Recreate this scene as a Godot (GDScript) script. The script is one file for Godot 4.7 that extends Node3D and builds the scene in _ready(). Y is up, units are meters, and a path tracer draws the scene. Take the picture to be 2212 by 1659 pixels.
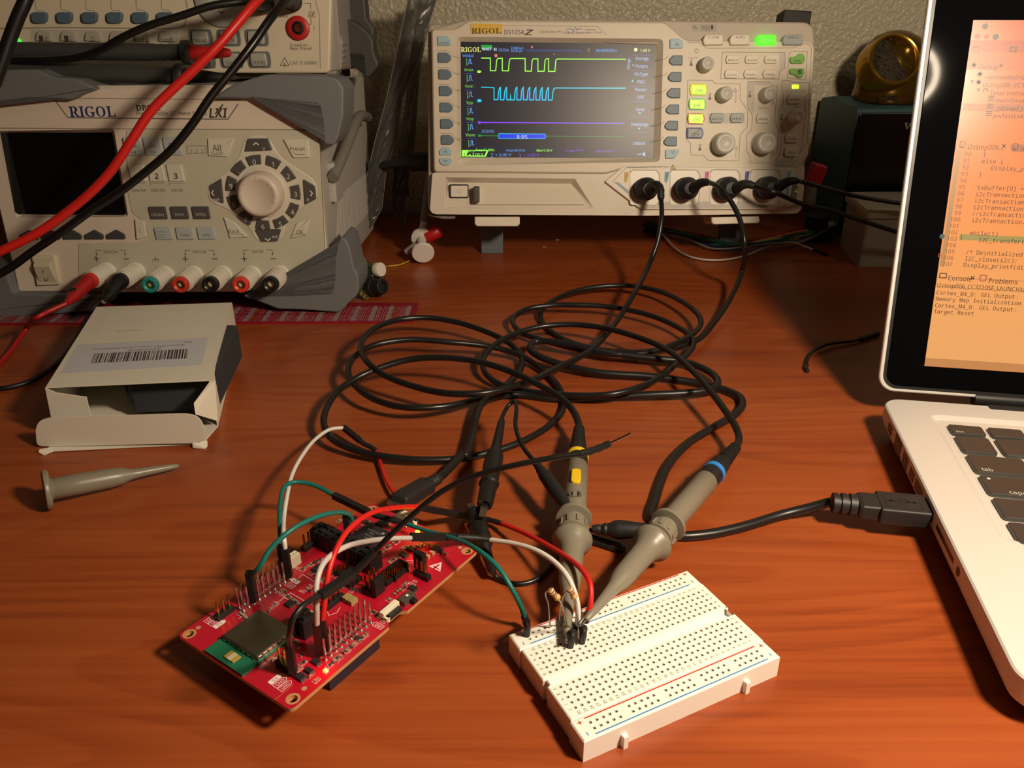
extends Node3D
# A workbench at night: oscilloscope, power supply, multimeter, laptop, development board and breadboard.
# Shapes are given in millimetres; M turns them into meshes in metres.
const MM := 0.001
var sans: Font
var bold: Font
var serif: Font
var mono: Font
var text_cache := {}
var mt := {}

class Surf:
	var v := PackedVector3Array()
	var n := PackedVector3Array()
	var t := PackedVector2Array()

class M:
	var host: Node3D
	var parent: Node3D
	var called := ""
	var root_inv := Transform3D.IDENTITY
	var xf := Transform3D.IDENTITY
	var surfs := {}
	var cur: Surf
	var metas := {}
	func use(m: Material) -> M:
		if not surfs.has(m):
			surfs[m] = Surf.new()
		cur = surfs[m]
		return self
	func tri(a: Vector3, b: Vector3, c: Vector3) -> void:
		var n := (b - a).cross(c - a)
		if n.length_squared() < 1e-16:
			return
		n = n.normalized()
		smooth(a, n, b, n, c, n)
	func smooth(a: Vector3, na: Vector3, b: Vector3, nb: Vector3, c: Vector3, nc: Vector3) -> void:
		var x := root_inv * xf
		cur.v.append_array([x * a * 0.001, x * c * 0.001, x * b * 0.001])
		cur.n.append_array([(x.basis * na).normalized(), (x.basis * nc).normalized(), (x.basis * nb).normalized()])
	func quad(a: Vector3, b: Vector3, c: Vector3, d: Vector3) -> void:
		tri(a, b, c)
		tri(a, c, d)
	func squad(a: Vector3, na: Vector3, b: Vector3, nb: Vector3, c: Vector3, nc: Vector3, d: Vector3, nd: Vector3) -> void:
		smooth(a, na, b, nb, c, nc)
		smooth(a, na, c, nc, d, nd)
	# a quad with texture coordinates
	func uvquad(p: Array, uv: Array) -> void:
		var n: Vector3 = (p[1] - p[0]).cross(p[2] - p[0]).normalized()
		for k in [0, 2, 1, 0, 3, 2]:
			cur.v.append(root_inv * (xf * p[k]) * 0.001)
			cur.n.append((root_inv.basis * xf.basis * n).normalized())
			cur.t.append(uv[k])
	static func turned(poly: PackedVector2Array) -> PackedVector2Array:
		var a := 0.0
		for i in poly.size():
			a += poly[i].cross(poly[(i + 1) % poly.size()])
		if a < 0.0:
			var r := poly.duplicate()
			r.reverse()
			return r
		return poly
	static func inset(poly: PackedVector2Array, d: float) -> PackedVector2Array:
		var out := PackedVector2Array()
		var n := poly.size()
		for i in n:
			var e0 := (poly[i] - poly[(i + n - 1) % n]).normalized()
			var e1 := (poly[(i + 1) % n] - poly[i]).normalized()
			var n0 := Vector2(-e0.y, e0.x)
			var n1 := Vector2(-e1.y, e1.x)
			var m := (n0 + n1)
			var k := maxf(0.35, m.dot(n0))
			out.append(poly[i] + m * (d / k))
		return out
	func wall(p0: PackedVector2Array, w0: float, p1: PackedVector2Array, w1: float) -> void:
		var n := p0.size()
		var en := []
		for i in n:
			var j := (i + 1) % n
			var f := (V(p0[j], w0) - V(p0[i], w0)).cross(V(p1[i], w1) - V(p0[i], w0))
			en.append(f.normalized())
		for i in n:
			var j := (i + 1) % n
			var f: Vector3 = en[i]
			var pv: Vector3 = en[(i + n - 1) % n]
			var nx: Vector3 = en[j]
			var na := (f + pv).normalized() if f.dot(pv) > 0.72 else f
			var nb := (f + nx).normalized() if f.dot(nx) > 0.72 else f
			squad(V(p0[i], w0), na, V(p0[j], w0), nb, V(p1[j], w1), nb, V(p1[i], w1), na)
	static func V(p: Vector2, w: float) -> Vector3:
		return Vector3(p.x, p.y, w)
	func flat(poly0: PackedVector2Array, w: float, up := true) -> void:
		var poly := turned(poly0)
		var ix := Geometry2D.triangulate_polygon(poly)
		if ix.is_empty():
			for i in range(1, poly.size() - 1):
				ix.append_array([0, i, i + 1])
		for i in range(0, ix.size(), 3):
			var a := poly[ix[i]]
			var b := poly[ix[i + 1]]
			var c := poly[ix[i + 2]]
			if ((b - a).cross(c - a) > 0.0) == up:
				tri(V(a, w), V(b, w), V(c, w))
			else:
				tri(V(a, w), V(c, w), V(b, w))
	func prism(poly0: PackedVector2Array, w0: float, w1: float, bev := 0.0, back := true) -> void:
		var poly := turned(poly0)
		if bev > 0.0:
			var mid := inset(poly, bev * 0.3)
			var top := inset(poly, bev)
			wall(poly, w0, poly, w1 - bev)
			wall(poly, w1 - bev, mid, w1 - bev * 0.3)
			wall(mid, w1 - bev * 0.3, top, w1)
			flat(top, w1)
		else:
			wall(poly, w0, poly, w1)
			flat(poly, w1)
		if back:
			flat(poly, w0, false)
	func box(a: Vector3, b: Vector3, bev := 0.0) -> void:
		prism(PackedVector2Array([Vector2(a.x, a.y), Vector2(b.x, a.y), Vector2(b.x, b.y), Vector2(a.x, b.y)]), a.z, b.z, bev)
	# flat or sloping band between an outline and a hole, both star-shaped about c
	func ring(outer0: PackedVector2Array, wo: float, inner0: PackedVector2Array, wi: float, c: Vector2) -> void:
		var outer := turned(outer0)
		var inner := turned(inner0)
		var an := []
		for p in outer:
			an.append((p - c).angle())
		for p in inner:
			an.append((p - c).angle())
		an.sort()
		var pts := []
		for i in an.size():
			if i and an[i] - an[i - 1] < 1e-4:
				continue
			var d := Vector2.from_angle(an[i])
			pts.append([hit(outer, c, d), hit(inner, c, d)])
		for i in pts.size():
			var p = pts[i]
			var q = pts[(i + 1) % pts.size()]
			quad(V(p[0], wo), V(q[0], wo), V(q[1], wi), V(p[1], wi))
	static func hit(poly: PackedVector2Array, c: Vector2, d: Vector2) -> Vector2:
		var best := 0.0
		for i in poly.size():
			var a := poly[i] - c
			var e := poly[(i + 1) % poly.size()] - c - a
			var den := d.cross(e)
			if absf(den) < 1e-9:
				continue
			var t := a.cross(e) / den
			var s := a.cross(d) / den
			if t > best and s > -1e-5 and s < 1.00001:
				best = t
		return c + d * best
	func tube(p: PackedVector3Array, r: Variant, sides := 10, caps := true) -> void:
		var n := p.size()
		var tg := []
		for i in n:
			tg.append((p[mini(i + 1, n - 1)] - p[maxi(i - 1, 0)]).normalized())
		var u := Vector3.UP.cross(tg[0])
		if u.length() < 0.1:
			u = Vector3.RIGHT.cross(tg[0])
		u = u.normalized()
		var rings := []
		var nors := []
		for i in n:
			u = (u - tg[i] * u.dot(tg[i])).normalized()
			var v: Vector3 = tg[i].cross(u)
			var rr: float = r[i] if r is PackedFloat32Array or r is Array else r
			var ra := PackedVector3Array()
			var na := PackedVector3Array()
			for k in sides:
				var a := TAU * k / sides
				var d := u * cos(a) + v * sin(a)
				ra.append(p[i] + d * rr)
				na.append(d)
			rings.append(ra)
			nors.append(na)
		for i in n - 1:
			for k in sides:
				var l := (k + 1) % sides
				squad(rings[i][k], nors[i][k], rings[i][l], nors[i][l], rings[i + 1][l], nors[i + 1][l], rings[i + 1][k], nors[i + 1][k])
		if caps:
			for k in sides:
				var l := (k + 1) % sides
				tri(p[0], rings[0][l], rings[0][k])
				tri(p[n - 1], rings[n - 1][k], rings[n - 1][l])
	# prof: r, h pairs going up the axis z of the frame at
	func lathe(prof: Array, at := Transform3D.IDENTITY, sides := 24, from := 0.0, to := TAU) -> void:
		var keep := xf
		xf = xf * at
		var n := prof.size() / 2
		var sn := []
		for i in n - 1:
			var dr: float = prof[i * 2 + 2] - prof[i * 2]
			var dh: float = prof[i * 2 + 3] - prof[i * 2 + 1]
			sn.append(Vector2(dh, -dr).normalized())
		for i in n - 1:
			var a: Vector2 = sn[i]
			var b: Vector2 = sn[i]
			if i > 0 and sn[i - 1].dot(sn[i]) > 0.72:
				a = (sn[i - 1] + sn[i]).normalized()
			if i < n - 2 and sn[i + 1].dot(sn[i]) > 0.72:
				b = (sn[i + 1] + sn[i]).normalized()
			for k in sides:
				var c0 := Vector2.from_angle(from + (to - from) * k / sides)
				var c1 := Vector2.from_angle(from + (to - from) * (k + 1) / sides)
				var r0: float = prof[i * 2]
				var h0: float = prof[i * 2 + 1]
				var r1: float = prof[i * 2 + 2]
				var h1: float = prof[i * 2 + 3]
				squad(V(c0 * r0, h0), V(c0 * a.x, a.y), V(c1 * r0, h0), V(c1 * a.x, a.y), V(c1 * r1, h1), V(c1 * b.x, b.y), V(c0 * r1, h1), V(c0 * b.x, b.y))
		xf = keep
	func ball(c: Vector3, r: float, sides := 14) -> void:
		var prof := []
		for i in sides / 2 + 1:
			var a := -PI / 2 + PI * i / (sides / 2)
			prof.append_array([cos(a) * r, sin(a) * r])
		lathe(prof, Transform3D(Basis(), c), sides)
	func stroke(p: PackedVector2Array, width: float, w: float, closed := false) -> void:
		var n := p.size()
		var q := PackedVector2Array()
		for i in n:
			if i == 0 or p[i].distance_to(p[i - 1]) > 1e-4:
				q.append(p[i])
		n = q.size()
		var off := []
		for i in n:
			var a := q[(i + n - 1) % n] if closed or i > 0 else q[i]
			var b := q[(i + 1) % n] if closed or i < n - 1 else q[i]
			var e0 := (q[i] - a).normalized() if a != q[i] else (b - q[i]).normalized()
			var e1 := (b - q[i]).normalized() if b != q[i] else e0
			var m := Vector2(-e0.y - e1.y, e0.x + e1.x)
			var k := maxf(0.5, m.dot(Vector2(-e0.y, e0.x)))
			off.append(m * (width * 0.5 / k))
		for i in (n if closed else n - 1):
			var j := (i + 1) % n
			quad(V(q[i] - off[i], w), V(q[j] - off[j], w), V(q[j] + off[j], w), V(q[i] + off[i], w))
	func arrays(tr: Array, at: Transform3D) -> void:
		for i in range(0, tr.size(), 3):
			tri(at * tr[i], at * tr[i + 1], at * tr[i + 2])
	# lettering with the middle of its box at x, y; h is the height of a capital; wide fits it to a width
	func text(s: String, font: Font, x: float, y: float, w: float, h: float, wide := 0.0, slant := 0.0, turn := 0.0, up := false) -> void:
		var g: Array = host.glyphs(s, font)
		var tr: PackedVector3Array = g[0]
		var bx: Rect2 = g[1]
		var k := h / 0.72
		var kx := k if wide == 0.0 else wide / maxf(bx.size.x, 0.01)
		var mid := Vector3(bx.position.x + bx.size.x / 2, 0.36 if not up else bx.position.y + bx.size.y / 2, 0)
		var b := Basis(Vector3(kx, 0, 0), Vector3(slant * k, k, 0), Vector3(0, 0, 1)).rotated(Vector3(0, 0, 1), turn)
		var at := Transform3D(b, Vector3(x, y, w)) * Transform3D(Basis(), -mid)
		arrays(tr, at)
	func end() -> MeshInstance3D:
		var o := MeshInstance3D.new()
		var am := ArrayMesh.new()
		for m in surfs:
			var s: Surf = surfs[m]
			if s.v.is_empty():
				continue
			var a := []
			a.resize(Mesh.ARRAY_MAX)
			a[Mesh.ARRAY_VERTEX] = s.v
			a[Mesh.ARRAY_NORMAL] = s.n
			if s.t.size() == s.v.size():
				a[Mesh.ARRAY_TEX_UV] = s.t
			am.add_surface_from_arrays(Mesh.PRIMITIVE_TRIANGLES, a)
			am.surface_set_material(am.get_surface_count() - 1, m)
		o.mesh = am
		o.name = called
		for k in metas:
			o.set_meta(k, metas[k])
		parent.add_child(o, true)
		if parent == host:
			o.transform = metres(root_inv.affine_inverse())
		return o
	static func metres(t: Transform3D) -> Transform3D:
		return Transform3D(t.basis, t.origin * 0.001)

func glyphs(s: String, font: Font) -> Array:
	var key := s + "|" + str(font.get_instance_id())
	if not text_cache.has(key):
		var t := TextMesh.new()
		t.text = s
		t.font = font
		t.font_size = 32
		t.pixel_size = 1.0 / 32
		t.depth = 0.01
		t.curve_step = 1.6
		t.horizontal_alignment = HORIZONTAL_ALIGNMENT_LEFT
		t.vertical_alignment = VERTICAL_ALIGNMENT_BOTTOM
		var a := t.get_mesh_arrays()
		var v: PackedVector3Array = a[Mesh.ARRAY_VERTEX]
		var n: PackedVector3Array = a[Mesh.ARRAY_NORMAL]
		var ix: PackedInt32Array = a[Mesh.ARRAY_INDEX]
		var out := PackedVector3Array()
		var lo := Vector2(1e9, 1e9)
		var hi := -lo
		for i in range(0, ix.size(), 3):
			if n[ix[i]].z < 0.9:
				continue
			for k in [0, 2, 1]:
				var p := v[ix[i + k]]
				out.append(Vector3(p.x, p.y, 0))
				lo = lo.min(Vector2(p.x, p.y))
				hi = hi.max(Vector2(p.x, p.y))
		# the baseline lies at the foot of a capital
		var base := 0.0
		if s != "H":
			base = text_base(font)
		for i in out.size():
			out[i].y -= base
		text_cache[key] = [out, Rect2(lo - Vector2(0, base), hi - lo)]
	return text_cache[key]

var bases := {}
func text_base(font: Font) -> float:
	if not bases.has(font):
		var g: Array = glyphs("H", font)
		bases[font] = g[1].position.y
		g[1].position.y = 0.0
		var pv: PackedVector3Array = g[0]
		for i in pv.size():
			pv[i].y -= bases[font]
		text_cache["H|" + str(font.get_instance_id())] = [pv, g[1]]
	return bases[font]

func mat(hex: String, rough := 0.5, metal := 0.0, spec := 0.5) -> StandardMaterial3D:
	var key := "%s %s %s %s" % [hex, rough, metal, spec]
	if not mt.has(key):
		var m := StandardMaterial3D.new()
		m.albedo_color = Color(hex)
		m.roughness = rough
		m.metallic = metal
		m.metallic_specular = spec
		mt[key] = m
	return mt[key]

func glow(hex: String, energy := 1.0, base := "000000") -> StandardMaterial3D:
	var key := "glow %s %s %s" % [hex, energy, base]
	if not mt.has(key):
		var m := StandardMaterial3D.new()
		m.albedo_color = Color(base)
		m.roughness = 0.35
		m.emission_enabled = true
		m.emission = Color(hex)
		m.emission_energy_multiplier = energy
		mt[key] = m
	return mt[key]

# a thing: a Node3D whose children are its parts; at is given in millimetres
func thing(called: String, label: String, category: String, at: Transform3D, group := "") -> Node3D:
	var o := Node3D.new()
	o.name = called
	o.set_meta("label", label)
	o.set_meta("category", category)
	if group:
		o.set_meta("group", group)
	o.transform = M.metres(at)
	add_child(o, true)
	return o

func at3(x: float, y: float, z: float) -> Transform3D:
	return Transform3D(Basis(), Vector3(x, y, z))

# a part, shaped in the frame of its thing
func part(root: Node3D, called: String) -> M:
	var m := M.new()
	m.host = self
	m.parent = root
	m.called = called
	return m

# a part, shaped in the frame of the room
func wpart(root: Node3D, called: String) -> M:
	var m := part(root, called)
	var t: Transform3D = root.transform if root.get_parent() == self else root.get_parent().transform * root.transform
	m.root_inv = Transform3D(t.basis, t.origin / MM).affine_inverse()
	return m

# a thing that is one mesh, shaped in the frame of the room, with its node at a point
func solo(called: String, label: String, category: String, at: Vector3, group := "") -> M:
	var m := part(self, called)
	m.root_inv = Transform3D(Basis(), -at)
	m.metas = {"label": label, "category": category}
	if group:
		m.metas["group"] = group
	return m

func struct(called: String) -> M:
	var m := part(self, called)
	m.metas = {"kind": "structure"}
	return m

static func P(a: Array) -> PackedVector2Array:
	var p := PackedVector2Array()
	for i in range(0, a.size() - 1, 2):
		p.append(Vector2(a[i], a[i + 1]))
	return p

static func P3(a: Array) -> PackedVector3Array:
	var p := PackedVector3Array()
	for i in range(0, a.size() - 2, 3):
		p.append(Vector3(a[i], a[i + 1], a[i + 2]))
	return p

# a smooth curve through points
static func curve(a: Array, steps := 6, closed := false) -> PackedVector3Array:
	var p := P3(a)
	var out := PackedVector3Array()
	var n := p.size()
	for i in n - 1:
		var p0 := p[maxi(i - 1, 0)]
		var p3 := p[mini(i + 2, n - 1)]
		# centripetal Catmull-Rom through unevenly spaced points
		var d1 := maxf(sqrt(p0.distance_to(p[i])), 1e-3)
		var d2 := maxf(sqrt(p[i].distance_to(p[i + 1])), 1e-3)
		var d3 := maxf(sqrt(p[i + 1].distance_to(p3)), 1e-3)
		var m1 := p[i + 1] - p[i] if i == 0 else ((p[i] - p0) / d1 - (p[i + 1] - p0) / (d1 + d2) + (p[i + 1] - p[i]) / d2) * d2
		var m2 := p[i + 1] - p[i] if i == n - 2 else ((p[i + 1] - p[i]) / d2 - (p3 - p[i]) / (d2 + d3) + (p3 - p[i + 1]) / d3) * d2
		for k in steps:
			var t := float(k) / steps
			var t2 := t * t
			var t3 := t2 * t
			out.append(p[i] * (2 * t3 - 3 * t2 + 1) + m1 * (t3 - 2 * t2 + t) + p[i + 1] * (-2 * t3 + 3 * t2) + m2 * (t3 - t2))
	out.append(p[n - 1])
	return out

static func rrect(x0: float, y0: float, x1: float, y1: float, r: float, seg := 4) -> PackedVector2Array:
	var p := PackedVector2Array()
	for c in [[x1 - r, y0 + r, -PI / 2], [x1 - r, y1 - r, 0.0], [x0 + r, y1 - r, PI / 2], [x0 + r, y0 + r, PI]]:
		for k in seg + 1:
			p.append(Vector2(c[0], c[1]) + Vector2.from_angle(c[2] + PI / 2 * k / seg) * r)
	return p

static func circle(c: Vector2, r: float, n := 20) -> PackedVector2Array:
	var p := PackedVector2Array()
	for k in n:
		p.append(c + Vector2.from_angle(TAU * k / n) * r)
	return p

# rounds the corners of an outline
static func soft(a: Array, r: float, seg := 3) -> PackedVector2Array:
	var q := P(a)
	var p := PackedVector2Array()
	var n := q.size()
	for i in n:
		var a0 := q[(i + n - 1) % n] - q[i]
		var b0 := q[(i + 1) % n] - q[i]
		var d := minf(r, minf(a0.length(), b0.length()) * 0.45)
		var s := q[i] + a0.normalized() * d
		var e := q[i] + b0.normalized() * d
		for k in seg + 1:
			var t := float(k) / seg
			p.append(s * (1 - t) * (1 - t) + q[i] * 2 * t * (1 - t) + e * t * t)
	return p

static func moved(p: PackedVector2Array, dx: float, dy: float) -> PackedVector2Array:
	var out := PackedVector2Array()
	for q in p:
		out.append(q + Vector2(dx, dy))
	return out

# a frame at a whose z axis points to b
static func along(a: Vector3, b: Vector3, up := Vector3.UP) -> Transform3D:
	var z := (b - a).normalized()
	var x := up.cross(z)
	if x.length() < 0.05:
		x = Vector3.RIGHT.cross(z)
	x = x.normalized()
	return Transform3D(Basis(x, z.cross(x), z), a)

func _ready() -> void:
	lights_and_camera()
	sans = SystemFont.new()
	sans.font_names = ["Droid Sans"]
	bold = SystemFont.new()
	bold.font_names = ["Droid Sans"]
	bold.font_weight = 700
	serif = SystemFont.new()
	serif.font_names = ["Droid Serif"]
	serif.font_weight = 700
	mono = SystemFont.new()
	mono.font_names = ["Droid Sans Mono"]
	room()
	oscilloscope()
	power_supply()
	multimeter()
	test_pens()
	laptop()
	development_board()
	breadboard()
	probes()
	wires()
	carton()
	background_things()

func lights_and_camera() -> void:
	var cam := Camera3D.new()
	cam.name = "camera"
	cam.transform = Transform3D(Basis(Vector3(.99999, -.00466, .00229), Vector3(.00519, .89768, -.44061), Vector3(0, .44062, .89769)), Vector3(0, 0.22977, 0))
	cam.fov = 50.237
	cam.near = 0.01
	cam.far = 50.0
	add_child(cam)
	cam.current = true
	var we := WorldEnvironment.new()
	we.name = "environment"
	var e := Environment.new()
	e.background_mode = Environment.BG_COLOR
	e.background_color = Color(0.01, 0.01, 0.01)
	e.tonemap_mode = Environment.TONE_MAPPER_LINEAR
	e.tonemap_exposure = 1.0
	e.sdfgi_enabled = true
	e.ssao_enabled = true
	e.ssil_enabled = true
	we.environment = e
	add_child(we)
	# the warm lamp just right of the frame, and the ceiling light behind the camera
	var lamp := OmniLight3D.new()
	lamp.name = "desk_lamp_light"
	lamp.position = Vector3(0.24, 0.35, -0.10)
	lamp.light_color = Color(1.0, 0.91, 0.79)
	lamp.light_energy = LAMP
	lamp.light_size = 0.03
	lamp.omni_range = 6.0
	lamp.omni_attenuation = 2.0
	lamp.shadow_enabled = true
	add_child(lamp)
	var over := AreaLight3D.new()
	over.name = "ceiling_light_light"
	over.area_size = Vector2(0.3, 0.3)
	over.light_color = Color(1.0, 0.93, 0.8)
	over.light_energy = OVER
	over.area_range = 9.0
	over.area_attenuation = 2.0
	over.shadow_enabled = true
	over.transform = Transform3D(Basis(Vector3(1, 0, 0), -PI / 2), Vector3(1.25, 1.63, 0.75))
	add_child(over)

const LAMP := 0.29
const OVER := 0.45

# ---------------------------------------------------------------- the room
func grain_texture() -> Array:
	var w := 1400
	var h := 1100
	var big := FastNoiseLite.new()
	big.seed = 4
	big.frequency = 0.004
	big.fractal_octaves = 3
	var fine := FastNoiseLite.new()
	fine.seed = 9
	fine.frequency = 0.02
	fine.fractal_octaves = 3
	var img := PackedByteArray()
	img.resize(w * h * 3)
	var dark := Color("6a2c14")
	var mid := Color("93451f")
	var pale := Color("ad5c2e")
	var k := 0
	for y in h:
		for x in w:
			# a slab cut along the trunk: wide arches, soft growth bands and fine streaks along x
			var bend := big.get_noise_2d(x * 0.33, y * 0.9)
			var r := y * 0.035 + bend * 7.0 + 0.5 * fine.get_noise_2d(x * 0.06, y * 0.9 + 40)
			var f := r - floorf(r)
			var late := 0.5 * smoothstep(0.25, 0.9, f) * (1.0 - smoothstep(0.93, 1.0, f))
			var pore := fine.get_noise_2d(x * 0.16, y * 7.0)
			var pore2 := fine.get_noise_2d(x * 0.5 + 500, y * 19.0)
			var v := 0.66 + 0.32 * big.get_noise_2d(x * 0.22 + 300, y * 1.4 + 77) + 0.17 * pore + 0.13 * pore2 - late * 0.34
			v = clampf(v, 0.0, 1.0)
			var c := dark.lerp(mid, minf(v * 2.0, 1.0)).lerp(pale, maxf(v * 2.0 - 1.0, 0.0) * 0.8)
			img[k] = int(c.r * 255)
			img[k + 1] = int(c.g * 255)
			img[k + 2] = int(c.b * 255)
			k += 3
	var im := Image.create_from_data(w, h, false, Image.FORMAT_RGB8, img)
	return [ImageTexture.create_from_image(im)]

func bumps(freq: float, octaves: int, sd: int) -> NoiseTexture2D:
	var n := FastNoiseLite.new()
	n.seed = sd
	n.noise_type = FastNoiseLite.TYPE_SIMPLEX
	n.frequency = freq
	n.fractal_octaves = octaves
	var t := NoiseTexture2D.new()
	t.width = 512
	t.height = 512
	t.seamless = true
	t.noise = n
	return t

func room() -> void:
	var wood := StandardMaterial3D.new()
	wood.albedo_texture = grain_texture()[0]
	wood.roughness = 0.34
	wood.metallic_specular = 0.45
	var edge := mat("7a3a1a", 0.5)
	# the desk: top with a grain of its own, front edge, two side panels and a back panel
	var d := thing("desk", "reddish brown wood grain desk that everything stands on", "desk", at3(50, -740, -400))
	var t := wpart(d, "tabletop")
	var x0 := -800.0
	var x1 := 900.0
	var z0 := -896.0
	var z1 := 60.0
	t.use(wood)
	t.uvquad([Vector3(x0, 0, z1), Vector3(x1, 0, z1), Vector3(x1, 0, z0), Vector3(x0, 0, z0)], [Vector2(0, 1), Vector2(1, 1), Vector2(1, 0), Vector2(0, 0)])
	t.use(edge)
	t.quad(Vector3(x0, 0, z0), Vector3(x1, 0, z0), Vector3(x1, -28, z0), Vector3(x0, -28, z0))
	t.quad(Vector3(x0, -28, z1), Vector3(x1, -28, z1), Vector3(x1, 0, z1), Vector3(x0, 0, z1))
	t.quad(Vector3(x0, -28, z0), Vector3(x0, -28, z1), Vector3(x0, 0, z1), Vector3(x0, 0, z0))
	t.quad(Vector3(x1, -28, z1), Vector3(x1, -28, z0), Vector3(x1, 0, z0), Vector3(x1, 0, z1))
	t.quad(Vector3(x0, -28, z0), Vector3(x1, -28, z0), Vector3(x1, -28, z1), Vector3(x0, -28, z1))
	t.end()
	for s in [-1, 1]:
		var l := wpart(d, "side_panel")
		l.use(edge)
		var x := -780.0 if s < 0 else 860.0
		l.box(Vector3(x, -740, -880), Vector3(x + 20, -28, 30), 1.0)
		l.end()
	# orange-peel paint
	var paint := StandardMaterial3D.new()
	paint.albedo_color = Color("b9b09a")
	paint.roughness = 0.33
	paint.metallic_specular = 0.4
	paint.normal_enabled = true
	var nt := bumps(0.045, 2, 3)
	nt.as_normal_map = true
	nt.bump_strength = 6.0
	paint.normal_texture = nt
	paint.normal_scale = 0.55
	paint.uv1_triplanar = true
	paint.uv1_world_triplanar = true
	paint.uv1_scale = Vector3(6, 6, 6)
	var plain := mat("7a7064", 0.8)
	var a := struct("wall_back")
	a.use(paint)
	a.box(Vector3(-1900, -740, -1000), Vector3(1900, 1660, -900))
	a.end()
	for q in [["wall_left", -2000, -1000, -1900, 2300], ["wall_right", 1900, -1000, 2000, 2300], ["wall_front", -1900, 2200, 1900, 2300]]:
		var b := struct(q[0])
		b.use(plain)
		b.box(Vector3(q[1], -740, q[2]), Vector3(q[3], 1660, q[4]))
		b.end()
	var f := struct("floor")
	f.use(mat("6a5a4a", 0.8))
	f.box(Vector3(-2000, -840, -1000), Vector3(2000, -740, 2300))
	f.end()
	var c := struct("ceiling")
	c.use(mat("8a847a", 0.9))
	c.box(Vector3(-2000, 1660, -1000), Vector3(2000, 1760, 2300))
	c.end()
	# the two lamps, both outside the picture
	var cl := thing("ceiling_light", "square ceiling light with a frosted panel, on the ceiling behind the viewer", "ceiling light", at3(1250, 1660, 750))
	var p1 := part(cl, "frame")
	p1.use(mat("e8e6e0", 0.4))
	p1.box(Vector3(-190, -24, -190), Vector3(190, 0, 190), 3)
	p1.end()
	var p2 := part(cl, "diffuser")
	p2.use(glow("ffeccc", 1.0, "ffffff"))
	p2.box(Vector3(-160, -27, -160), Vector3(160, -23, 160))
	p2.end()
	var lt := thing("desk_lamp", "desk lamp with a bare glowing bulb, right of the laptop", "lamp", at3(640, 0, -60))
	var b1 := part(lt, "base")
	b1.use(mat("202020", 0.4))
	b1.lathe([0, 0, 75, 0, 75, 12, 60, 18, 0, 20], Transform3D(Basis(Vector3(1, 0, 0), -PI / 2), Vector3.ZERO), 32)
	b1.end()
	var b2 := wpart(lt, "stem")
	b2.use(mat("303030", 0.4, 0.6))
	b2.tube(curve([640, 15, -60, 655, 250, -60, 600, 420, -70, 420, 470, -90, 264, 440, -100, 240, 396, -100], 8), 5.0, 10)
	b2.end()
	var b3 := wpart(lt, "socket")
	b3.use(mat("202020", 0.5))
	b3.lathe([0, 0, 14, 0, 14, 26, 11, 30, 0, 30], Transform3D(Basis(Vector3(1, 0, 0), -PI / 2), Vector3(240, 373, -100)), 20)
	b3.end()
	var b4 := wpart(lt, "bulb")
	b4.use(glow("ffd9ae", 6.0, "ffffff"))
	b4.ball(Vector3(240, 350, -100), 25, 20)
	b4.end()

# ---------------------------------------------------------------- the oscilloscope
func key(root: Node3D, called: String, poly: PackedVector2Array, w0: float, w1: float, m: Material, bev := 0.6, legend := "", ink: Material = null, h := 2.0, f: Font = null, dy := 0.0, wide := 0.0) -> MeshInstance3D:
	var b := part(root, called)
	b.use(m)
	b.prism(poly, w0, w1, bev, false)
	var o := b.end()
	if legend:
		var lo := Vector2(1e9, 1e9)
		var hi := -lo
		for p in poly:
			lo = lo.min(p)
			hi = hi.max(p)
		var g := part(o, "lettering")
		g.use(ink if ink else mat("3a3a38", 0.6))
		g.text(legend, f if f else sans, (lo.x + hi.x) / 2, (lo.y + hi.y) / 2 - h / 2 + dy, w1 + 0.05, h, wide)
		g.end()
	return o

func knob(root: Node3D, c: Vector2, r: float, high: float, m: Material) -> void:
	var k := part(root, "knob")
	k.use(m)
	k.lathe([r * 1.12, 0, r * 1.12, 1.2, r * 1.02, 2.0, r, high * 0.8, r * 0.93, high * 0.95, r * 0.8, high, r * 0.62, high, r * 0.5, high - 0.7, 0, high - 0.9], at3(c.x, c.y, 0), 30)
	for i in 24:
		var a := TAU * i / 24
		var d := Vector2.from_angle(a)
		var s := Vector2(-d.y, d.x) * 0.22
		var o := d * (r + 0.14)
		var n := d * (r - 0.2)
		k.prism(PackedVector2Array([c + n - s, c + o - s, c + o + s, c + n + s]), 2.0, high * 0.8, 0.0, false)
	k.end()

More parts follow.
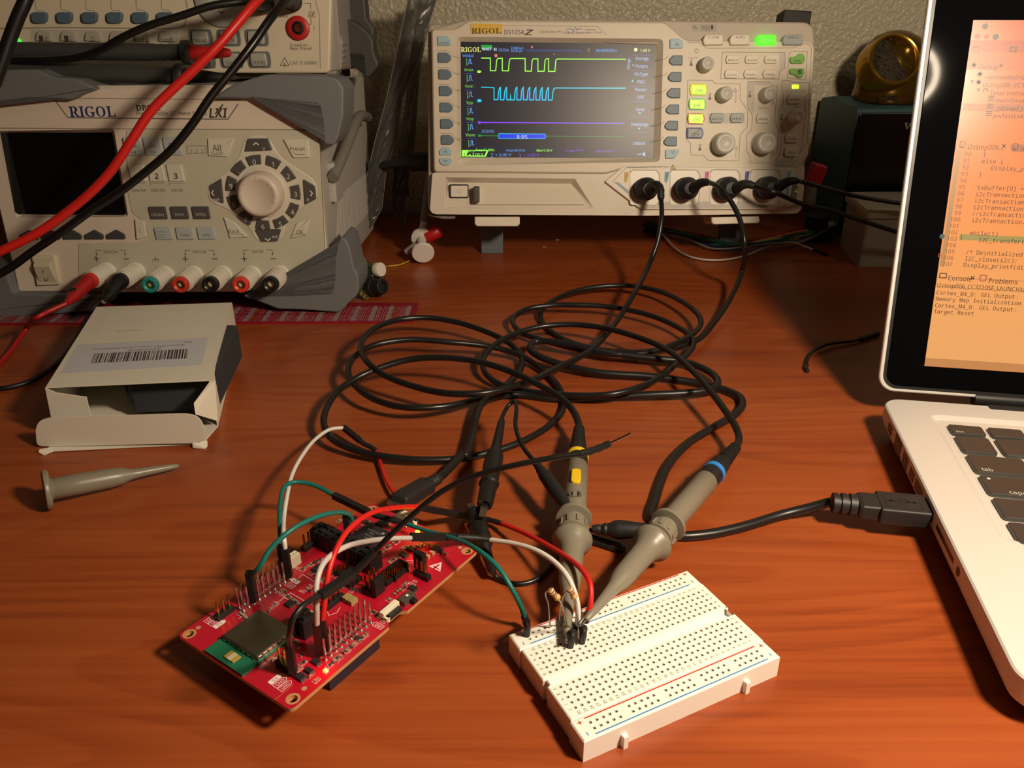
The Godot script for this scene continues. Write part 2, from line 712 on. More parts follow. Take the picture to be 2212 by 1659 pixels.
func oscilloscope() -> void:
	var t := thing("oscilloscope", "white four channel oscilloscope with a lit screen of green and blue pulse traces", "oscilloscope", Transform3D(Basis(Vector3(.9999, 0, -.012), Vector3(-.0029, .9713, -.2377), Vector3(.0117, .2377, .9713)), Vector3(92.3, 52.5, -682)))
	t.position = Vector3(t.position.x, t.position.y, t.position.z)
	var shell := mat("d3c8b6", 0.42)
	var pale := mat("dcd3c3", 0.42)
	var dim := mat("b5aa9a", 0.5)
	var greyp := mat("bdb8ae", 0.5)
	var ink := mat("3b3833", 0.6)
	var line := mat("8f8577", 0.6)
	var softkey := mat("5d7080", 0.45)
	var skyblue := mat("9dbccb", 0.45)
	var black := mat("141414", 0.5)
	var h := part(t, "housing")
	h.use(dim)
	h.prism(soft([-158.6, 154.2, 150.6, 153.6, 155.8, 149.6, 158.4, 134.4, 158.7, 47.9, 156.2, 39.2, 157.1, 8.6, 152.5, .2, -158.8, 1.9, -163, 7.3], 5), -98, -9, 3.0)
	h.use(mat("4a443c", 0.7))
	for i in 14:
		h.box(Vector3(-160.4, 30 + i * 6.0, -80), Vector3(-159.2, 33 + i * 6.0, -40))
	h.end()
	# upper rim that leans back behind the front bezel
	var u := part(t, "upper_rim")
	u.use(dim)
	u.prism(soft([-154.9, 148.9, -125.3, 156.1, 33.8, 154.2, 148.8, 152.2, 154, 148, 156.2, 133.9, 153.4, 130.3, 50.3, 134.5, -130.1, 142.5, -154, 142.6], 3), -9.5, -3.5, 1.5, false)
	u.end()
	# front bezel with the sunk screen window
	var fz := part(t, "front_bezel")
	fz.use(shell)
	var outline := soft([-155.2, 148.2, -136.1, 147.9, -125.2, 154.4, 32.7, 152.4, 50, 138.7, 151.4, 137.4, 155, 132.8, 155.7, 47.4, 144.2, 35.9, -1, 37.8, -11.8, 34.5, -156.3, 36.7], 3.5)
	var opening := soft([-135.1, 142.1, 31.7, 139.5, 32, 43.5, -136.6, 42.1], 4)
	var inner := P([-132.1, 139.2, 27.2, 136.7, 26.8, 46.8, -133.4, 48.7])
	var o2 := M.inset(M.turned(outline), 1.2)
	var mid := Vector2(-52.6, 93.5)
	fz.wall(M.turned(outline), -9, M.turned(outline), -1.2)
	fz.wall(M.turned(outline), -1.2, o2, 0)
	fz.ring(o2, 0, opening, 0, mid)
	fz.ring(opening, 0, inner, -5, mid)
	fz.use(line)
	for i in 6:
		# the fine lines from each soft key to the screen
		var y := i * 34.2
		fz.stroke(moved(P([-151, 131.4, -142.4, 131.3, -138.1, 127.1, -132.8, 126.4]), i * 0.2, -i * 12.77), 0.35, 0.06)
		fz.stroke(moved(P([26.5, 123.8, 33.6, 124.3, 36.2, 126.8]), -i * 0.4, -i * 12.66), 0.35, 0.06)
	fz.stroke(P([-125.3, 150.8, -22, 149.2, -14.4, 142.9]), 0.3, 0.06)
	fz.end()
	# lower section with the power button and the pocket
	var lo := part(t, "lower_panel")
	lo.use(shell)
	var lower := soft([-157.7, 36.4, 153.7, 40.5, 154.7, 21.2, 154, 8.7, 153.5, 4.1, 150.2, .6, 23.6, -.2, -155.9, 2.4, -159.4, 3.9, -160.5, 6.6], 2.0)
	var pk := P([-147, 32.6, -38.6, 30.6, -22.7, 6.2, -148.4, 7.6])
	var pf := P([-144.7, 28.6, -41.2, 26.6, -26.5, 6.6, -146.8, 8])
	var lc := Vector2(-89.8, 18.2)
	lo.wall(M.turned(lower), -9, M.turned(lower), -2.5)
	lo.ring(lower, -2.5, pk, -2.5, lc)
	for i in 4:
		var j := (i + 1) % 4
		var wi := -8.5 if i < 2 else -3.2
		var wj := -8.5 if j < 2 else -3.2
		lo.quad(M.V(pk[j], -2.5), M.V(pk[i], -2.5), M.V(pf[i], wi), M.V(pf[j], wj))
	lo.quad(M.V(pf[3], -3.2), M.V(pf[2], -3.2), M.V(pf[1], -8.5), M.V(pf[0], -8.5))
	lo.use(line)
	lo.stroke(P([-121.9, 9.9, -30.5, 9.2]), 0.4, -3.05)
	lo.end()
	var pb := part(t, "power_button")
	pb.use(black)
	pb.prism(soft([-144.1, 27, -127.8, 26.8, -128, 15.5, -144.4, 15.6], 1.4), -9, -4.6)
	pb.use(pale)
	pb.prism(soft([-142.7, 25.8, -128.6, 25.7, -128.8, 16.4, -142.9, 16.5], 1.2), -5, -3.2, 0.5)
	pb.use(mat("a59c8e", 0.6))
	pb.stroke(circle(Vector2(-135.8, 21.2), 1.5, 16), 0.3, -3.15, true)
	pb.end()
	var us := part(t, "usb_stick")
	us.use(mat("b9b4aa", 0.22, 1.0))
	us.prism(soft([-123.1, 25.1, -118.3, 25, -118.5, 11.9, -123.3, 12], 0.8), -8, 6, 0.7)
	us.use(black)
	us.prism(P([-118.9, 23.9, -118.5, 23.9, -118.7, 13.1, -119.1, 13.1]), 5.9, 6.05)
	us.end()
	# the screen
	var sc := part(t, "screen")
	sc.use(glow("15182a", 0.55, "08080a"))
	sc.prism(P([-132.4, 139.5, 27.6, 137.1, 27.2, 46.4, -133.8, 48.3]), -7, -5)
	var panel_node := sc.end()
	var sl := part(panel_node, "screen_lettering")
	scope_screen(sl)
	sl.end()
	# badge and print on the bezel
	var bg := part(t, "brand_badge")
	bg.use(mat("d9b23c", 0.5))
	bg.prism(soft([-123.4, 152, -98, 151.1, -98.2, 144, -123.9, 144.7], 0.8), 0, 0.35, 0.1, false)
	bg.use(mat("4a3a12", 0.5))
	bg.text("RIGOL", serif, -111.1, 146.1, 0.4, 3.9, 23.6)
	bg.end()
	var pr := part(t, "printed_lettering")
	pr.use(ink)
	pr.text("DS1054", sans, -88.6, 145.2, 0.1, 3.3, 15.8)
	pr.text("Z", bold, -76.7, 145, 0.1, 4.2, 5.8, 0.5)
	pr.text("OSCILLOSCOPE", sans, -59.5, 145.3, 0.1, 1.5, 17.5)
	pr.text("Ultra", sans, -45, 144.6, 0.1, 1.9, 8.0, 0.25)
	pr.text("ision", sans, -36.1, 144.6, 0.1, 1.9, 7.4, 0.25)
	pr.text("4 Channel", sans, -27.5, 146.7, 0.1, 1.2, 8.4)
	pr.text("50MHz  1GSa/s", sans, -24.9, 144.5, 0.1, 1.2, 14)
	pr.use(mat("3a4fae", 0.5))
	pr.stroke(P([-47.3, 147.4, -42, 147.4, -40.9, 145.3, -39.4, 148.8, -38.1, 146.1, -37.4, 147.5, -33.8, 147.3]), 0.5, 0.1)
	pr.end()
	var st := part(t, "side_sticker")
	st.use(mat("a7a093", 0.5))
	st.prism(P([55.6, 151.4, 75.7, 151.1, 75, 145.2, 56.3, 145.9]), -3.5, -3.3)
	st.use(ink)
	st.text("CAL", sans, 57.4, 149.3, -3.2, 0.9, 3.4)
	st.text("DATE", sans, 57.5, 148, -3.2, 0.9, 3.4)
	st.text("MODEL", sans, 66.5, 149.4, -3.2, 1.0, 7)
	st.text("SERIAL", sans, 66.5, 148, -3.2, 1.0, 7)
	st.text("2 CH 3", sans, 66.6, 146.7, -3.2, 1.0, 7)
	st.prism(P([70.5, 150.4, 72.3, 150.4, 72.5, 147.2, 70.7, 147.2]), -3.3, -3.15)
	st.end()
	# soft keys, left
	key(t, "menu_key", soft([-150.2, 142.3, -142.6, 142.4, -139.5, 138.9, -139.5, 135.8, -141, 135.2, -150.4, 135.4], 0.8), -1, 1.6, skyblue, 0.5, "MENU", ink, 1.7, sans, -1.0, 8.0)
	for i in 6:
		var k := soft([-149.9, 130, -143, 129.9, -139.8, 127.2, -139.7, 124.4, -142.6, 122.2, -150.4, 122.4, -150.4, 128.9], 0.8)
		key(t, "soft_key", moved(k, i * 0.17, -i * 12.75), -1, 1.6, softkey, 0.6)
	var up := key(t, "arrow_key", soft([-148.3, 56.6, -143.4, 56.5, -141, 53.9, -141.4, 50.3, -151.1, 50.4, -151.2, 53.7], 0.8), -1, 1.6, skyblue, 0.5)
	var dn := key(t, "arrow_key", soft([-151.2, 47.8, -141.3, 47.7, -141.2, 44.7, -144, 42.1, -148.8, 42.2, -151.3, 44.8], 0.8), -1, 1.6, skyblue, 0.5)
	var am := part(t, "arrow_marks")
	am.use(ink)
	am.stroke(P([-147.9, 52.5, -146.3, 54.2, -144.6, 52.5]), 0.35, 1.66, true)
	am.stroke(P([-147.9, 46, -146.4, 44.5, -144.7, 46]), 0.35, 1.66, true)
	am.stroke(P([41, 134.2, 42.5, 136, 44.2, 134.2]), 0.35, 1.66, true)
	am.stroke(P([40.6, 51.8, 42.4, 50, 44, 51.7]), 0.35, 1.66, true)
	am.end()
	# soft keys, right
	key(t, "arrow_key", soft([36.9, 139.2, 44.2, 139.3, 47.4, 136.8, 47.4, 132.1, 36.8, 132], 0.8), -1, 1.6, skyblue, 0.5)
	key(t, "arrow_key", soft([35.8, 53.3, 47.3, 53.5, 47.4, 51.3, 44, 46.4, 36.1, 46.3], 0.8), -1, 1.6, skyblue, 0.5)
	for i in 6:
		var k := soft([47.6, 126.7, 39.6, 126.8, 36.7, 123.7, 36.7, 121.2, 39.6, 119.2, 47.7, 119.1], 0.8)
		key(t, "soft_key", moved(k, -i * 0.48, -i * 12.62), -1, 1.6, softkey, 0.6)
	# recessed outlines of the control panel
	var gl := part(t, "panel_outline")
	gl.use(line)
	for g in [[51.5, 136.6, 61.4, 136.4, 67.5, 132.2, 137.9, 132.1, 142.7, 135.4, 149.6, 135, 152.1, 131.9, 152.8, 103.5, 154, 57.7, 140.3, 43.2],
			[79.9, 129.1, 130.8, 128.6, 131.3, 125.1, 131.5, 116.7, 127.2, 114, 127.1, 108.1, 79.4, 108.8, 79.9, 129.1],
			[134.2, 128.3, 138.1, 129.7, 149, 129.2, 149, 107.3, 134, 109.2, 134.2, 128.3],
			[52.6, 107.9, 72.5, 107.5, 75.6, 104.9, 95.7, 104.6, 96.3, 92.3, 102.8, 84.4, 103.3, 71, 97.6, 64.6, 97.6, 44, 72.3, 44.4, 68, 48.6, 57.4, 49.1, 56.7, 58.3, 52.9, 62, 52.6, 107.9],
			[101.8, 106.6, 119.3, 106.3, 121.6, 103.1, 126.2, 102.7, 125.6, 76.1, 129.1, 68.4, 129.1, 51, 124.3, 47.2, 124.3, 41.8, 107.3, 42.2, 106.7, 48.3, 103.3, 52.2, 103.2, 64.8, 107, 68.6, 107, 80.1, 102.6, 86.8, 101.8, 106.6],
			[130.1, 107.2, 136.1, 106.9, 138.2, 105.5, 152.2, 105.2, 152.3, 96.9, 149.6, 92.2, 150.9, 79.8, 149.7, 53.8, 144.6, 39.4, 127.5, 39.7, 126.8, 42.3, 131.8, 49.1, 132.9, 67.5, 129.2, 77.1, 128.4, 81.9, 132.1, 91.3, 130.2, 99.9, 130.1, 107.2]]:
		gl.stroke(P(g), 0.42, 0.08)
	gl.use(greyp)
	for g in [[126.3, 128.5, 130.8, 128.4, 131.4, 116.9, 127.5, 114.3], [102.2, 106.2, 119.1, 105.9, 119.2, 103.7, 107.5, 103.8, 108, 86.7, 107, 80.6, 103, 86.8], [128.5, 45, 144.7, 45.1, 144.1, 39.8, 127.9, 40.1], [70.6, 81.8, 100.7, 82.2, 101.1, 73.9, 71, 73.6]]:
		gl.flat(P(g), 0.05)
	gl.end()
	# the four long keys at the top
	var tops := [["CLEAR", pale, 0.0], ["AUTO", pale, 21.4], ["", glow("35ff10", 0.95, "62e838"), 42.8], ["SINGLE", mat("98a09e", 0.45), 64.2]]
	for q in tops:
		var pp := moved(soft([63.2, 139, 65.5, 142, 78.6, 142, 79.3, 140.5, 79.8, 134.3, 64.3, 134.2, 63.3, 136.9], 0.8), q[2], -q[2] * 0.006)
		key(t, "run_key", pp, -3, 3.0, q[1], 0.7, q[0], ink, 1.7, sans, 2.6, 9.0 if q[0] != "AUTO" else 7.6)
	# six function keys
	var names := ["Measure", "Acquire", "Storage", "Cursor", "Display", "Utility"]
	for i in 6:
		var k := soft([82.5, 123.2, 83.7, 126.7, 93, 126.8, 94.2, 125, 94.4, 121.3, 92.9, 120.2, 83.6, 120.2], 0.7)
		key(t, "function_key", moved(k, (i % 3) * 15.6 - (i / 3) * 0.5, -(i / 3) * 11.15 - (i % 3) * 0.05), -1, 2, pale, 0.5, names[i], ink, 1.6, sans, 0.0, 8.2)
	var green := mat("6fae45", 0.45)
	key(t, "help_key", soft([135.2, 125, 139.7, 125.3, 141.3, 127.3, 145, 127.3, 146.9, 124.7, 146.8, 121.4, 145.3, 119.8, 135.8, 119.8, 134.6, 122.4], 0.8), -1, 2, green, 0.5, "Help", ink, 2.1, sans, -0.6)
	var pk2 := key(t, "print_key", soft([135.4, 116, 146.5, 116.1, 147.2, 112.6, 145.4, 108.9, 142.5, 108.9, 138.9, 111.4, 135.8, 111.7, 134.8, 113.6], 0.8), -1, 2, green, 0.5)
	var pm := part(t, "print_mark")
	pm.use(mat("24401a", 0.5))
	pm.flat(circle(Vector2(143.1, 113.4), 1.9, 16), 2.06)
	pm.use(green)
	pm.stroke(P([141.3, 113, 145.1, 113.5]), 0.4, 2.1)
	pm.end()
	# channel keys
	var rims := ["e8e23a", "6fb8c4", "e2507e", "4a56a8"]
	for i in 4:
		var k := soft([54.2, 100.5, 54.9, 104.8, 67.2, 104.7, 68.7, 100.5, 67.7, 96, 55.2, 96.1], 0.6)
		k = moved(k, -i * 0.56, -i * 11.35)
		var lit := i < 3
		var b := part(t, "channel_key")
		b.use(mat(rims[i], 0.5))
		b.prism(k, -0.5, 1.2, 0.3, false)
		b.use(glow("a8ff18", 0.8, "a8e030") if lit else mat("98a09e", 0.45))
		b.prism(M.inset(M.turned(k), 0.9), 1.0, 2.0, 0.4, false)
		var cap_node := b.end()
		b = part(cap_node, "lettering")
		b.use(mat("3f5a18", 0.6) if lit else ink)
		var c := Vector2(61.7, 100.5) + Vector2(-i * 0.56, -i * 11.35)
		b.text("CH%d" % (i + 1), sans, c.x, c.y - 1.2, 2.05, 2.4)
		b.end()
	var g2 := mat("98a09e", 0.45)
	for q in [["MATH", Vector2(77.3, 78.2), g2], ["REF", Vector2(93.9, 78.1), g2], ["MENU", Vector2(115.5, 77.7), pale], ["MODE", Vector2(140.3, 92.8), pale], ["MENU", Vector2(140.4, 62.1), pale], ["FORCE", Vector2(140.3, 50.8), pale]]:
		var c: Vector2 = q[1]
		var k := soft([-5.6, 0, -4.4, 3.8, 4.6, 3.8, 5.6, 1.5, 5.6, -2.5, 4.2, -3.8, -4.4, -3.8], 0.7)
		key(t, "mode_key", moved(k, c.x, c.y), -1, 2, q[2], 0.5, q[0], ink, 1.9, sans, 0.0, 7.6)
	# knobs
	var kn := mat("c6c2ba", 0.4)
	for q in [[65.6, 118.8, 5.4, 13], [81.7, 95.9, 5.6, 13], [116.9, 95.5, 5.6, 13], [141.2, 78.1, 5.2, 13], [82.3, 57.3, 8.4, 15], [116.2, 57.3, 8.4, 15]]:
		knob(t, Vector2(q[0], q[1]), q[2], q[3], kn)
	# small print on the control panel
	var sp := part(t, "panel_lettering")
	sp.use(mat("77706a", 0.6))
	sp.text("Intensity", sans, 56.4, 125.2, 0.1, 1.1, 8.0)
	sp.text("POSITION", sans, 92.4, 94.4, 0.1, 1.1, 8.5, 0.0, -PI / 2, true)
	sp.text("SCALE", sans, 94.9, 48.9, 0.1, 1.1, 5.5, 0.0, -PI / 2, true)
	sp.text("POSITION", sans, 116, 85.7, 0.1, 1.1, 8.0)
	sp.text("SCALE", sans, 115.9, 43.3, 0.1, 1.1, 5.5)
	sp.text("LEVEL", sans, 142.7, 86.3, 0.1, 1.2, 5.5)
	sp.text("Auto  Normal  Single", sans, 141.4, 99, 0.1, 1.1, 17.5)
	sp.text("All Inputs 1M@15pF 300V RMS  CAT I", sans, 22.3, 39.3, 0.75, 1.2, 34)
	sp.stroke(circle(Vector2(58.9, 130.3), 1.5, 12), 0.35, 0.1)
	for q in [Vector2(54.9, 121.8), Vector2(71.2, 95.5), Vector2(104, 97.2), Vector2(131.1, 79), Vector2(64.7, 55.4)]:
		# the turn-and-press mark beside each knob
		sp.flat(circle(q, 0.7, 10), 0.1)
		sp.stroke(moved(P([-1.3, 1.0, 0, 1.9, 1.5, 1.4]), q.x, q.y), 0.4, 0.1)
		sp.flat(moved(P([-0.9, -0.9, 0.9, -0.9, 1.3, -3.0, -1.3, -3.0]), q.x, q.y), 0.1)
	for q in [[91.8, 99.6, 0.0], [95.1, 54, 0.0], [123.2, 89.7, 0.8], [125.2, 49.9, 0.8]]:
		sp.stroke(moved(P([0, 1.6, 1.1, 0, 0, -1.6, -1.1, 0]), q[0], q[1]), 0.35, 0.1, true)
	sp.use(mat("d0aa40", 0.5))
	sp.flat(P([42.6, 41.1, 45, 37.6, 40.7, 37.6]), 0.75)
	sp.use(ink)
	sp.stroke(P([42.6, 41.1, 45, 37.6, 40.7, 37.6]), 0.25, 0.8, true)
	sp.end()
	var tl := part(t, "trigger_light")
	tl.use(glow("d8ff30", 1.0, "d8ff60"))
	tl.prism(soft([138.1, 103.8, 143.7, 103.7, 143.9, 100.7, 138.3, 100.7], 0.6), 0, 0.5, 0.1)
	tl.end()
	# input panel with the four connectors
	var ip := part(t, "input_panel")
	ip.use(pale)
	ip.prism(soft([-14, 28.1, 1.6, 40.7, 145.3, 37.4, 144.1, 32.2, 142.4, 9.5, 140, 5.7, 136.5, 4, 19.9, 5, 14.4, 6.7], 1.5), -9, 0.6, 0.6, false)
	ip.use(line)
	ip.stroke(P([-7.8, 27.3, 3.6, 39.2, 37.5, 39.7]), 0.35, 0.68)
	ip.use(greyp)
	ip.flat(P([19.4, 11.2, 140, 11.1, 139.1, 6.5, 136.5, 5, 21.5, 5.9]), 0.66)
	ip.use(mat("8aa3b4", 0.5))
	ip.flat(P([-6.3, 27.6, -2.2, 27.2, 6, 20.6, 6.1, 17.6]), 0.66)
	ip.use(mat("79b4d4", 0.5))
	ip.flat(P([138.9, 34.4, 141.6, 35.8, 141.2, 14.5, 138, 14.9, 138, 32.2]), 0.7)
	ip.end()
	var tags := ["dfb63c", "64aacb", "dc5f9c", "5450b0"]
	for i in 4:
		var dx := i * 33.6
		var pl := part(t, "input_plate")
		pl.use(mat("e6ded0", 0.35))
		pl.prism(moved(soft([6.7, 36.1, 9.6, 37.2, 29.3, 36.9, 31.7, 33.2, 31.7, 8.4, 7.4, 8.6], 2.5), dx, -i * 0.15), 0.5, 1.2, 0.4, false)
		pl.use(line)
		pl.stroke(moved(soft([6.7, 36.1, 9.6, 37.2, 29.3, 36.9, 31.7, 33.2, 31.7, 8.4], 2.5), dx, -i * 0.15), 0.6, 1.25)
		pl.use(mat(tags[i], 0.5))
		pl.flat(moved(P([2.7, 35.7, 6.1, 35.7, 5.1, 28.4, 4.1, 26.7, 2.5, 28.5]), dx, -i * 0.1), 1.3)
		pl.use(ink)
		var c := Vector2(4.2, 32.2) + Vector2(dx, 0)
		pl.text("CH%d" % (i + 1), sans, c.x, c.y, 1.35, 1.6, 5.0, 0.0, PI / 2 - 0.12, true)
		pl.end()
		var so := part(t, "bnc_socket")
		so.use(mat("a8a49c", 0.3, 1.0))
		var bc := Vector2(18.9, 21.6)
		so.lathe([7.5, 0.5, 7.5, 3, 5.2, 3, 5.2, 10, 0, 10], at3(bc.x + dx, bc.y, 0), 20)
		so.end()
	# probe compensation terminals on the right
	for i in 2:
		var pt := part(t, "test_terminal")
		pt.use(mat("c8c2b0", 0.25, 1.0))
		var c := Vector2(146.1, 23) if i == 0 else Vector2(146.7, 16.7)
		pt.prism(moved(P([-2.4, -2.6, 2.4, -2.6, 2.4, 2.6, -2.4, 2.6]), c.x, c.y), -9, -0.5, 0.4)
		pt.lathe([1.0, -1, 1.0, 4.0, 0, 4.4], at3(c.x, c.y, 0), 10)
		pt.end()
	# feet: the white pads and the grey fold-out legs, the rear foot seen at the left
	for q in [[-123.3, .1, -84.8, -.2, -84.9, -6.4, -86.8, -8.3, -121.5, -8, -123.4, -6, -119.7, -9.8, -98.9, -10, -99.2, -35.7, -120.1, -35.5], [78.4, -1.9, 119.1, -1.5, 120.1, -5.7, 118.6, -7.3, 80.7, -8.1, 78.6, -6.2, 104.6, -9.6, 125.5, -9.7, 126.9, -36.4, 105.8, -36.2]]:
		var fp := part(t, "foot_pad")
		fp.use(pale)
		fp.prism(soft(q.slice(0, 12), 0.8), -34, -6, 1.0)
		fp.end()
		var lg := part(t, "fold_out_leg")
		lg.use(mat("5a6068", 0.6))
		var a := P(q.slice(12, 20))
		var m0 := (a[0].x + a[3].x) / 2
		var m1 := (a[1].x + a[2].x) / 2
		lg.box(Vector3(m0, -35.2, -84), Vector3(m1, 1, -76), 1.0)
		lg.end()
	var rf := part(t, "side_foot")
	rf.use(mat("6f6a62", 0.6))
	rf.prism(soft([-163.6, 3, -139.5, 1.9, -140.2, -1.7, -150.7, -1.7, -162, .9], 1.2), -40, -10, 0.6)
	rf.end()
	var hd := part(t, "carrying_handle")
	hd.use(mat("22211f", 0.6))
	hd.prism(soft([147.9, 174.1, 172.3, 172.6, 171, 159.6, 146.3, 160.8], 1.0), -80, -60, 1.0)
	hd.end()

func scope_screen(s: M) -> void:
	var green := glow("9aff50", 1.15)
	var cyan := glow("00d8f4", 1.0)
	var purple := glow("8a40ff", 1.0)
	var blue := glow("6aa8ff", 0.9)
	var deep := glow("3a62e8", 0.6)
	var leaf := glow("10a040", 0.8)
	var w := -4.9
	s.use(green)
	s.stroke(P([-115.6, 126.6, -108.2, 126.5, -108.3, 116.8, -103.9, 116.8, -103, 124.9, -101.9, 126.3, -98.4, 126.3, -98.5, 116.7, -93.5, 116.6, -92.7, 124.9, -91.5, 126.1, -79.8, 126, -79.8, 116.4, -74.8, 116.3, -74.1, 124.5, -73.1, 125.7, -69.4, 125.7, -69.4, 116.2, -64.3, 116.1, -63.5, 124.7, -62.6, 125.7, -60.7, 125.7, -60.7, 116, -55.5, 116, -54.8, 124.6, -53.8, 125.5, -32.4, 125.3, 2.6, 125]), 0.75, w)
	s.flat(P([-118.8, 117.1, -116.7, 117.1, -115.5, 116.1, -116.7, 115.1, -118.9, 115.1]), w)
	s.use(glow("0f45c8", 0.6))
	for q in [[-102.8, 94.3, -101.6, 101.4, -100.6, 103.2, -100.2, 103.2, -100.3, 94.3], [-97.5, 94.2, -96.5, 101.3, -95.3, 103.1, -94.9, 103.1, -95, 94.2], [-89.1, 94.2, -88, 101.3, -86.8, 103.1, -86.6, 103.1, -86.7, 94.2], [-83.8, 94.2, -82.7, 101.2, -81.5, 103.1, -81.3, 103.1, -81.4, 94.1], [-78.6, 94, -77.6, 101.2, -76.3, 103, -76.1, 103, -76.2, 94], [-73.4, 93.9, -72.3, 101.2, -71.1, 103, -70.9, 103, -71, 93.8], [-68.2, 93.8, -67.2, 101.1, -66, 103, -65.8, 103, -65.8, 93.8], [-63.2, 93.8, -62.2, 101.1, -61, 102.9, -60.7, 102.9, -60.7, 93.8]]:
		s.flat(P(q), w - 0.05)
	s.use(cyan)
	s.stroke(P([-115.9, 104.1, -105.4, 103.7, -105.5, 94.3, -102.5, 94.3, -101.6, 101.4, -100.8, 103.5, -100.1, 103.9, -100.2, 94.1, -97.5, 94.1, -96.6, 101.3, -95.5, 103.6, -95, 103.8, -95, 94.1, -92.2, 94.1, -92, 99.5, -91.9, 94.1, -88.9, 94, -88.1, 101.7, -87, 103.8, -86.6, 103.9, -86.7, 94, -83.5, 94, -82.8, 101.7, -81.6, 103.7, -81.3, 103.9, -81.4, 94, -78.4, 94, -77.6, 101.4, -76.5, 103.6, -76.1, 103.8, -76.2, 93.9, -73.3, 93.9, -72.4, 101.4, -71.3, 103.5, -71, 103.7, -71, 93.8, -68.1, 93.8, -67.3, 101.1, -66.2, 103.4, -65.8, 103.6, -65.8, 93.7, -63.1, 93.7, -62.3, 101.1, -61.1, 103.4, -60.7, 103.6, -60.7, 93.7, -57.8, 93.7, -57, 100.6, -56.1, 102.7, -55.1, 103.1, -32.1, 102.9, 2.7, 102.6]), 0.7, w)
	s.flat(P([-119.1, 94.7, -116.8, 94.7, -115.5, 93.6, -116.8, 92.5, -119.1, 92.5]), w)
	s.use(purple)
	s.stroke(P([-118.5, 76.5, 2.4, 74.9]), 0.75, w)
	s.flat(circle(Vector2(-117.9, 76.4), 1.2, 10), w)
	s.use(glow("8a48e0", 0.9))
	s.text("Freq=****", sans, -38.9, 53.3, w, 1.9, 15.0)
	s.text("Max=0.63 V", sans, -13.6, 52.9, w, 1.9, 15.0)
	s.text("3", sans, -84.7, 49.7, w, 3.4)
	s.text("= 3.00 V", sans, -75.1, 50, w, 2.2, 13.0)
	s.use(leaf)
	s.stroke(P([-119.3, 66, -101.9, 65.7]), 0.4, w)
	s.stroke(P([-63.5, 65.2, 2.1, 64.5]), 0.4, w)
	s.flat(P([-119, 66.9, -116.9, 66.9, -116.1, 66, -116.9, 65.1, -119, 65.1]), w)
	s.use(glow("0cb038", 0.8))
	s.flat(P([-115.5, 136.6, -106.5, 136.5, -106.5, 133.3, -115.4, 133.5]), w - 0.05)
	s.use(glow("1238e8", 0.95))
	s.flat(P([-102, 67.2, -101.4, 67.6, -63.5, 67.1, -62.9, 66.1, -63.5, 63.2, -101.9, 63.6]), w - 0.05)
	s.use(cyan)
	s.stroke(P([-102.4, 65.5, -101.8, 67.5, -63.5, 66.9, -62.9, 65.1, -63.5, 63.2, -101.9, 63.5]), 0.35, w, true)
	s.use(glow("d8e8ff", 0.9))
	s.text("R:B5", sans, -82.5, 64.5, w + 0.05, 2.7, 8.4)
	s.text("WAIT", bold, -111, 133.5, w + 0.05, 2.2, 7.6)
	s.text("H", bold, -104.1, 133.2, w, 2.6)
	s.use(glow("f0f080", 0.9))
	s.text("RIGOL", serif, -123.9, 133, w, 3.6, 16.2)
	s.use(blue)
	s.text("20.0us", sans, -97.3, 132.8, w, 2.2, 8.2)
	s.text("250MSa/s", sans, -86.2, 134, w, 1.8, 10.2)
	s.text("60.0k pts", sans, -86.5, 131.9, w, 1.8, 9.4)
	s.text("98.0000000us", sans, -13.6, 131.8, w, 2.2, 17)
	s.text("2", sans, -107.9, 49.9, w, 3.4)
	s.text("= 3.00 V", sans, -98.4, 50.4, w, 2.2, 13.0)
	s.text("Freq=98.1kHz", sans, -87.9, 54, w, 1.9, 15.6)
	s.text("I2C[HEX]", sans, -111.2, 69.4, w, 2.0, 9.6)
	s.text("Vertical", sans, -126.3, 128.6, w, 2.2, 8.8)
	s.use(glow("2c3f9a", 0.5))
	s.text("4", sans, -61.7, 49.6, w, 3.2)
	s.text("= 3.00 V", sans, -51.8, 49.7, w, 2.0, 12.5)
	s.stroke(P([-120.7, 56.9, 4.8, 55.3]), 0.15, w - 0.03)
	s.stroke(P([-110.8, 54.2, 4.9, 52.7]), 0.15, w - 0.03)
	s.stroke(P([-120.2, 130.9, -120.4, 81.8, -120.7, 56.9]), 0.15, w - 0.03)
	var names := ["Vmax", "Vmin", "Vpp", "Vtop", "Vbase", "Vamp"]
	for i in 6:
		var c := Vector2(-125.9, 117.6) + Vector2(0.08 * i, -12.75 * i)
		s.use(glow("8ee860", 0.8))
		s.text(names[i], sans, c.x, c.y, w, 2.2)
		s.stroke(moved(P([-1.9, 8.5, -1.1, 8.5, -1.5, 8.5, -1.5, 3.4, -1.9, 3.4, -1.1, 3.4]), c.x, c.y), 0.35, w)
		s.use(deep)
		s.stroke(moved(P([-3.4, 9.9, 2.8, 9.9]), c.x + 0.4, c.y), 0.35, w)
		s.use(blue)
		s.stroke(moved(P([-0.6, 4.6, 0.3, 4.6, 0.5, 8.2, 1.6, 8.2, 1.8, 4.8, 3.0, 4.6]), c.x, c.y), 0.5, w)
	s.use(glow("e8ffb0", 0.9))
	s.text("1.68 V", sans, 18, 131.6, w, 2.2, 8.0)
	s.flat(soft([9, 133.5, 11.6, 133.5, 11.6, 131, 9.1, 131], 0.6), w)
	s.use(green)
	s.text("Freq=51.0kHz", sans, -113.4, 54.5, w, 1.9, 15.6)
	s.text("Max=3.36 V", sans, -64, 53.8, w, 1.9, 13.0)
	s.flat(P([-132.8, 54.5, -127, 54.4, -129.2, 50.3, -114.1, 49.9, -112, 54.2, -110.6, 54.2, -112.9, 49.1, -132.9, 49.4]), w - 0.04)
	s.flat(P([-127, 54.4, -110.6, 54.2, -111, 53.7, -127, 54]), w - 0.02)
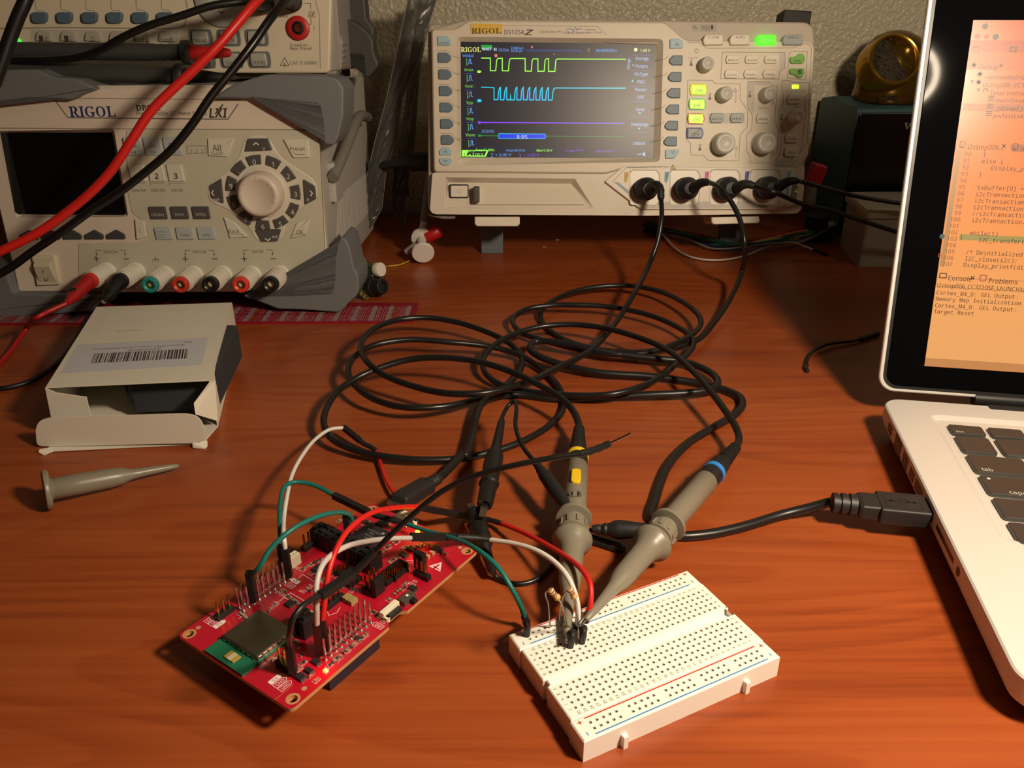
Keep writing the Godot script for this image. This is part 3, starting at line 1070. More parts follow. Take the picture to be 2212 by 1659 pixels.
	s.text("= 3.00 V", sans, -121.1, 50.8, w, 2.2, 12.0)
	s.use(glow("607828", 0.6))
	s.text("1", sans, -130.9, 50.6, w, 3.2)
	s.use(glow("f08070", 0.8))
	s.flat(P([-104.7, 129.5, -102.4, 129.5, -102.4, 127.8, -103.6, 126.8, -104.7, 127.9]), w)
	s.flat(P([-75.1, 135.4, -73.5, 135.4, -73.5, 134.3, -74.3, 133.6, -75.1, 134.3]), w)
	s.flat(P([-57, 129.5, -55.3, 129.5, -56.1, 128.5]), w)
	s.use(glow("d09a60", 0.8))
	s.text("D", sans, -28, 132.1, w, 2.4)
	s.use(deep)
	var zig := PackedVector2Array()
	var z0 := Vector2(-79.4, 132.2)
	var z1 := Vector2(-33.6, 131.7)
	for i in 41:
		zig.append(z0.lerp(z1, i / 40.0) + Vector2(0, 0.55 if i % 2 else -0.55))
	s.stroke(zig, 0.4, w)
	s.use(glow("a8c8ff", 0.85))
	var items := ["Storage", "Picture", "PicType", "PNG", "Param", "OFF", "Save", "DiskManage", "Default"]
	var spots := [15.6, 125.5, 15.4, 119.5, 15.3, 113.4, 15.3, 107.3, 15.3, 101.4, 15.1, 95.3, 15.1, 85.9, 14.9, 74, 15, 58.9]
	var wide := [10.8, 9.6, 10.8, 6.4, 9.2, 5.8, 6.8, 14.0, 9.6]
	for i in 9:
		s.text(items[i], sans, spots[i * 2], spots[i * 2 + 1], w, 2.5, wide[i])
	s.text("Storage", sans, 5, 121.3, w, 2.2, 8.4, 0.0, PI / 2 - 0.03, true)
	s.stroke(P([13.5, 50.1, 16.3, 50.1, 17, 50.9, 17.5, 50.9]), 0.4, w)
	s.flat(P([17.7, 50.2, 20, 52.3, 20.1, 48.2]), w)
	s.use(cyan)
	for q in [[7.7, 120.4, 8.8, 121.5, 8.8, 119.3], [7.4, 108.2, 8.7, 109.3, 8.7, 107.1], [13.6, 83.4, 15.9, 83.4, 14.8, 82.1], [13.6, 71.2, 15.7, 71.2, 14.7, 69.9]]:
		s.flat(P(q), w)
	s.use(glow("7080c8", 0.5))
	for q in [[7.2, 128.1, 22.9, 128], [7.2, 116.2, 22.9, 116.1], [7, 104.1, 23.1, 104], [6.8, 92, 23.3, 91.7], [6.7, 79.8, 23.3, 79.5], [6.6, 67.6, 23.3, 67.5]]:
		s.stroke(P(q), 0.35, w)

# ---------------------------------------------------------------- the power supply
func power_supply() -> void:
	var t := thing("power_supply", "beige bench power supply with a dark display, round dial and seven binding posts", "power supply", Transform3D(Basis(Vector3(1, 0, 0), Vector3(0, .9976, -.0699), Vector3(0, .0699, .9976)), Vector3(-259.572, 16.5, -597.1777)))
	var shell := mat("d2c5b6", 0.5)
	var panel := mat("bdb9a6", 0.5)
	var side := mat("b4b0aa", 0.6)
	var keyp := mat("cdc8b8", 0.45)
	var dark := mat("4f4c4b", 0.45)
	var bluish := mat("a9b0b2", 0.45)
	var black := mat("0d0d0e", 0.12)
	var ink := mat("3c3a36", 0.6)
	var line := mat("6e675c", 0.6)
	var white := mat("d8d2c6", 0.6)
	var rubber := mat("6b6e70", 0.62)
	var bo := part(t, "case")
	bo.use(side)
	bo.prism(rrect(-119, 1.5, 119, 149, 3), -225, -12, 1.0)
	# slanting ribs pressed into the side
	for i in 26:
		var z := -200.0 + i * 6.4
		bo.quad(Vector3(119.5, 24, z), Vector3(119.5, 24, z - 2.5), Vector3(119.5, 62, z - 26), Vector3(119.5, 62, z - 23.5))
		bo.quad(Vector3(119.5, 24, z), Vector3(119.5, 62, z - 23.5), Vector3(119, 62, z - 22), Vector3(119, 24, z + 1.5))
	bo.end()
	var fr := part(t, "front_bezel")
	fr.use(shell)
	var out := rrect(-120.2, 0, 120.2, 149.8, 3)
	var o2 := M.inset(M.turned(out), 2.0)
	var op := soft([-107.8, 119.7, -23.6, 120.6, -24.7, 58.3, -107.9, 58.1], 2)
	var inn := P([-108.9, 118.2, -28.2, 117.8, -28.8, 58.4, -111.6, 59.4])
	var mid := Vector2(-66.8, 89.8)
	fr.wall(M.turned(out), -8, M.turned(out), -2)
	fr.wall(M.turned(out), -2, o2, 0)
	fr.ring(o2, 0, op, 0, mid)
	fr.ring(op, 0, inn, -6, mid)
	fr.use(line)
	fr.stroke(P([-104.6, 121.7, -22.3, 120.8, 122.8, 119.3, 117.6, 2.1]), 0.5, 0.08)
	fr.stroke(P([-61.4, 140.3, -54.8, 128.6, 58.6, 126.9, 67.2, 137.2]), 0.8, 0.08)
	fr.stroke(P([-68, 141.9, 69.7, 140]), 0.4, 0.08)
	fr.end()
	var dp := part(t, "display")
	dp.use(black)
	dp.prism(P([-111.4, 118.9, -27.7, 118.5, -28.4, 57.9, -112.1, 58.7]), -9, -6.2)
	dp.end()
	# raised grey-green control panel
	var cp := part(t, "control_panel")
	cp.use(panel)
	cp.prism(soft([-14.5, 120, 122.5, 118.9, 117.4, 2.6, -69.9, 3.8, -70.3, 13.8, -65.5, 38.8, -19.8, 39.2, -12.1, 42.6, -12.6, 53.9, -21.1, 61.5, -21.6, 79.1], 1.5), -0.5, 0.6, 0.2, false)
	cp.end()
	var cl := part(t, "printed_lettering")
	cl.use(mat("28306a", 0.5))
	cl.text("RIGOL", serif, -36.8, 132.4, 0.1, 6.8, 32.5)
	cl.use(ink)
	cl.text("DP832", bold, 3.5, 134.9, 0.1, 4.0, 16.8)
	cl.text("Programmable DC Power Supply", sans, 19.4, 131.1, 0.1, 2.6, 50)
	cl.text("LXI", bold, 52.3, 131.2, 0.1, 6.6, 12.2, 0.22)
	cl.stroke(P([56.5, 136.9, 50.1, 130.5]), 0.9, 0.12)
	var z := 0.66
	cl.text("30V/3A", sans, -13.3, 77.6, z, 2.0, 10.6)
	cl.text("30V/3A", sans, .8, 77.6, z, 2.0, 10.6)
	cl.text("5V/3A", sans, 14.9, 77.5, z, 2.0, 8.6)
	for x in [-8.3, 82.4, 5.5, 82.3, 19.2, 82.3].size() / 2:
		var c := Vector2(-8.3, 82.6) + Vector2(x * 13.7, 0)
		cl.stroke(moved(P([-9, -1.5, -9.6, 0, 0, 0, 0, 1.0]), c.x, c.y), 0.25, z)
	for q in [["30V/3A", Vector2(-42.6, 32.1), 10.6], ["30V/3A", Vector2(24.4, 31.7), 10.6], ["5V/3A", Vector2(68.5, 31.7), 8.6]]:
		cl.text(q[0], sans, q[1].x, q[1].y, z, 2.0, q[2])
		for s in [-1, 1]:
			cl.stroke(moved(P([s * 6.8, 1.2, s * 10.8, 1.2, s * 10.8, -1.6]), q[1].x, q[1].y), 0.3, z)
			cl.flat(moved(P([s * 10.8 - 0.7, -1.4, s * 10.8 + 0.7, -1.4, s * 10.8, -3.0]), q[1].x, q[1].y), z)
	for q in [Vector2(-54.2, 26.8), Vector2(13, 26.4), Vector2(57.5, 26.2)]:
		cl.stroke(moved(P([-2.2, 0, 2.2, 0]), q.x, q.y), 0.7, z)
		cl.stroke(moved(P([0, -2.2, 0, 2.2]), q.x, q.y), 0.7, z)
	for q in [Vector2(-31.7, 26.6), Vector2(35.2, 26.3), Vector2(79.5, 26.1)]:
		cl.stroke(moved(P([-2.2, 0, 2.2, 0]), q.x, q.y), 0.7, z)
	for q in [[Vector2(-9.3, 26.3), 1.0], [Vector2(115.4, 5.8), 0.55]]:
		var k: float = q[1]
		cl.stroke(moved(P([-2.0 * k, 0, 2.2 * k, 0]), q[0].x, q[0].y), 0.4, z)
		cl.stroke(moved(P([0, 0, 0, 2.2 * k]), q[0].x, q[0].y), 0.4, z)
		for i in 3:
			cl.stroke(moved(P([(i - 1) * 2.0 * k, 0, (i - 1) * 2.0 * k - 0.9 * k, -1.7 * k]), q[0].x, q[0].y), 0.35, z)
	cl.stroke(P([93.6, 10.8, 96.7, 4.8, 89.3, 4.9]), 0.4, z, true)
	cl.text("!", bold, 93, 5.3, z, 2.6)
	cl.text("± 240VDC", sans, 108, 8.4, z, 2.2, 14.0)
	cl.text("MAX TO", sans, 106, 4.8, z, 2.2, 11.2)
	cl.stroke(P([26.6, 108.8, 40.5, 109, 40.2, 103.8, 26.4, 103.7]), 0.3, z, true)
	cl.use(mat("8f8b7e", 0.6))
	cl.text("1 2 3", sans, 33.5, 105.2, z, 2.4, 10.0)
	cl.end()
	# keys of the left block
	for i in 3:
		var c := Vector2(-11.5, 108.8) + Vector2(i * 14.2, 0)
		var k := key(t, "output_key", moved(soft([-6.0, -6.4, 6.4, -6.4, 5.8, 6.2, -6.4, 6.2], 0.8), c.x, c.y), 0, 2, bluish, 0.6)
		var b := part(k, "lettering")
		b.use(ink)
		b.text("On", sans, c.x, c.y + 0.8, 2.05, 2.8)
		b.text("Off", sans, c.x, c.y - 4.4, 2.05, 2.0)
		b.stroke(moved(P([-3.6, -0.6, 3.6, -0.2]), c.x, c.y), 0.2, 2.05)
		b.end()
	for i in 3:
		var c := Vector2(-11.8, 90) + Vector2(i * 13.9, 0)
		key(t, "channel_key", moved(soft([-5.4, -6.0, 6.0, -6.0, 5.2, 6.0, -6.0, 6.0], 0.6), c.x, c.y), 0, 2, keyp, 0.6, str(i + 1), ink, 4.2, bold)
	var low := ["Display", "Store", "Utility", "", "Timer", "Help"]
	for i in 6:
		var c := Vector2(-1.5, 61.2) + Vector2((i % 3) * 15.9, -(i / 3) * 15.3)
		if i > 2:
			c.x += 1.6
		key(t, "menu_key", moved(soft([-6.2, -4.6, 6.4, -4.6, 6.0, 4.6, -6.6, 4.6], 0.7), c.x, c.y), 0, 2, dark if i < 3 else bluish, 0.6, low[i], mat("b8b4aa", 0.6) if i < 3 else mat("5c5d5a", 0.6), 2.1, sans)
	var dots := part(t, "key_legend")
	dots.use(mat("5c5d5a", 0.6))
	var dc := Vector2(-2.2, 45.3)
	dots.stroke(moved(rrect(-3.4, -2.0, 3.4, 2.0, 0.6), dc.x, dc.y), 0.25, 2.05, true)
	for i in 3:
		dots.flat(circle(dc + Vector2((i - 1) * 1.4, -0.4), 0.4, 8), 2.05)
	dots.end()
	for i in 5:
		var k := soft([-108.2, 45.2, -100.2, 49, -94.2, 45.1, -94.5, 41.8, -108.5, 41.8], 0.6)
		key(t, "soft_key", moved(k, i * 16.25, 0), -1, 1.5, mat("3f4244", 0.5), 0.5)
	key(t, "side_key", soft([-19.4, 56.8, -12.8, 55.1, -12.9, 43.3, -20.8, 41.6], 0.8), -0.5, 2, keyp, 0.5, "C", mat("8a857a", 0.6), 2.6, sans)
	key(t, "all_key", soft([42.8, 114.1, 61.8, 114, 55.5, 101.1, 41.7, 102], 0.7), 0, 2, keyp, 0.6)
	var al := part(t, "key_legend")
	al.use(ink)
	al.text("All", sans, 48.5, 107.4, 2.05, 4.2)
	al.text("On/Off", sans, 48.2, 103.5, 2.05, 2.2, 8.6)
	al.text("Preset", sans, 106.5, 106.6, 2.05, 2.5, 10.6)
	al.stroke(P([103.1, 104.8, 104.5, 102.8, 111.5, 102.5]), 0.3, 2.05)
	al.text("Back", sans, 52.9, 47.4, 2.05, 2.5, 7.8)
	al.stroke(P([50.2, 45.5, 58.1, 45.5, 59.2, 43.9]), 0.3, 2.05)
	al.text("OK", sans, 102, 46.6, 2.05, 2.9)
	al.stroke(P([96.6, 43.7, 97.9, 45.1, 105.8, 45.2, 106.3, 44.3]), 0.3, 2.05)
	al.end()
	key(t, "preset_key", soft([96.8, 113.2, 114.8, 113.4, 114.4, 100.4, 102.6, 100.2], 0.7), 0, 2, keyp, 0.6)
	key(t, "back_key", soft([46.5, 57.9, 54.2, 53.8, 62.9, 43, 49.2, 42.1], 0.7), 0, 2, keyp, 0.6)
	key(t, "ok_key", soft([100.3, 53.6, 110.8, 58, 106.3, 44.3, 94.3, 41.7], 0.7), 0, 2, keyp, 0.6)
	# dial: base plate, eleven digits on a ring, four arrows, knob
	var c := Vector2(78.3, 75.7)
	var pl := part(t, "dial_plate")
	pl.use(keyp)
	pl.prism(soft([69.5, 115.8, 86.2, 115.9, 92.1, 101, 117.7, 83.8, 117.2, 69.7, 103.6, 64.8, 92.2, 52.1, 87.5, 39.7, 68.2, 39.2, 64.1, 51.1, 49.1, 64.5, 36.9, 69, 37.6, 81.5, 52.5, 89.5, 63.9, 101.2], 8), 0, 1.2, 0.6, false)
	pl.end()
	var digits := ["0", "1", "2", "3", "4", "5", "6", "7", "8", "9", "."]
	for i in 11:
		var a := deg_to_rad(99.0 - i * 360.0 / 11.0)
		var k := PackedVector2Array()
		for j in 5:
			k.append(c + Vector2.from_angle(a - 0.2 + j * 0.1) * 27.0)
		for j in 5:
			k.append(c + Vector2.from_angle(a + 0.2 - j * 0.1) * 20.5)
		var b := part(t, "digit_key")
		b.use(dark)
		b.prism(k, 1, 3.0, 0.5, false)
		var cap_node := b.end()
		b = part(cap_node, "lettering")
		b.use(mat("d8d4c8", 0.6))
		var m := c + Vector2.from_angle(a) * 23.7
		b.text(digits[i], sans, m.x, m.y - 1.6, 3.05, 3.4)
		b.end()
	var arrows := [[71.4, 113.8, 86.1, 113.9, 88.3, 105.6, 68.1, 104.8], [108.2, 85.3, 116.7, 80.1, 116.4, 70.8, 107.6, 66.6], [68.6, 49, 88.3, 48.7, 84.6, 39.7, 72.5, 39.5], [39.3, 80.9, 48.9, 86.3, 48.1, 67.8, 39.4, 72.2]]
	var signs := ["V", "A", "mV", "mA"]
	var sp := [82.4, 106.7, 110.4, 70.6, 83.1, 43.3, 43.6, 70.9]
	var hp := [77.2, 110.1, 113.3, 75.1, 77.6, 41.3, 41.4, 75.7]
	for i in 4:
		var b := part(t, "arrow_key")
		b.use(dark)
		b.prism(soft(arrows[i], 1.2), 0.6, 2.4, 0.6, false)
		var cap_node := b.end()
		b = part(cap_node, "lettering")
		b.use(mat("d8d4c8", 0.6))
		b.text(signs[i], sans, sp[i * 2], sp[i * 2 + 1], 2.45, 2.2)
		var ch := P([-2.0, -0.7, 0, 0.9, 2.0, -0.7])
		var ro := Transform2D(-PI / 2 * i, Vector2(hp[i * 2], hp[i * 2 + 1]))
		b.stroke(ro * ch, 0.8, 2.45)
		b.end()
	var kn := part(t, "dial_knob")
	kn.use(mat("cfc2b4", 0.4))
	kn.lathe([17.5, 0, 17.5, 1.5, 16, 2, 15.2, 13, 14.4, 14.5, 13.2, 15.2, 11.5, 15.2, 10.8, 14.6, 0, 14.2], at3(c.x, c.y, 1), 44)
	for i in 16:
		var d := Vector2.from_angle(TAU * i / 16)
		var n := Vector2(-d.y, d.x)
		kn.prism(PackedVector2Array([c + d * 11.2 - n * 0.2, c + d * 13.4 - n * 0.9, c + d * 13.6 + n * 0.2, c + d * 11.2 + n * 0.4]), 15.0, 16.4, 0.1, false)
	kn.end()
	# rocker switch
	var sw := part(t, "power_switch")
	sw.use(mat("cfc7ae", 0.45))
	var f0 := soft([-101.4, 29.6, -84.4, 29.8, -85, 7.6, -102.4, 6.9], 1.0)
	sw.prism(f0, 0, 3, 0.6, false)
	var s0 := P([-100.1, 26.5, -87.9, 26.6, -87, 9.6, -99.9, 9.5])
	sw.use(mat("b8b09a", 0.5))
	var q := M.turned(s0)
	sw.use(mat("c4bda6", 0.45))
	# the pressed rocker: high at the top, sloping in at the foot
	var a0 := Vector2(-99.9, 9.6)
	var a1 := Vector2(-87.1, 9.7)
	var b0 := Vector2(-99.3, 22.6)
	var b1 := Vector2(-87.8, 22.5)
	var c0 := Vector2(-99.8, 26.6)
	var c1 := Vector2(-87.7, 26.7)
	sw.quad(M.V(a0, 3.1), M.V(a1, 3.1), M.V(b1, 7), M.V(b0, 7))
	sw.quad(M.V(b0, 7), M.V(b1, 7), M.V(c1, 3.4), M.V(c0, 3.4))
	sw.tri(M.V(a1, 3.1), M.V(c1, 3.4), M.V(b1, 7))
	sw.tri(M.V(a0, 3.1), M.V(b0, 7), M.V(c0, 3.4))
	sw.use(ink)
	var m0 := (a0 + a1) / 2 * 0.78 + (b0 + b1) / 2 * 0.22
	var m1 := (a0 + a1) / 2 * 0.3 + (b0 + b1) / 2 * 0.7
	sw.stroke(circle(m0, 1.3, 16), 0.4, 4.2, true)
	sw.stroke(PackedVector2Array([m1 - Vector2(0, 1), m1 + Vector2(0, 1)]), 0.5, 6.1)
	sw.end()
	# binding posts
	var cols := ["c8352c", "1c1c1c", "2f8f86", "c8402f", "1c1c1c", "d8402f", "1c1c1c"]
	var px := [-48, 17, -25.9, 16.8, -4.2, 14.1, 17.8, 14, 39.8, 14.1, 61.9, 13.8, 83.6, 14]
	for i in 7:
		var p := part(t, "binding_post")
		var w := at3(px[i * 2], px[i * 2 + 1], 0)
		p.use(white)
		p.lathe([7.4, 0, 7.4, 2, 6.5, 2.4, 6.5, 25, 6.2, 26.5, 0, 26.5], w, 26)
		for j in 20:
			var d := Vector2.from_angle(TAU * j / 20)
			var n := Vector2(-d.y, d.x) * 0.35
			var o := Vector2(px[i * 2], px[i * 2 + 1])
			p.prism(PackedVector2Array([o + d * 6.3 - n, o + d * 6.9 - n, o + d * 6.9 + n, o + d * 6.3 + n]), 4, 23, 0.0, false)
		var post_node := p.end()
		p = part(post_node, "coloured_socket")
		p.use(mat(cols[i], 0.35))
		p.lathe([5.9, 26, 6.1, 28, 5.7, 30.4, 4.2, 30.8, 3.0, 30, 2.9, 24, 0, 24], w, 26)
		p.use(mat("8a7a55", 0.3, 1.0))
		p.lathe([2.9, 24.2, 2.9, 28.5, 2.1, 28.5, 2.0, 24.2], w, 16)
		p.use(black)
		p.lathe([2.1, 24.5, 0, 24.5], w, 14)
		p.end()
	# rubber corner bumpers
	var bumps := [[55.1, -.2, 80.6, -11.3, 97.9, -11.8, 126.4, -14.2, 130.9, -11.6, 134.8, -6.9, 142, -1, 143.9, 5.5, 144.2, 15.2, 141.5, 19.8, 139.8, 34.2, 138, 41.2, 133.7, 44, 129.8, 38.5, 127.3, 28.7, 125.6, 13.1, 122.8, 1.6, 96, .3],
		[53.4, 141.2, 59.1, 145.4, 69.5, 151.1, 90.9, 156.7, 131.3, 155.9, 140, 153.8, 144, 147.7, 142.2, 129.4, 137.7, 115.4, 134.3, 109.4, 127.1, 110.4, 126.9, 129.5, 125.7, 136.9, 97.9, 139.2, 80.4, 141.1],
		[-109.8, 160.4, -65.2, 160.7, -56.1, 155.9, -39.5, 154.6, -32.2, 151, -27.4, 147.7, -40.1, 143.8, -45.5, 140.8, -72.7, 141.8, -99, 139.2, -116.5, 133.8],
		[-143.1, 28.7, -119.9, 18.7, -119.7, 10.8, -118.2, 2.2, -76.3, .9, -44.9, -.4, -61.3, -12.1, -126.2, -16.9, -154.1, -14.5]]
	for i in 4:
		var b := part(t, "rubber_bumper")
		b.use(rubber)
		b.prism(soft(bumps[i], 2), -34, 8, 1.3)
		b.end()
	var st := part(t, "strap_holder")
	st.use(mat("aaa6a0", 0.6))
	st.prism(rrect(118, 62, 124, 92, 1.5), -62, -34, 1.5)
	st.end()
	var hs := wpart(t, "side_strap")
	hs.use(mat("77736c", 0.6))
	# a strap that runs back along the side
	var sv := P3([-138, 100, -640, -134, 112, -665, -126, 135, -715, -124, 128, -770])
	hs.tube(curve([-136, 96, -632, -132, 110, -665, -128, 128, -715, -130, 120, -775], 6), 4.5, 8)
	hs.end()
	for s in [-1, 1]:
		var ft := wpart(t, "rear_foot")
		ft.use(mat("2a2a2a", 0.7))
		ft.lathe([0, 0, 10, 0, 9, 3, 0, 4], Transform3D(Basis(Vector3(1, 0, 0), -PI / 2), Vector3(-259 + s * 95, 0, -800)), 14)
		ft.end()
	for s in [-1, 1]:
		var ft := wpart(t, "front_foot")
		ft.use(mat("2a2a2a", 0.7))
		ft.lathe([0, 0, 11, 0, 10, 17, 0, 17.5], Transform3D(Basis(Vector3(1, 0, 0), -PI / 2), Vector3(-259 + s * 70, 2.6, -640)), 14)
		ft.end()

# ---------------------------------------------------------------- the multimeter on top of it
func multimeter() -> void:
	var t := thing("bench_multimeter", "beige bench multimeter standing on the power supply, with grey blue keys", "multimeter", Transform3D(Basis(Vector3(1, 0, 0), Vector3(0, .9976, -.0699), Vector3(0, .0699, .9976)), Vector3(-244.0554, 168, -674.5123)))
	var shell := mat("d3c7b0", 0.5)
	var grey := mat("8b8c8a", 0.5)
	var blue := mat("54687a", 0.45)
	var ink := mat("3c3a36", 0.6)
	var line := mat("8c8270", 0.6)
	var cs := part(t, "case")
	cs.use(mat("8f8b85", 0.6))
	cs.prism(rrect(-118, 1, 113, 86, 3), -130, -6, 1.0)
	cs.end()
	var fr := part(t, "front_bezel")
	fr.use(shell)
	fr.prism(soft([-171.4, .8, 101.5, -.8, 104.5, .5, 110.3, 50.4, 111.9, 69, -153.9, 70.3], 2.5), -9, 0, 1.5)
	fr.use(line)
	fr.stroke(P([-142.5, 31.9, -99, 32.5, -7.9, 31.1, -2.4, 33.3, 1.6, 44.7, .9, 55]), 0.8, 0.08)
	fr.stroke(P([97.6, 53.5, 100.3, 40.1, 97.4, 2.2]), 0.5, 0.08)
	for i in 6:
		var x := i * 18.9
		fr.stroke(moved(P([-111.4, 53.5, -112.4, 45.3, -111.3, 44]), x, 0), 0.5, 0.08)
		fr.stroke(moved(P([-111.2, 44.2, -107.3, 44, -105.5, 42.1, -105.8, 37, -108.9, 34.4]), x, 0), 0.5, 0.08)
	fr.use(mat("b8b0a2", 0.6))
	fr.flat(P([-119.3, 31.3, -8.1, 29.7, -10.4, 21.3, -121.4, 21.8]), 0.06)
	fr.end()
	for i in 6:
		var k := soft([-115.8, 42.1, -112.7, 43.3, -104.2, 43, -103.6, 41, -105.1, 36.6, -108.2, 35.2, -114.5, 35.2, -116.4, 36.9], 1.5)
		key(t, "soft_key", moved(k, i * 18.85, -i * 0.1), -1, 3, blue, 1.0)
	var names := ["═ V", "═ I", "Ω", "•)))", "Freq", "Preset"]
	for i in 6:
		var k := soft([-116.9, 23.3, -114.7, 29.1, -111.9, 30.5, -105.3, 30.1, -103.7, 28, -104.4, 22.7], 1.2)
		key(t, "function_key", moved(k, i * 18.6, -i * 0.15), -1, 2, mat("aaa698", 0.5), 0.6, names[i], ink, 3.0, sans, -0.6, 0.0 if i < 4 else 10.0)
	var lg := part(t, "power_light")
	lg.use(glow("20ff40", 1.0, "60ff60"))
	lg.lathe([4.2, 0, 4.0, 1.2, 0, 2.0], at3(-132.2, 21.3, 0), 18)
	lg.end()
	var lab := ["Meas", "Math", "Trig", "", "Save", "Utility"]
	for i in 6:
		var c := Vector2(8.7, 24.6) + Vector2((i % 3) * 21.2, -(i / 3) * 15.6)
		var w := part(t, "key_well")
		w.use(mat("6a6e70", 0.5))
		w.prism(moved(soft([-8.4, -6, 8.4, -6, 9.2, 0, 8.4, 6, -8.4, 6, -9.2, 0], 2.0), c.x, c.y), -0.5, 0.4, 0.1, false)
		w.end()
		key(t, "menu_key", moved(soft([-6.0, -4.6, 6.0, -4.6, 6.4, 0, 5.6, 4.8, -5.6, 4.8, -6.4, 0], 1.5), c.x, c.y), 0, 2.5, mat("a8a69c", 0.5), 0.8, lab[i], ink, 3.0, sans, -0.5)
	var dl := part(t, "range_ring")
	dl.use(mat("a9a8a2", 0.45))
	dl.lathe([20, 0, 20, 2.0, 18.5, 3.0, 9, 3.0, 8, 2, 0, 2], at3(28.1, 51.8, 0), 32)
	dl.use(ink)
	var rc := Vector2(28, 42.4)
	dl.stroke(moved(P([-2.2, 1.0, 0, -1.0, 2.2, 1.0]), rc.x, rc.y), 0.8, 3.05)
	dl.text("Range", sans, 26.9, 36.4, 0.1, 2.6, 9.6)
	dl.end()
	var pr := part(t, "printed_lettering")
	pr.use(ink)
	pr.text("Fused on", sans, 82.8, 19.3, 0.1, 2.2, 13.2)
	pr.text("Rear Panel", sans, 84, 16.9, 0.1, 2.2, 16.2)
	pr.text("CAT II (600V)", sans, 85, 6.6, 0.1, 2.3, 20.5)
	pr.stroke(P([70.8, 10.3, 73.6, 4.9, 66.9, 4.9]), 0.45, 0.1, true)
	pr.text("!", bold, 70.3, 5.2, 0.1, 3.2)
	pr.text("10A", sans, 94.6, 41.8, 0.1, 2.0, 5)
	pr.text("RMS", sans, 94.4, 39.5, 0.1, 2.0, 5)
	pr.text("Max", sans, 73, 39.7, 0.1, 2.0, 7)
	pr.text("I", sans, 95.4, 31.3, 0.1, 2.2)
	pr.stroke(P([89.8, 48.2, 94.5, 48.2, 94.1, 44.1]), 0.35, 0.1)
	pr.stroke(P([93.5, 38.3, 93.6, 33.9, 91.8, 33.9]), 0.35, 0.1)
	pr.end()
	var j := part(t, "red_jack")
	j.use(mat("b3221f", 0.4))
	j.lathe([8.6, 0, 8.6, 2.2, 7.6, 3.0, 4.8, 3.0, 4.5, 1.0, 0, 1.0], at3(83.6, 31.2, 0), 30)
	j.use(mat("101010", 0.5))
	j.lathe([4.6, 0.9, 4.6, 2.6, 3.6, 2.8, 3.2, 1.2, 0, 1.2], at3(83.6, 31.2, 0), 24)
	j.use(mat("5a1513", 0.5))
	j.lathe([2.9, 1.2, 2.9, 2.4, 2.0, 2.4, 1.8, 1.3, 0, 1.3], at3(83.6, 31.2, 0), 18)
	j.end()
	# grey side bumper with a serrated edge, and the black handle hinge
	var bu := part(t, "side_bumper")
	bu.use(mat("8e8a84", 0.6))
	bu.prism(soft([99, -1.7, 102.1, 25, 103.3, 29.6, 106.9, 30.2, 112, 28.2, 113.9, 24.3, 115, 20.3, 113.7, 18.3, 114.9, 15.7, 113.4, 14, 114.6, 11.4, 113, 9.7, 113.9, 7, 109.8, 1.6, 106, -4.4, 100.1, -5.8], 1.0), -26, -8, 2.0)
	bu.end()
	var ha := part(t, "carrying_handle")
	ha.use(mat("3c3b39", 0.6))
	ha.prism(soft([100.9, 39.3, 116.5, 38.5, 126.5, 31.6, 132.7, 24, 132.8, 14.2, 136.3, 4.3, 128.4, -4.5, 123, -6.3, 122.8, 11.5, 99.2, 10.2], 2.0), -62, -45, 2.0)
	ha.prism(soft([101.9, 67.1, 125.8, 67, 126.1, 39.6, 131.7, 32.6, 129.5, 11.4, 123.3, 11.4, 120.3, 32.7, 99.4, 38.4], 2.0), -76, -60, 2.0)
	ha.end()
	for s in [-1, 1]:
		var ft := part(t, "foot")
		ft.use(mat("222222", 0.7))
		ft.box(Vector3(s * 88 - 14, -5.5, -100), Vector3(s * 88 + 14, 1.5, -70), 1.5)
		ft.end()

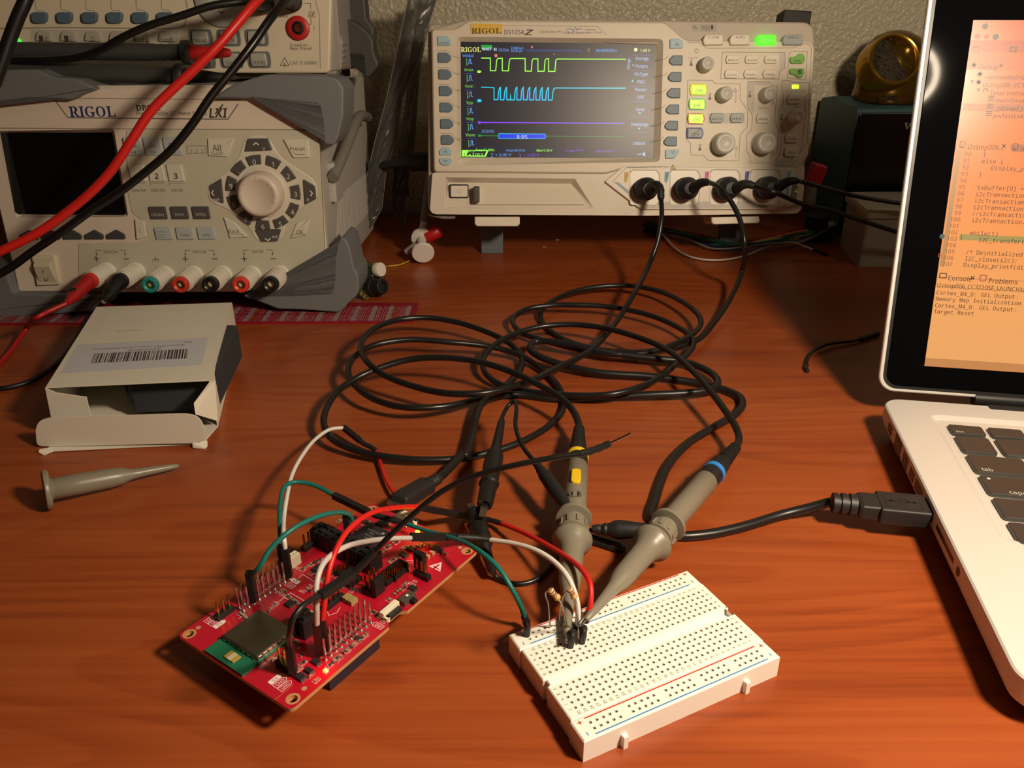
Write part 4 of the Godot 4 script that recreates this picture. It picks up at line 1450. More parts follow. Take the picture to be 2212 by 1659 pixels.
# ---------------------------------------------------------------- pens and leads that lie on and hang over the supply
func pen(called: String, label: String, a: Vector3, b: Vector3, tipcol: String, logo: bool) -> void:
	var t := thing(called, label, "test probe", at3(a.x, a.y - 6, a.z))
	var f := along(a, b, Vector3.UP)
	var l := a.distance_to(b)
	var grey := mat("3d3d3c", 0.55)
	var bd := wpart(t, "grip")
	bd.use(grey)
	bd.xf = f
	bd.lathe([0, 0, 4.0, 0, 5.6, 4, 6.0, 12, 6.0, l * 0.66, 5.6, l * 0.7, 5.9, l * 0.71, 5.5, l * 0.73, 5.9, l * 0.75, 5.5, l * 0.77, 5.9, l * 0.79, 5.9, l * 0.8, 0, l * 0.8], Transform3D.IDENTITY, 22)
	bd.end()
	var gd := wpart(t, "finger_guard")
	gd.use(mat("343434", 0.5))
	gd.xf = f
	gd.lathe([5, l * 0.79, 8.4, l * 0.8, 8.6, l * 0.825, 7.8, l * 0.835, 0, l * 0.835], Transform3D.IDENTITY, 24)
	gd.end()
	if logo:
		for q in [[0.38, 10.5, 3.0], [0.655, 3.2, 3.2]]:
			var o := wpart(t, "red_mark")
			o.use(mat("c8202a", 0.45))
			o.xf = f
			# an oval let into the grip on the viewer's side
			var n := 24
			var cen := Vector3(0, 0, l * q[0])
			var pts := []
			for i in n:
				var e := Vector2.from_angle(TAU * i / n)
				var an: float = e.y * q[2] / 6.0
				pts.append(Vector3(sin(an + OVAL) * 6.12, cos(an + OVAL) * 6.12, l * q[0] + e.x * q[1]))
			var mid := Vector3(sin(OVAL) * 6.3, cos(OVAL) * 6.3, l * q[0])
			for i in n:
				o.tri(mid, pts[(i + 1) % n], pts[i])
				o.tri(mid, pts[i], pts[(i + 1) % n])
			o.end()
	var tp := wpart(t, "tip_cover")
	tp.use(mat(tipcol, 0.45))
	tp.xf = f
	tp.lathe([0, l * 0.83, 5.2, l * 0.83, 4.4, l * 0.92, 3.2, l * 0.985, 2.4, l, 0, l], Transform3D.IDENTITY, 20)
	tp.end()
	if not logo:
		var pt := wpart(t, "metal_tip")
		pt.use(mat("c0bcb0", 0.25, 1.0))
		pt.xf = f
		pt.lathe([1.2, l, 1.2, l + 9, 0.2, l + 14, 0, l + 14], Transform3D.IDENTITY, 10)
		pt.end()

const OVAL := 0.85

func test_pens() -> void:
	pen("test_probe", "dark grey test probe with a red tip cover, lying against the multimeter", Vector3(-374, 187, -640), Vector3(-203, 184.6, -640), "b81c1e", true)
	pen("test_probe", "dark grey test probe with a black tip, lying in front of the red tipped one", Vector3(-367.1, 175.5, -622), Vector3(-205.7, 169.7, -622), "1b1b1c", false)

# ---------------------------------------------------------------- the laptop
func left_text(m: M, s: String, f: Font, x: float, y: float, w: float, h: float) -> void:
	var g: Array = glyphs(s, f)
	var wide: float = g[1].size.x * h / 0.72
	m.text(s, f, x + wide / 2, y, w, h)

func laptop() -> void:
	var t := thing("laptop", "open silver laptop with black keys and an orange tinted screen of program code", "laptop", Transform3D(Basis(Vector3(.9834, 0, .1816), Vector3(.1816, 0, -.9834), Vector3(0, 1, 0)), Vector3(209.8, 19.5, -422.3)))
	var alu := mat("d2cfcb", 0.45, 0.15)
	var dark := mat("1a1a1b", 0.4)
	var o := M.turned(rrect(0, -227, 325, -13.9, 10, 6))
	# deck with the sunk keyboard well
	var b := part(t, "base")
	b.use(alu)
	b.wall(M.inset(o, 14), -17.0, M.inset(o, 5), -15.0)
	b.wall(M.inset(o, 5), -15.0, M.inset(o, 1.2), -11.5)
	b.wall(M.inset(o, 1.2), -11.5, o, -8)
	b.wall(o, -8, o, -0.7)
	b.wall(o, -0.7, M.inset(o, 0.7), 0)
	b.flat(M.inset(o, 14), -17.0, false)
	var well := M.turned(rrect(20.5, -143, 304.5, -30, 5, 4))
	var floor_ := M.inset(well, 3.0)
	b.ring(M.inset(o, 0.7), 0, well, 0, Vector2(162, -85))
	b.ring(well, 0, floor_, -1.7, Vector2(162, -85))
	b.flat(floor_, -1.7)
	b.use(mat("2a2a2b", 0.5))
	b.prism(rrect(55, -18.5, 270, -13.2, 1.5), -3, 0.2)
	b.end()
	var tp := part(t, "trackpad")
	tp.use(mat("bcbab6", 0.3, 0.5))
	tp.prism(rrect(110, -220, 215, -149, 3), -0.5, 0.2, 0.2)
	tp.end()
	for q in [[18, -30], [307, -30], [18, -210], [307, -210]]:
		var f := part(t, "rubber_foot")
		f.use(dark)
		f.lathe([0, -19.5, 6, -19.5, 7, -16.5, 0, -16.5], at3(q[0], q[1], 0), 16)
		f.end()
	# keys
	var cap := mat("2a2827", 0.5, 0.0, 1.0)
	var ink := mat("c8c6c2", 0.5)
	var rows := [[16.0, 16.0, 16.0, 16.0, 16.0, 16.0, 16.0, 16.0, 16.0, 16.0, 16.0, 16.0, 16.0, 25.5], [25.5, 16.0, 16.0, 16.0, 16.0, 16.0, 16.0, 16.0, 16.0, 16.0, 16.0, 16.0, 16.0, 16.0],
		[30.5, 16.0, 16.0, 16.0, 16.0, 16.0, 16.0, 16.0, 16.0, 16.0, 16.0, 16.0, 30.0], [40.0, 16.0, 16.0, 16.0, 16.0, 16.0, 16.0, 16.0, 16.0, 16.0, 16.0, 39.5], [16.0, 16.0, 16.0, 20.5, 92.0, 20.5, 16.0, 16.0, 16.0, 16.0]]
	var legends := {"0": "~", "20": "tab", "30": "caps lock", "40": "shift", "50": "fn"}
	var x := 0.0
	for i in 14:
		x = 27.3 + i * 19.2
		var k := part(t, "key")
		k.use(cap)
		k.prism(rrect(x, -50.2, x + 16.4, -40.6, 1.4, 3), -1.7, 0.3, 0.4, false)
		if i == 0:
			k.use(ink)
			left_text(k, "esc", sans, x + 2, -48.2, 0.34, 2.0)
		k.end()
	for r in 5:
		x = 27.3
		var y: float = -52.7 - r * 19.0
		for i in rows[r].size():
			var wd: float = rows[r][i]
			var k := part(t, "key")
			k.use(cap)
			k.prism(rrect(x, y - 16.0, x + wd, y, 1.6, 3), -1.7, 0.3, 0.5, false)
			var cap_node := k.end()
			var s: String = legends.get(str((r + 1) * 10), "") if i == 0 else ""
			k = part(cap_node, "lettering")
			k.use(ink)
			if s:
				left_text(k, s, sans, x + (3.0 if r < 2 else 9.0 if r == 2 else 11.0), y - 13.6, 0.34, 2.6)
			if i == 0 and r == 2:
				k.use(mat("e8e8e8", 0.4))
				k.flat(circle(Vector2(x + 3.6, y - 3.0), 0.8, 10), 0.34)
			if s:
				k.end()
			x += wd + 3.0
	# ports along the left side
	var spots := [[-39.8, 8.5, 5.0], [-57.4, 12.5, 8.6], [-73.0, 9.5, 6.4], [-86.0, 8.0, 5.2], [-99.0, 13.0, 5.2], [-115.8, 13.5, 5.6]]
	for q in spots:
		var p := part(t, "port")
		p.use(dark)
		p.xf = Transform3D(Basis(Vector3(0, 1, 0), Vector3(0, 0, 1), Vector3(1, 0, 0)).orthonormalized() * 1.0, Vector3(0, q[0], -5.8))
		p.xf.basis = Basis(Vector3(0, -1, 0), Vector3(0, 0, 1), Vector3(-1, 0, 0))
		p.prism(rrect(-q[1] / 2, -q[2] / 2, q[1] / 2, q[2] / 2, 0.6, 3), -2, 0.08)
		p.use(mat("6c6864", 0.5))
		p.prism(rrect(-q[1] / 2 + 1.2, -0.8, q[1] / 2 - 1.2, 0.8, 0.2, 2), 0.0, 0.14)
		p.end()
	var sl := part(t, "card_slot")
	sl.use(dark)
	sl.box(Vector3(-0.08, -154, -6.5), Vector3(2, -129, -4.2))
	sl.end()
	var jk := part(t, "audio_jack")
	jk.use(dark)
	jk.lathe([2.1, -0.1, 2.1, 2.0, 0, 2.0, 0, -0.1], Transform3D(Basis(Vector3(0, 1, 0), Vector3(0, 0, 1), Vector3(1, 0, 0)), Vector3(0, -160.4, -5.4)), 16)
	jk.lathe([0, -0.1, 2.1, -0.1], Transform3D(Basis(Vector3(0, 1, 0), Vector3(0, 0, 1), Vector3(1, 0, 0)), Vector3(0, -160.4, -5.4)), 16)
	jk.end()
	# the lid, in a frame of its own
	var lid: Transform3D = Transform3D(Basis(Vector3(.9834, 0, .1816), Vector3(.0479, .9645, -.2595), Vector3(-.1751, .2639, .9485)), Vector3(209.0737, 17.5, -418.3665))
	var ld := wpart(t, "lid")
	ld.xf = lid
	ld.use(alu)
	var lo := M.turned(rrect(0, 1.5, 325, 222, 9, 6))
	ld.wall(M.inset(lo, 4), -6.2, M.inset(lo, 0.8), -4.6)
	ld.wall(M.inset(lo, 0.8), -4.6, lo, -3)
	ld.wall(lo, -3, lo, -0.5)
	ld.wall(lo, -0.5, M.inset(lo, 0.5), 0)
	ld.flat(M.inset(lo, 4), -6.2, false)
	ld.flat(M.inset(lo, 0.5), 0)
	ld.end()
	var gk := wpart(t, "lid_gasket")
	gk.xf = lid
	gk.use(dark)
	gk.prism(rrect(2.0, 3.5, 323, 220, 8, 6), -0.5, 0.35)
	gk.end()
	var gl := wpart(t, "glass_bezel")
	gl.xf = lid
	gl.use(mat("08080a", 0.05, 0.0, 0.15))
	gl.prism(rrect(3.6, 5.2, 321.4, 218.4, 7, 6), 0, 0.9, 0.3, false)
	gl.end()
	var hg := wpart(t, "hinge")
	hg.xf = lid
	hg.use(mat("202021", 0.4))
	hg.tube(PackedVector3Array([Vector3(52, 0.5, -3), Vector3(273, 0.5, -3)]), 4.2, 14)
	hg.end()
	screen_of_laptop(t, lid)

func screen_of_laptop(t: Node3D, lid: Transform3D) -> void:
	var s := wpart(t, "screen")
	s.xf = lid
	var shine := StandardMaterial3D.new()
	shine.albedo_color = Color.BLACK
	shine.roughness = 0.3
	shine.emission_enabled = true
	shine.emission_energy_multiplier = 1.0
	var g := Gradient.new()
	g.offsets = PackedFloat32Array([0.0, 0.12, 0.3, 0.55, 0.75, 1.0])
	g.colors = PackedColorArray([Color("f26030"), Color("fc6a34"), Color("fb7d3c"), Color("f7944c"), Color("f3a35c"), Color("eca765")])
	var gt := GradientTexture2D.new()
	gt.gradient = g
	gt.width = 8
	gt.height = 256
	gt.fill_from = Vector2(0, 0)
	gt.fill_to = Vector2(0, 1)
	shine.emission_texture = gt
	shine.emission_operator = BaseMaterial3D.EMISSION_OP_MULTIPLY
	shine.emission = Color.WHITE
	var w := 0.95
	s.use(shine)
	s.uvquad([Vector3(22.8, 17.5, w), Vector3(308.8, 17.5, w), Vector3(308.8, 200.2, w), Vector3(22.8, 200.2, w)], [Vector2(0, 1), Vector2(1, 1), Vector2(1, 0), Vector2(0, 0)])
	var scr := s.end()
	# windows, tabs and text drawn by the screen
	var r := wpart(scr, "screen_content")
	r.xf = lid
	w = 1.0
	var q := 308.0
	r.use(glow("c8502c", 0.9))
	r.flat(P([22.8, 190.3, q, 190.3, q, 184.4, 22.8, 184.4]), w)
	r.use(glow("e8602e", 0.95))
	r.flat(P([22.8, 184.2, q, 184.2, q, 176.0, 22.8, 176.0]), w)
	r.use(glow("df6a3c", 0.9))
	r.flat(P([43.5, 173.5, q, 173.5, q, 168.4, 43.5, 168.4]), w)
	r.use(glow("c4683c", 0.9))
	r.flat(P([24.0, 158.8, q, 158.8, q, 155.2, 24.0, 155.2]), w)
	r.flat(P([50.9, 134.8, 49.5, 138.6, q, 139.6, q, 135.6]), w)
	r.use(glow("c98c50", 0.85))
	r.flat(P([23.9, 135, 26.2, 135, 25.8, 72.9, 23.5, 73.2]), w)
	r.use(glow("b29a4e", 0.85))
	r.flat(P([31.5, 91, q, 90.8, q, 87.4, 31.3, 87.9]), w)
	r.use(glow("d08a50", 0.9))
	r.flat(P([22.8, 67.6, q, 67.6, q, 67.1, 22.8, 67.1]), w)
	r.flat(P([24.4, 62.4, q, 58.6, q, 58.2, 24.4, 62]), w)
	r.flat(P([22.8, 22.2, q, 22.2, q, 17.6, 22.8, 17.6]), w)
	w = 1.04
	var ink := glow("3a1c1a", 0.5)
	var brown := glow("8a4a2a", 0.7)
	r.use(ink)
	r.text("Code Composer Studio", bold, 72.6, 194.0, w, 2.5)
	# the fruit mark of the menu bar
	r.flat(circle(Vector2(28.9, 197.1), 1.45, 14), w)
	r.flat(P([29.1, 198.3, 29.3, 199.1, 29.6, 199.2, 29.5, 198.6]), w)
	r.use(glow("ff2a1c", 0.95))
	r.flat(circle(Vector2(26, 192.2), 1.4, 16), w)
	r.flat(circle(Vector2(30.4, 192.1), 1.3, 16), w)
	r.use(glow("2c3a2c", 0.7))
	r.flat(circle(Vector2(34.8, 192), 1.5, 16), w)
	r.use(brown)
	r.stroke(P([24.9, 187.3, 27.5, 187.2, 28.1, 184.4, 25, 184.5]), 0.4, w, true)
	r.flat(P([24.9, 187.2, 26.5, 187.2, 26.5, 186.6, 24.9, 186.7]), w)
	r.flat(P([29, 186.2, 29.9, 186.2, 29.5, 185.6]), w)
	r.stroke(P([42.7, 187, 45.3, 186.9, 45.4, 184.9, 42.8, 185]), 0.8, w, true)
	r.use(glow("d4603a", 0.85))
	for c in [Vector2(32.8, 186.1), Vector2(38.1, 185.8), Vector2(48.5, 185.9)]:
		r.stroke(moved(rrect(-1.4, -1.4, 1.4, 1.4, 0.4, 2), c.x, c.y), 0.4, w, true)
	r.use(ink)
	left_text(r, "Debug", sans, 29, 177.1, w, 2.3)
	left_text(r, "<terminated>i2ctmp006_CC3220SF_LAUNCHXL", sans, 32.4, 172.2, w, 2.1)
	left_text(r, "i2ctmp006_CC3220SF_LAUNCHXL.ccxml", sans, 32.1, 168.3, w, 2.1)
	left_text(r, "Texas Instruments XDS110 USB Debug Probe", sans, 36, 164.3, w, 2.1)
	left_text(r, "mainThread() at i2ctmp006.c:103", sans, 39.4, 160.6, w, 2.1)
	left_text(r, "_pthread_run() at mutex.c:37", sans, 39.5, 156.6, w, 2.1)
	left_text(r, "prvTaskExitError() at port.c:172", sans, 39.3, 152.8, w, 2.1)
	for c in [Vector2(26.2, 178.1), Vector2(29.7, 173.6), Vector2(29.7, 169.6)]:
		r.flat(circle(c, 1.0, 10), w)
		for i in 6:
			r.stroke(PackedVector2Array([c, c + Vector2.from_angle(TAU * i / 6 + 0.3) * 1.7]), 0.35, w)
	for c in [Vector2(26.5, 169.8), Vector2(30.2, 165.7)]:
		r.flat(moved(P([-1.0, 0.7, 1.0, 0.7, 0, -1.0]), c.x, c.y), w)
	for c in [Vector2(37, 161.6), Vector2(36.9, 157.7), Vector2(36.9, 153.9)]:
		for i in 3:
			r.stroke(moved(P([-1.5, 1.0 - i, 1.5, 1.0 - i]), c.x, c.y), 0.5, w)
	for c in [Vector2(39.4, 177.9), Vector2(46.7, 137.7), Vector2(41, 67.8)]:
		r.stroke(moved(P([-0.9, -0.9, 0.9, 0.9]), c.x, c.y), 0.45, w)
		r.stroke(moved(P([-0.9, 0.9, 0.9, -0.9]), c.x, c.y), 0.45, w)
	r.stroke(P([32.6, 164.8, 32.8, 166.2, 34.2, 166.3, 34.9, 165.1]), 0.5, w)
	left_text(r, "i2ctmp006.c", sans, 29.1, 136.7, w, 2.4)
	left_text(r, "main_tirtos.c", sans, 55.1, 136.3, w, 2.4)
	for c in [Vector2(26.2, 137.9), Vector2(52.3, 137.4)]:
		r.stroke(moved(P([-1.2, 1.6, 0.6, 1.6, 1.3, 0.9, 1.3, -1.6, -1.2, -1.6]), c.x, c.y), 0.3, w, true)
		r.text("c", bold, c.x, c.y - 0.9, w, 2.0)
	var a := Vector2(28, 133)
	var z := Vector2(26.3, 74.6)
	var code := {0: ["}", 9.3], 1: ["else {", 9.2], 2: ["Display_printf(display, 0, 0, txBuffer);", 14.4], 3: ["}", 9.0], 5: ["txBuffer[0] = 0x01;", 9.2], 6: ["i2cTransaction.slaveAddress = addr;", 9.0], 7: ["i2cTransaction.writeBuf = txBuffer;", 9.0], 8: ["i2cTransaction.writeCount = 1;", 9.0],
		9: ["//i2cTransaction.readBuf = rxBuffer;", 9.0], 10: ["i2cTransaction.readCount = 2;", 9.4], 12: ["while(1)", 9.4], 13: ["I2C_transfer(i2c, &i2cTransaction);", 14.6], 15: ["/* Deinitialized I2C */", 9.4], 16: ["I2C_close(i2c);", 9.4], 17: ["Display_printf(display, 0, 0, \"I2C closed\");", 9.2]}
	for i in 18:
		var c := a.lerp(z, i / 17.0)
		r.use(brown)
		left_text(r, str(90 + i), mono, c.x + (0.0 if i < 10 else -1.4), c.y, w, 2.15)
		if code.has(i):
			r.use(glow("7a1a1a", 0.6) if i == 12 else glow("6a3a2a", 0.5) if i in [9, 15] else ink)
			left_text(r, code[i][0], mono, c.x + code[i][1], c.y, w, 2.15)
	r.use(ink)
	var cur := a.lerp(z, 13.0 / 17.0)
	r.stroke(PackedVector2Array([cur + Vector2(5.6, -0.8), cur + Vector2(5.6, 2.6)]), 0.3, w)
	r.use(glow("3a5a58", 0.7))
	r.flat(circle(cur + Vector2(-4.2, 1.0), 1.4, 8), w)
	r.use(glow("d8603a", 0.8))
	r.stroke(moved(rrect(-0.8, -0.8, 0.8, 0.8, 0.2, 1), a.lerp(z, 16.0 / 17.0).x - 3.6, a.lerp(z, 16.0 / 17.0).y + 1), 0.35, w, true)
	r.use(ink)
	left_text(r, "Console", sans, 28.6, 67.1, w, 2.5)
	left_text(r, "Problems", sans, 49.4, 66.7, w, 2.5)
	r.stroke(moved(rrect(-1.7, -1.3, 1.7, 1.3, 0.3, 1), 25.8, 68.2), 0.45, w, true)
	r.use(glow("b84a3a", 0.8))
	r.stroke(moved(rrect(-1.5, -1.6, 1.5, 1.6, 0.3, 1), 46.3, 68), 0.45, w, true)
	r.use(ink)
	left_text(r, "i2ctmp006_CC3220SF_LAUNCHXL_free_rtos.ccxml:CIO", sans, 23.6, 62.8, w, 2.2)
	left_text(r, "Cortex_M4_0: GEL Output:", mono, 23.8, 58.8, w, 2.1)
	left_text(r, "Memory Map Initialization Complete", mono, 23.8, 55.4, w, 2.1)
	left_text(r, "Cortex_M4_0: GEL Output:", mono, 23.9, 51.8, w, 2.1)
	left_text(r, "Target Reset", mono, 23.8, 48.4, w, 2.1)
	r.end()

# ---------------------------------------------------------------- the breadboard
func hole_row(m: M, body: Material, pit: Material, x0: float, n: int, y: float, w: float, group := 0) -> void:
	# cells of 2.54 mm, each with a square hole sunk into the plastic; every group of five is followed by a gap
	var p := 2.54
	for i in n:
		var cx := x0 + i * p
		var gap := group > 0 and i % 6 == 5
		var a := Vector2(cx - p / 2, y - p / 2)
		var b := Vector2(cx + p / 2, y + p / 2)
		m.use(body)
		if gap:
			m.quad(M.V(a, w), Vector3(b.x, a.y, w), M.V(b, w), Vector3(a.x, b.y, w))
			continue
		var s := 0.5
		var c := Vector2(cx, y)
		var o := [a, Vector2(b.x, a.y), b, Vector2(a.x, b.y)]
		var q := [c + Vector2(-s, -s), c + Vector2(s, -s), c + Vector2(s, s), c + Vector2(-s, s)]
		for k in 4:
			var l := (k + 1) % 4
			m.quad(M.V(o[k], w), M.V(o[l], w), M.V(q[l], w), M.V(q[k], w))
		m.use(pit)
		for k in 4:
			var l := (k + 1) % 4
			m.quad(M.V(q[k], w), M.V(q[l], w), M.V(q[l] * 0.35 + c * 0.65, w - 1.4), M.V(q[k] * 0.35 + c * 0.65, w - 1.4))
		m.quad(M.V(q[0] * 0.35 + c * 0.65, w - 1.4), M.V(q[1] * 0.35 + c * 0.65, w - 1.4), M.V(q[2] * 0.35 + c * 0.65, w - 1.4), M.V(q[3] * 0.35 + c * 0.65, w - 1.4))

func top_strip(m: M, x0: float, x1: float, y0: float, y1: float) -> void:
	m.quad(Vector3(x0, y0, 0), Vector3(x1, y0, 0), Vector3(x1, y1, 0), Vector3(x0, y1, 0))

func breadboard() -> void:
	var t := thing("breadboard", "white half size breadboard with red and blue rail lines and two resistors plugged in", "breadboard", Transform3D(Basis(Vector3(.8955, 0, -.4451), Vector3(-.4451, 0, -.8955), Vector3(0, 1, 0)), Vector3(47.639, 9.5, -229.19)))
	var body := mat("efebe2", 0.42)
	var pit := mat("a39c90", 0.8)
	var red := mat("c83a3c", 0.5)
	var blue := mat("4a88c8", 0.5)
	var ink := mat("3a3a3a", 0.6)
	var hx := 41.5
	var hy := 27.3
	# the three moulded blocks: terminal block in the middle and a rail on each side
	var b := part(t, "terminal_block")
	b.use(body)
	var y1 := 18.0
	var mid := M.turned(P([-hx + 0.6, -y1, hx + 0.2, -y1, hx + 0.2, -1.6, hx - 0.9, -1.2, hx - 0.9, 1.2, hx + 0.2, 1.6, hx + 0.2, y1, -hx + 0.6, y1, -hx + 0.6, 1.6, -hx + 1.8, 1.2, -hx + 1.8, -1.2, -hx + 0.6, -1.6]))
	b.wall(mid, -9.5, mid, -0.4)
	b.wall(mid, -0.4, M.inset(mid, 0.4), 0)
	b.flat(mid, -9.5, false)
	var x0 := -14.5 * 2.54
	var xa := x0 - 1.27
	var xb := -xa
	var e := 0.4
	for s in [1, -1]:
		for i in 5:
			hole_row(b, body, pit, x0, 30, s * (3.81 + i * 2.54), 0.0)
		b.use(body)
		var lo: float = 2.54 if s > 0 else -15.24
		var hi: float = 15.24 if s > 0 else -2.54
		top_strip(b, -hx + 0.6 + e, xa, lo, hi)
		top_strip(b, xb, hx + 0.2 - e, lo, hi)
		if s > 0:
			top_strip(b, -hx + 0.6 + e, hx + 0.2 - e, 15.24, y1 - e)
		else:
			top_strip(b, -hx + 0.6 + e, hx + 0.2 - e, -y1 + e, -15.24)
		# the bevelled sides of the centre channel
		var k: float = 1.2 * s
		var l: float = 2.54 * s
		if s > 0:
			b.quad(Vector3(-hx + 1, k, -2.5), Vector3(hx - 0.5, k, -2.5), Vector3(hx - 0.2, l, 0), Vector3(-hx + 1, l, 0))
		else:
			b.quad(Vector3(-hx + 1, l, 0), Vector3(hx - 0.2, l, 0), Vector3(hx - 0.5, k, -2.5), Vector3(-hx + 1, k, -2.5))
	b.quad(Vector3(-hx + 1, -1.2, -2.5), Vector3(hx - 0.5, -1.2, -2.5), Vector3(hx - 0.5, 1.2, -2.5), Vector3(-hx + 1, 1.2, -2.5))
	b.end()
	var pl := part(t, "printed_lettering")
	pl.use(ink)
	for i in 30:
		for s in [1, -1]:
			pl.text(str(30 - i), sans, x0 + i * 2.54, s * 16.35, 0.04, 1.05, 0.0, 0.0, PI / 2, true)
	for i in 5:
		for x in [-1, 1]:
			pl.text("edcba"[i], sans, x * 39.0, 3.81 + i * 2.54, 0.04, 1.15, 0.0, 0.0, PI / 2, true)
			pl.text("fghij"[i], sans, x * 39.0, -3.81 - i * 2.54, 0.04, 1.15, 0.0, 0.0, PI / 2, true)
	pl.end()
	for s in [1, -1]:
		var r := part(t, "power_rail")
		r.use(body)
		var lo: float = y1 + 0.25 if s > 0 else -hy
		var hi: float = hy if s > 0 else -y1 - 0.25
		var o := M.turned(P([-hx, lo, hx, lo, hx, hi, -hx, hi]))
		r.wall(o, -9.5, o, -0.5)
		r.wall(o, -0.5, M.inset(o, 0.5), 0)
		r.flat(o, -9.5, false)
		var c := (lo + hi) / 2
		for i in [-1, 1]:
			hole_row(r, body, pit, -14.0 * 2.54, 29, c + i * 1.27, 0.0, 1)
		r.use(body)
		top_strip(r, -hx + 0.5, -14.5 * 2.54, lo + 0.5, hi - 0.5)
		top_strip(r, 14.5 * 2.54, hx - 0.5, lo + 0.5, hi - 0.5)
		top_strip(r, -14.5 * 2.54, 14.5 * 2.54, lo + 0.5, c - 2.54)
		top_strip(r, -14.5 * 2.54, 14.5 * 2.54, c + 2.54, hi - 0.5)
		# rail lines and signs
		r.use(red)
		r.flat(P([-36.5, c + 3.3, 36.5, c + 3.3, 36.5, c + 3.8, -36.5, c + 3.8]), 0.05)
		for x in [-1, 1]:
			r.stroke(moved(P([-0.9, 0, 0.9, 0]), x * 38.8, c + 2.7), 0.35, 0.05)
			r.stroke(moved(P([0, -0.9, 0, 0.9]), x * 38.8, c + 2.7), 0.35, 0.05)
		r.use(blue)
		r.flat(P([-36.5, c - 3.7, 36.5, c - 3.7, 36.5, c - 3.2, -36.5, c - 3.2]), 0.05)
		for x in [-1, 1]:
			r.stroke(moved(P([0, -0.8, 0, 0.8]), x * 38.8, c - 2.3), 0.35, 0.05)
		r.end()
	for x in [-26.0, 26.0]:
		var tab := part(t, "locking_tab")
		tab.use(body)
		tab.prism(P([x - 1.2, -hy + 0.2, x - 0.9, -hy - 1.8, x + 0.9, -hy - 1.8, x + 1.2, -hy + 0.2]), -9.5, -4.0, 0.5)
		tab.end()

# ---------------------------------------------------------------- the development board
func block(t: Node3D, called: String, m: Material, x0: float, y0: float, x1: float, y1: float, w0: float, w1: float, bev := 0.15) -> M:
	var b := part(t, called)
	b.use(m)
	b.box(Vector3(x0, y0, w0), Vector3(x1, y1, w1), bev)
	return b

func pin(m: M, x: float, y: float, w0: float, w1: float, r := 0.32) -> void:
	m.prism(PackedVector2Array([Vector2(x - r, y - r), Vector2(x + r, y - r), Vector2(x + r, y + r), Vector2(x - r, y + r)]), w0, w1, 0.2, false)

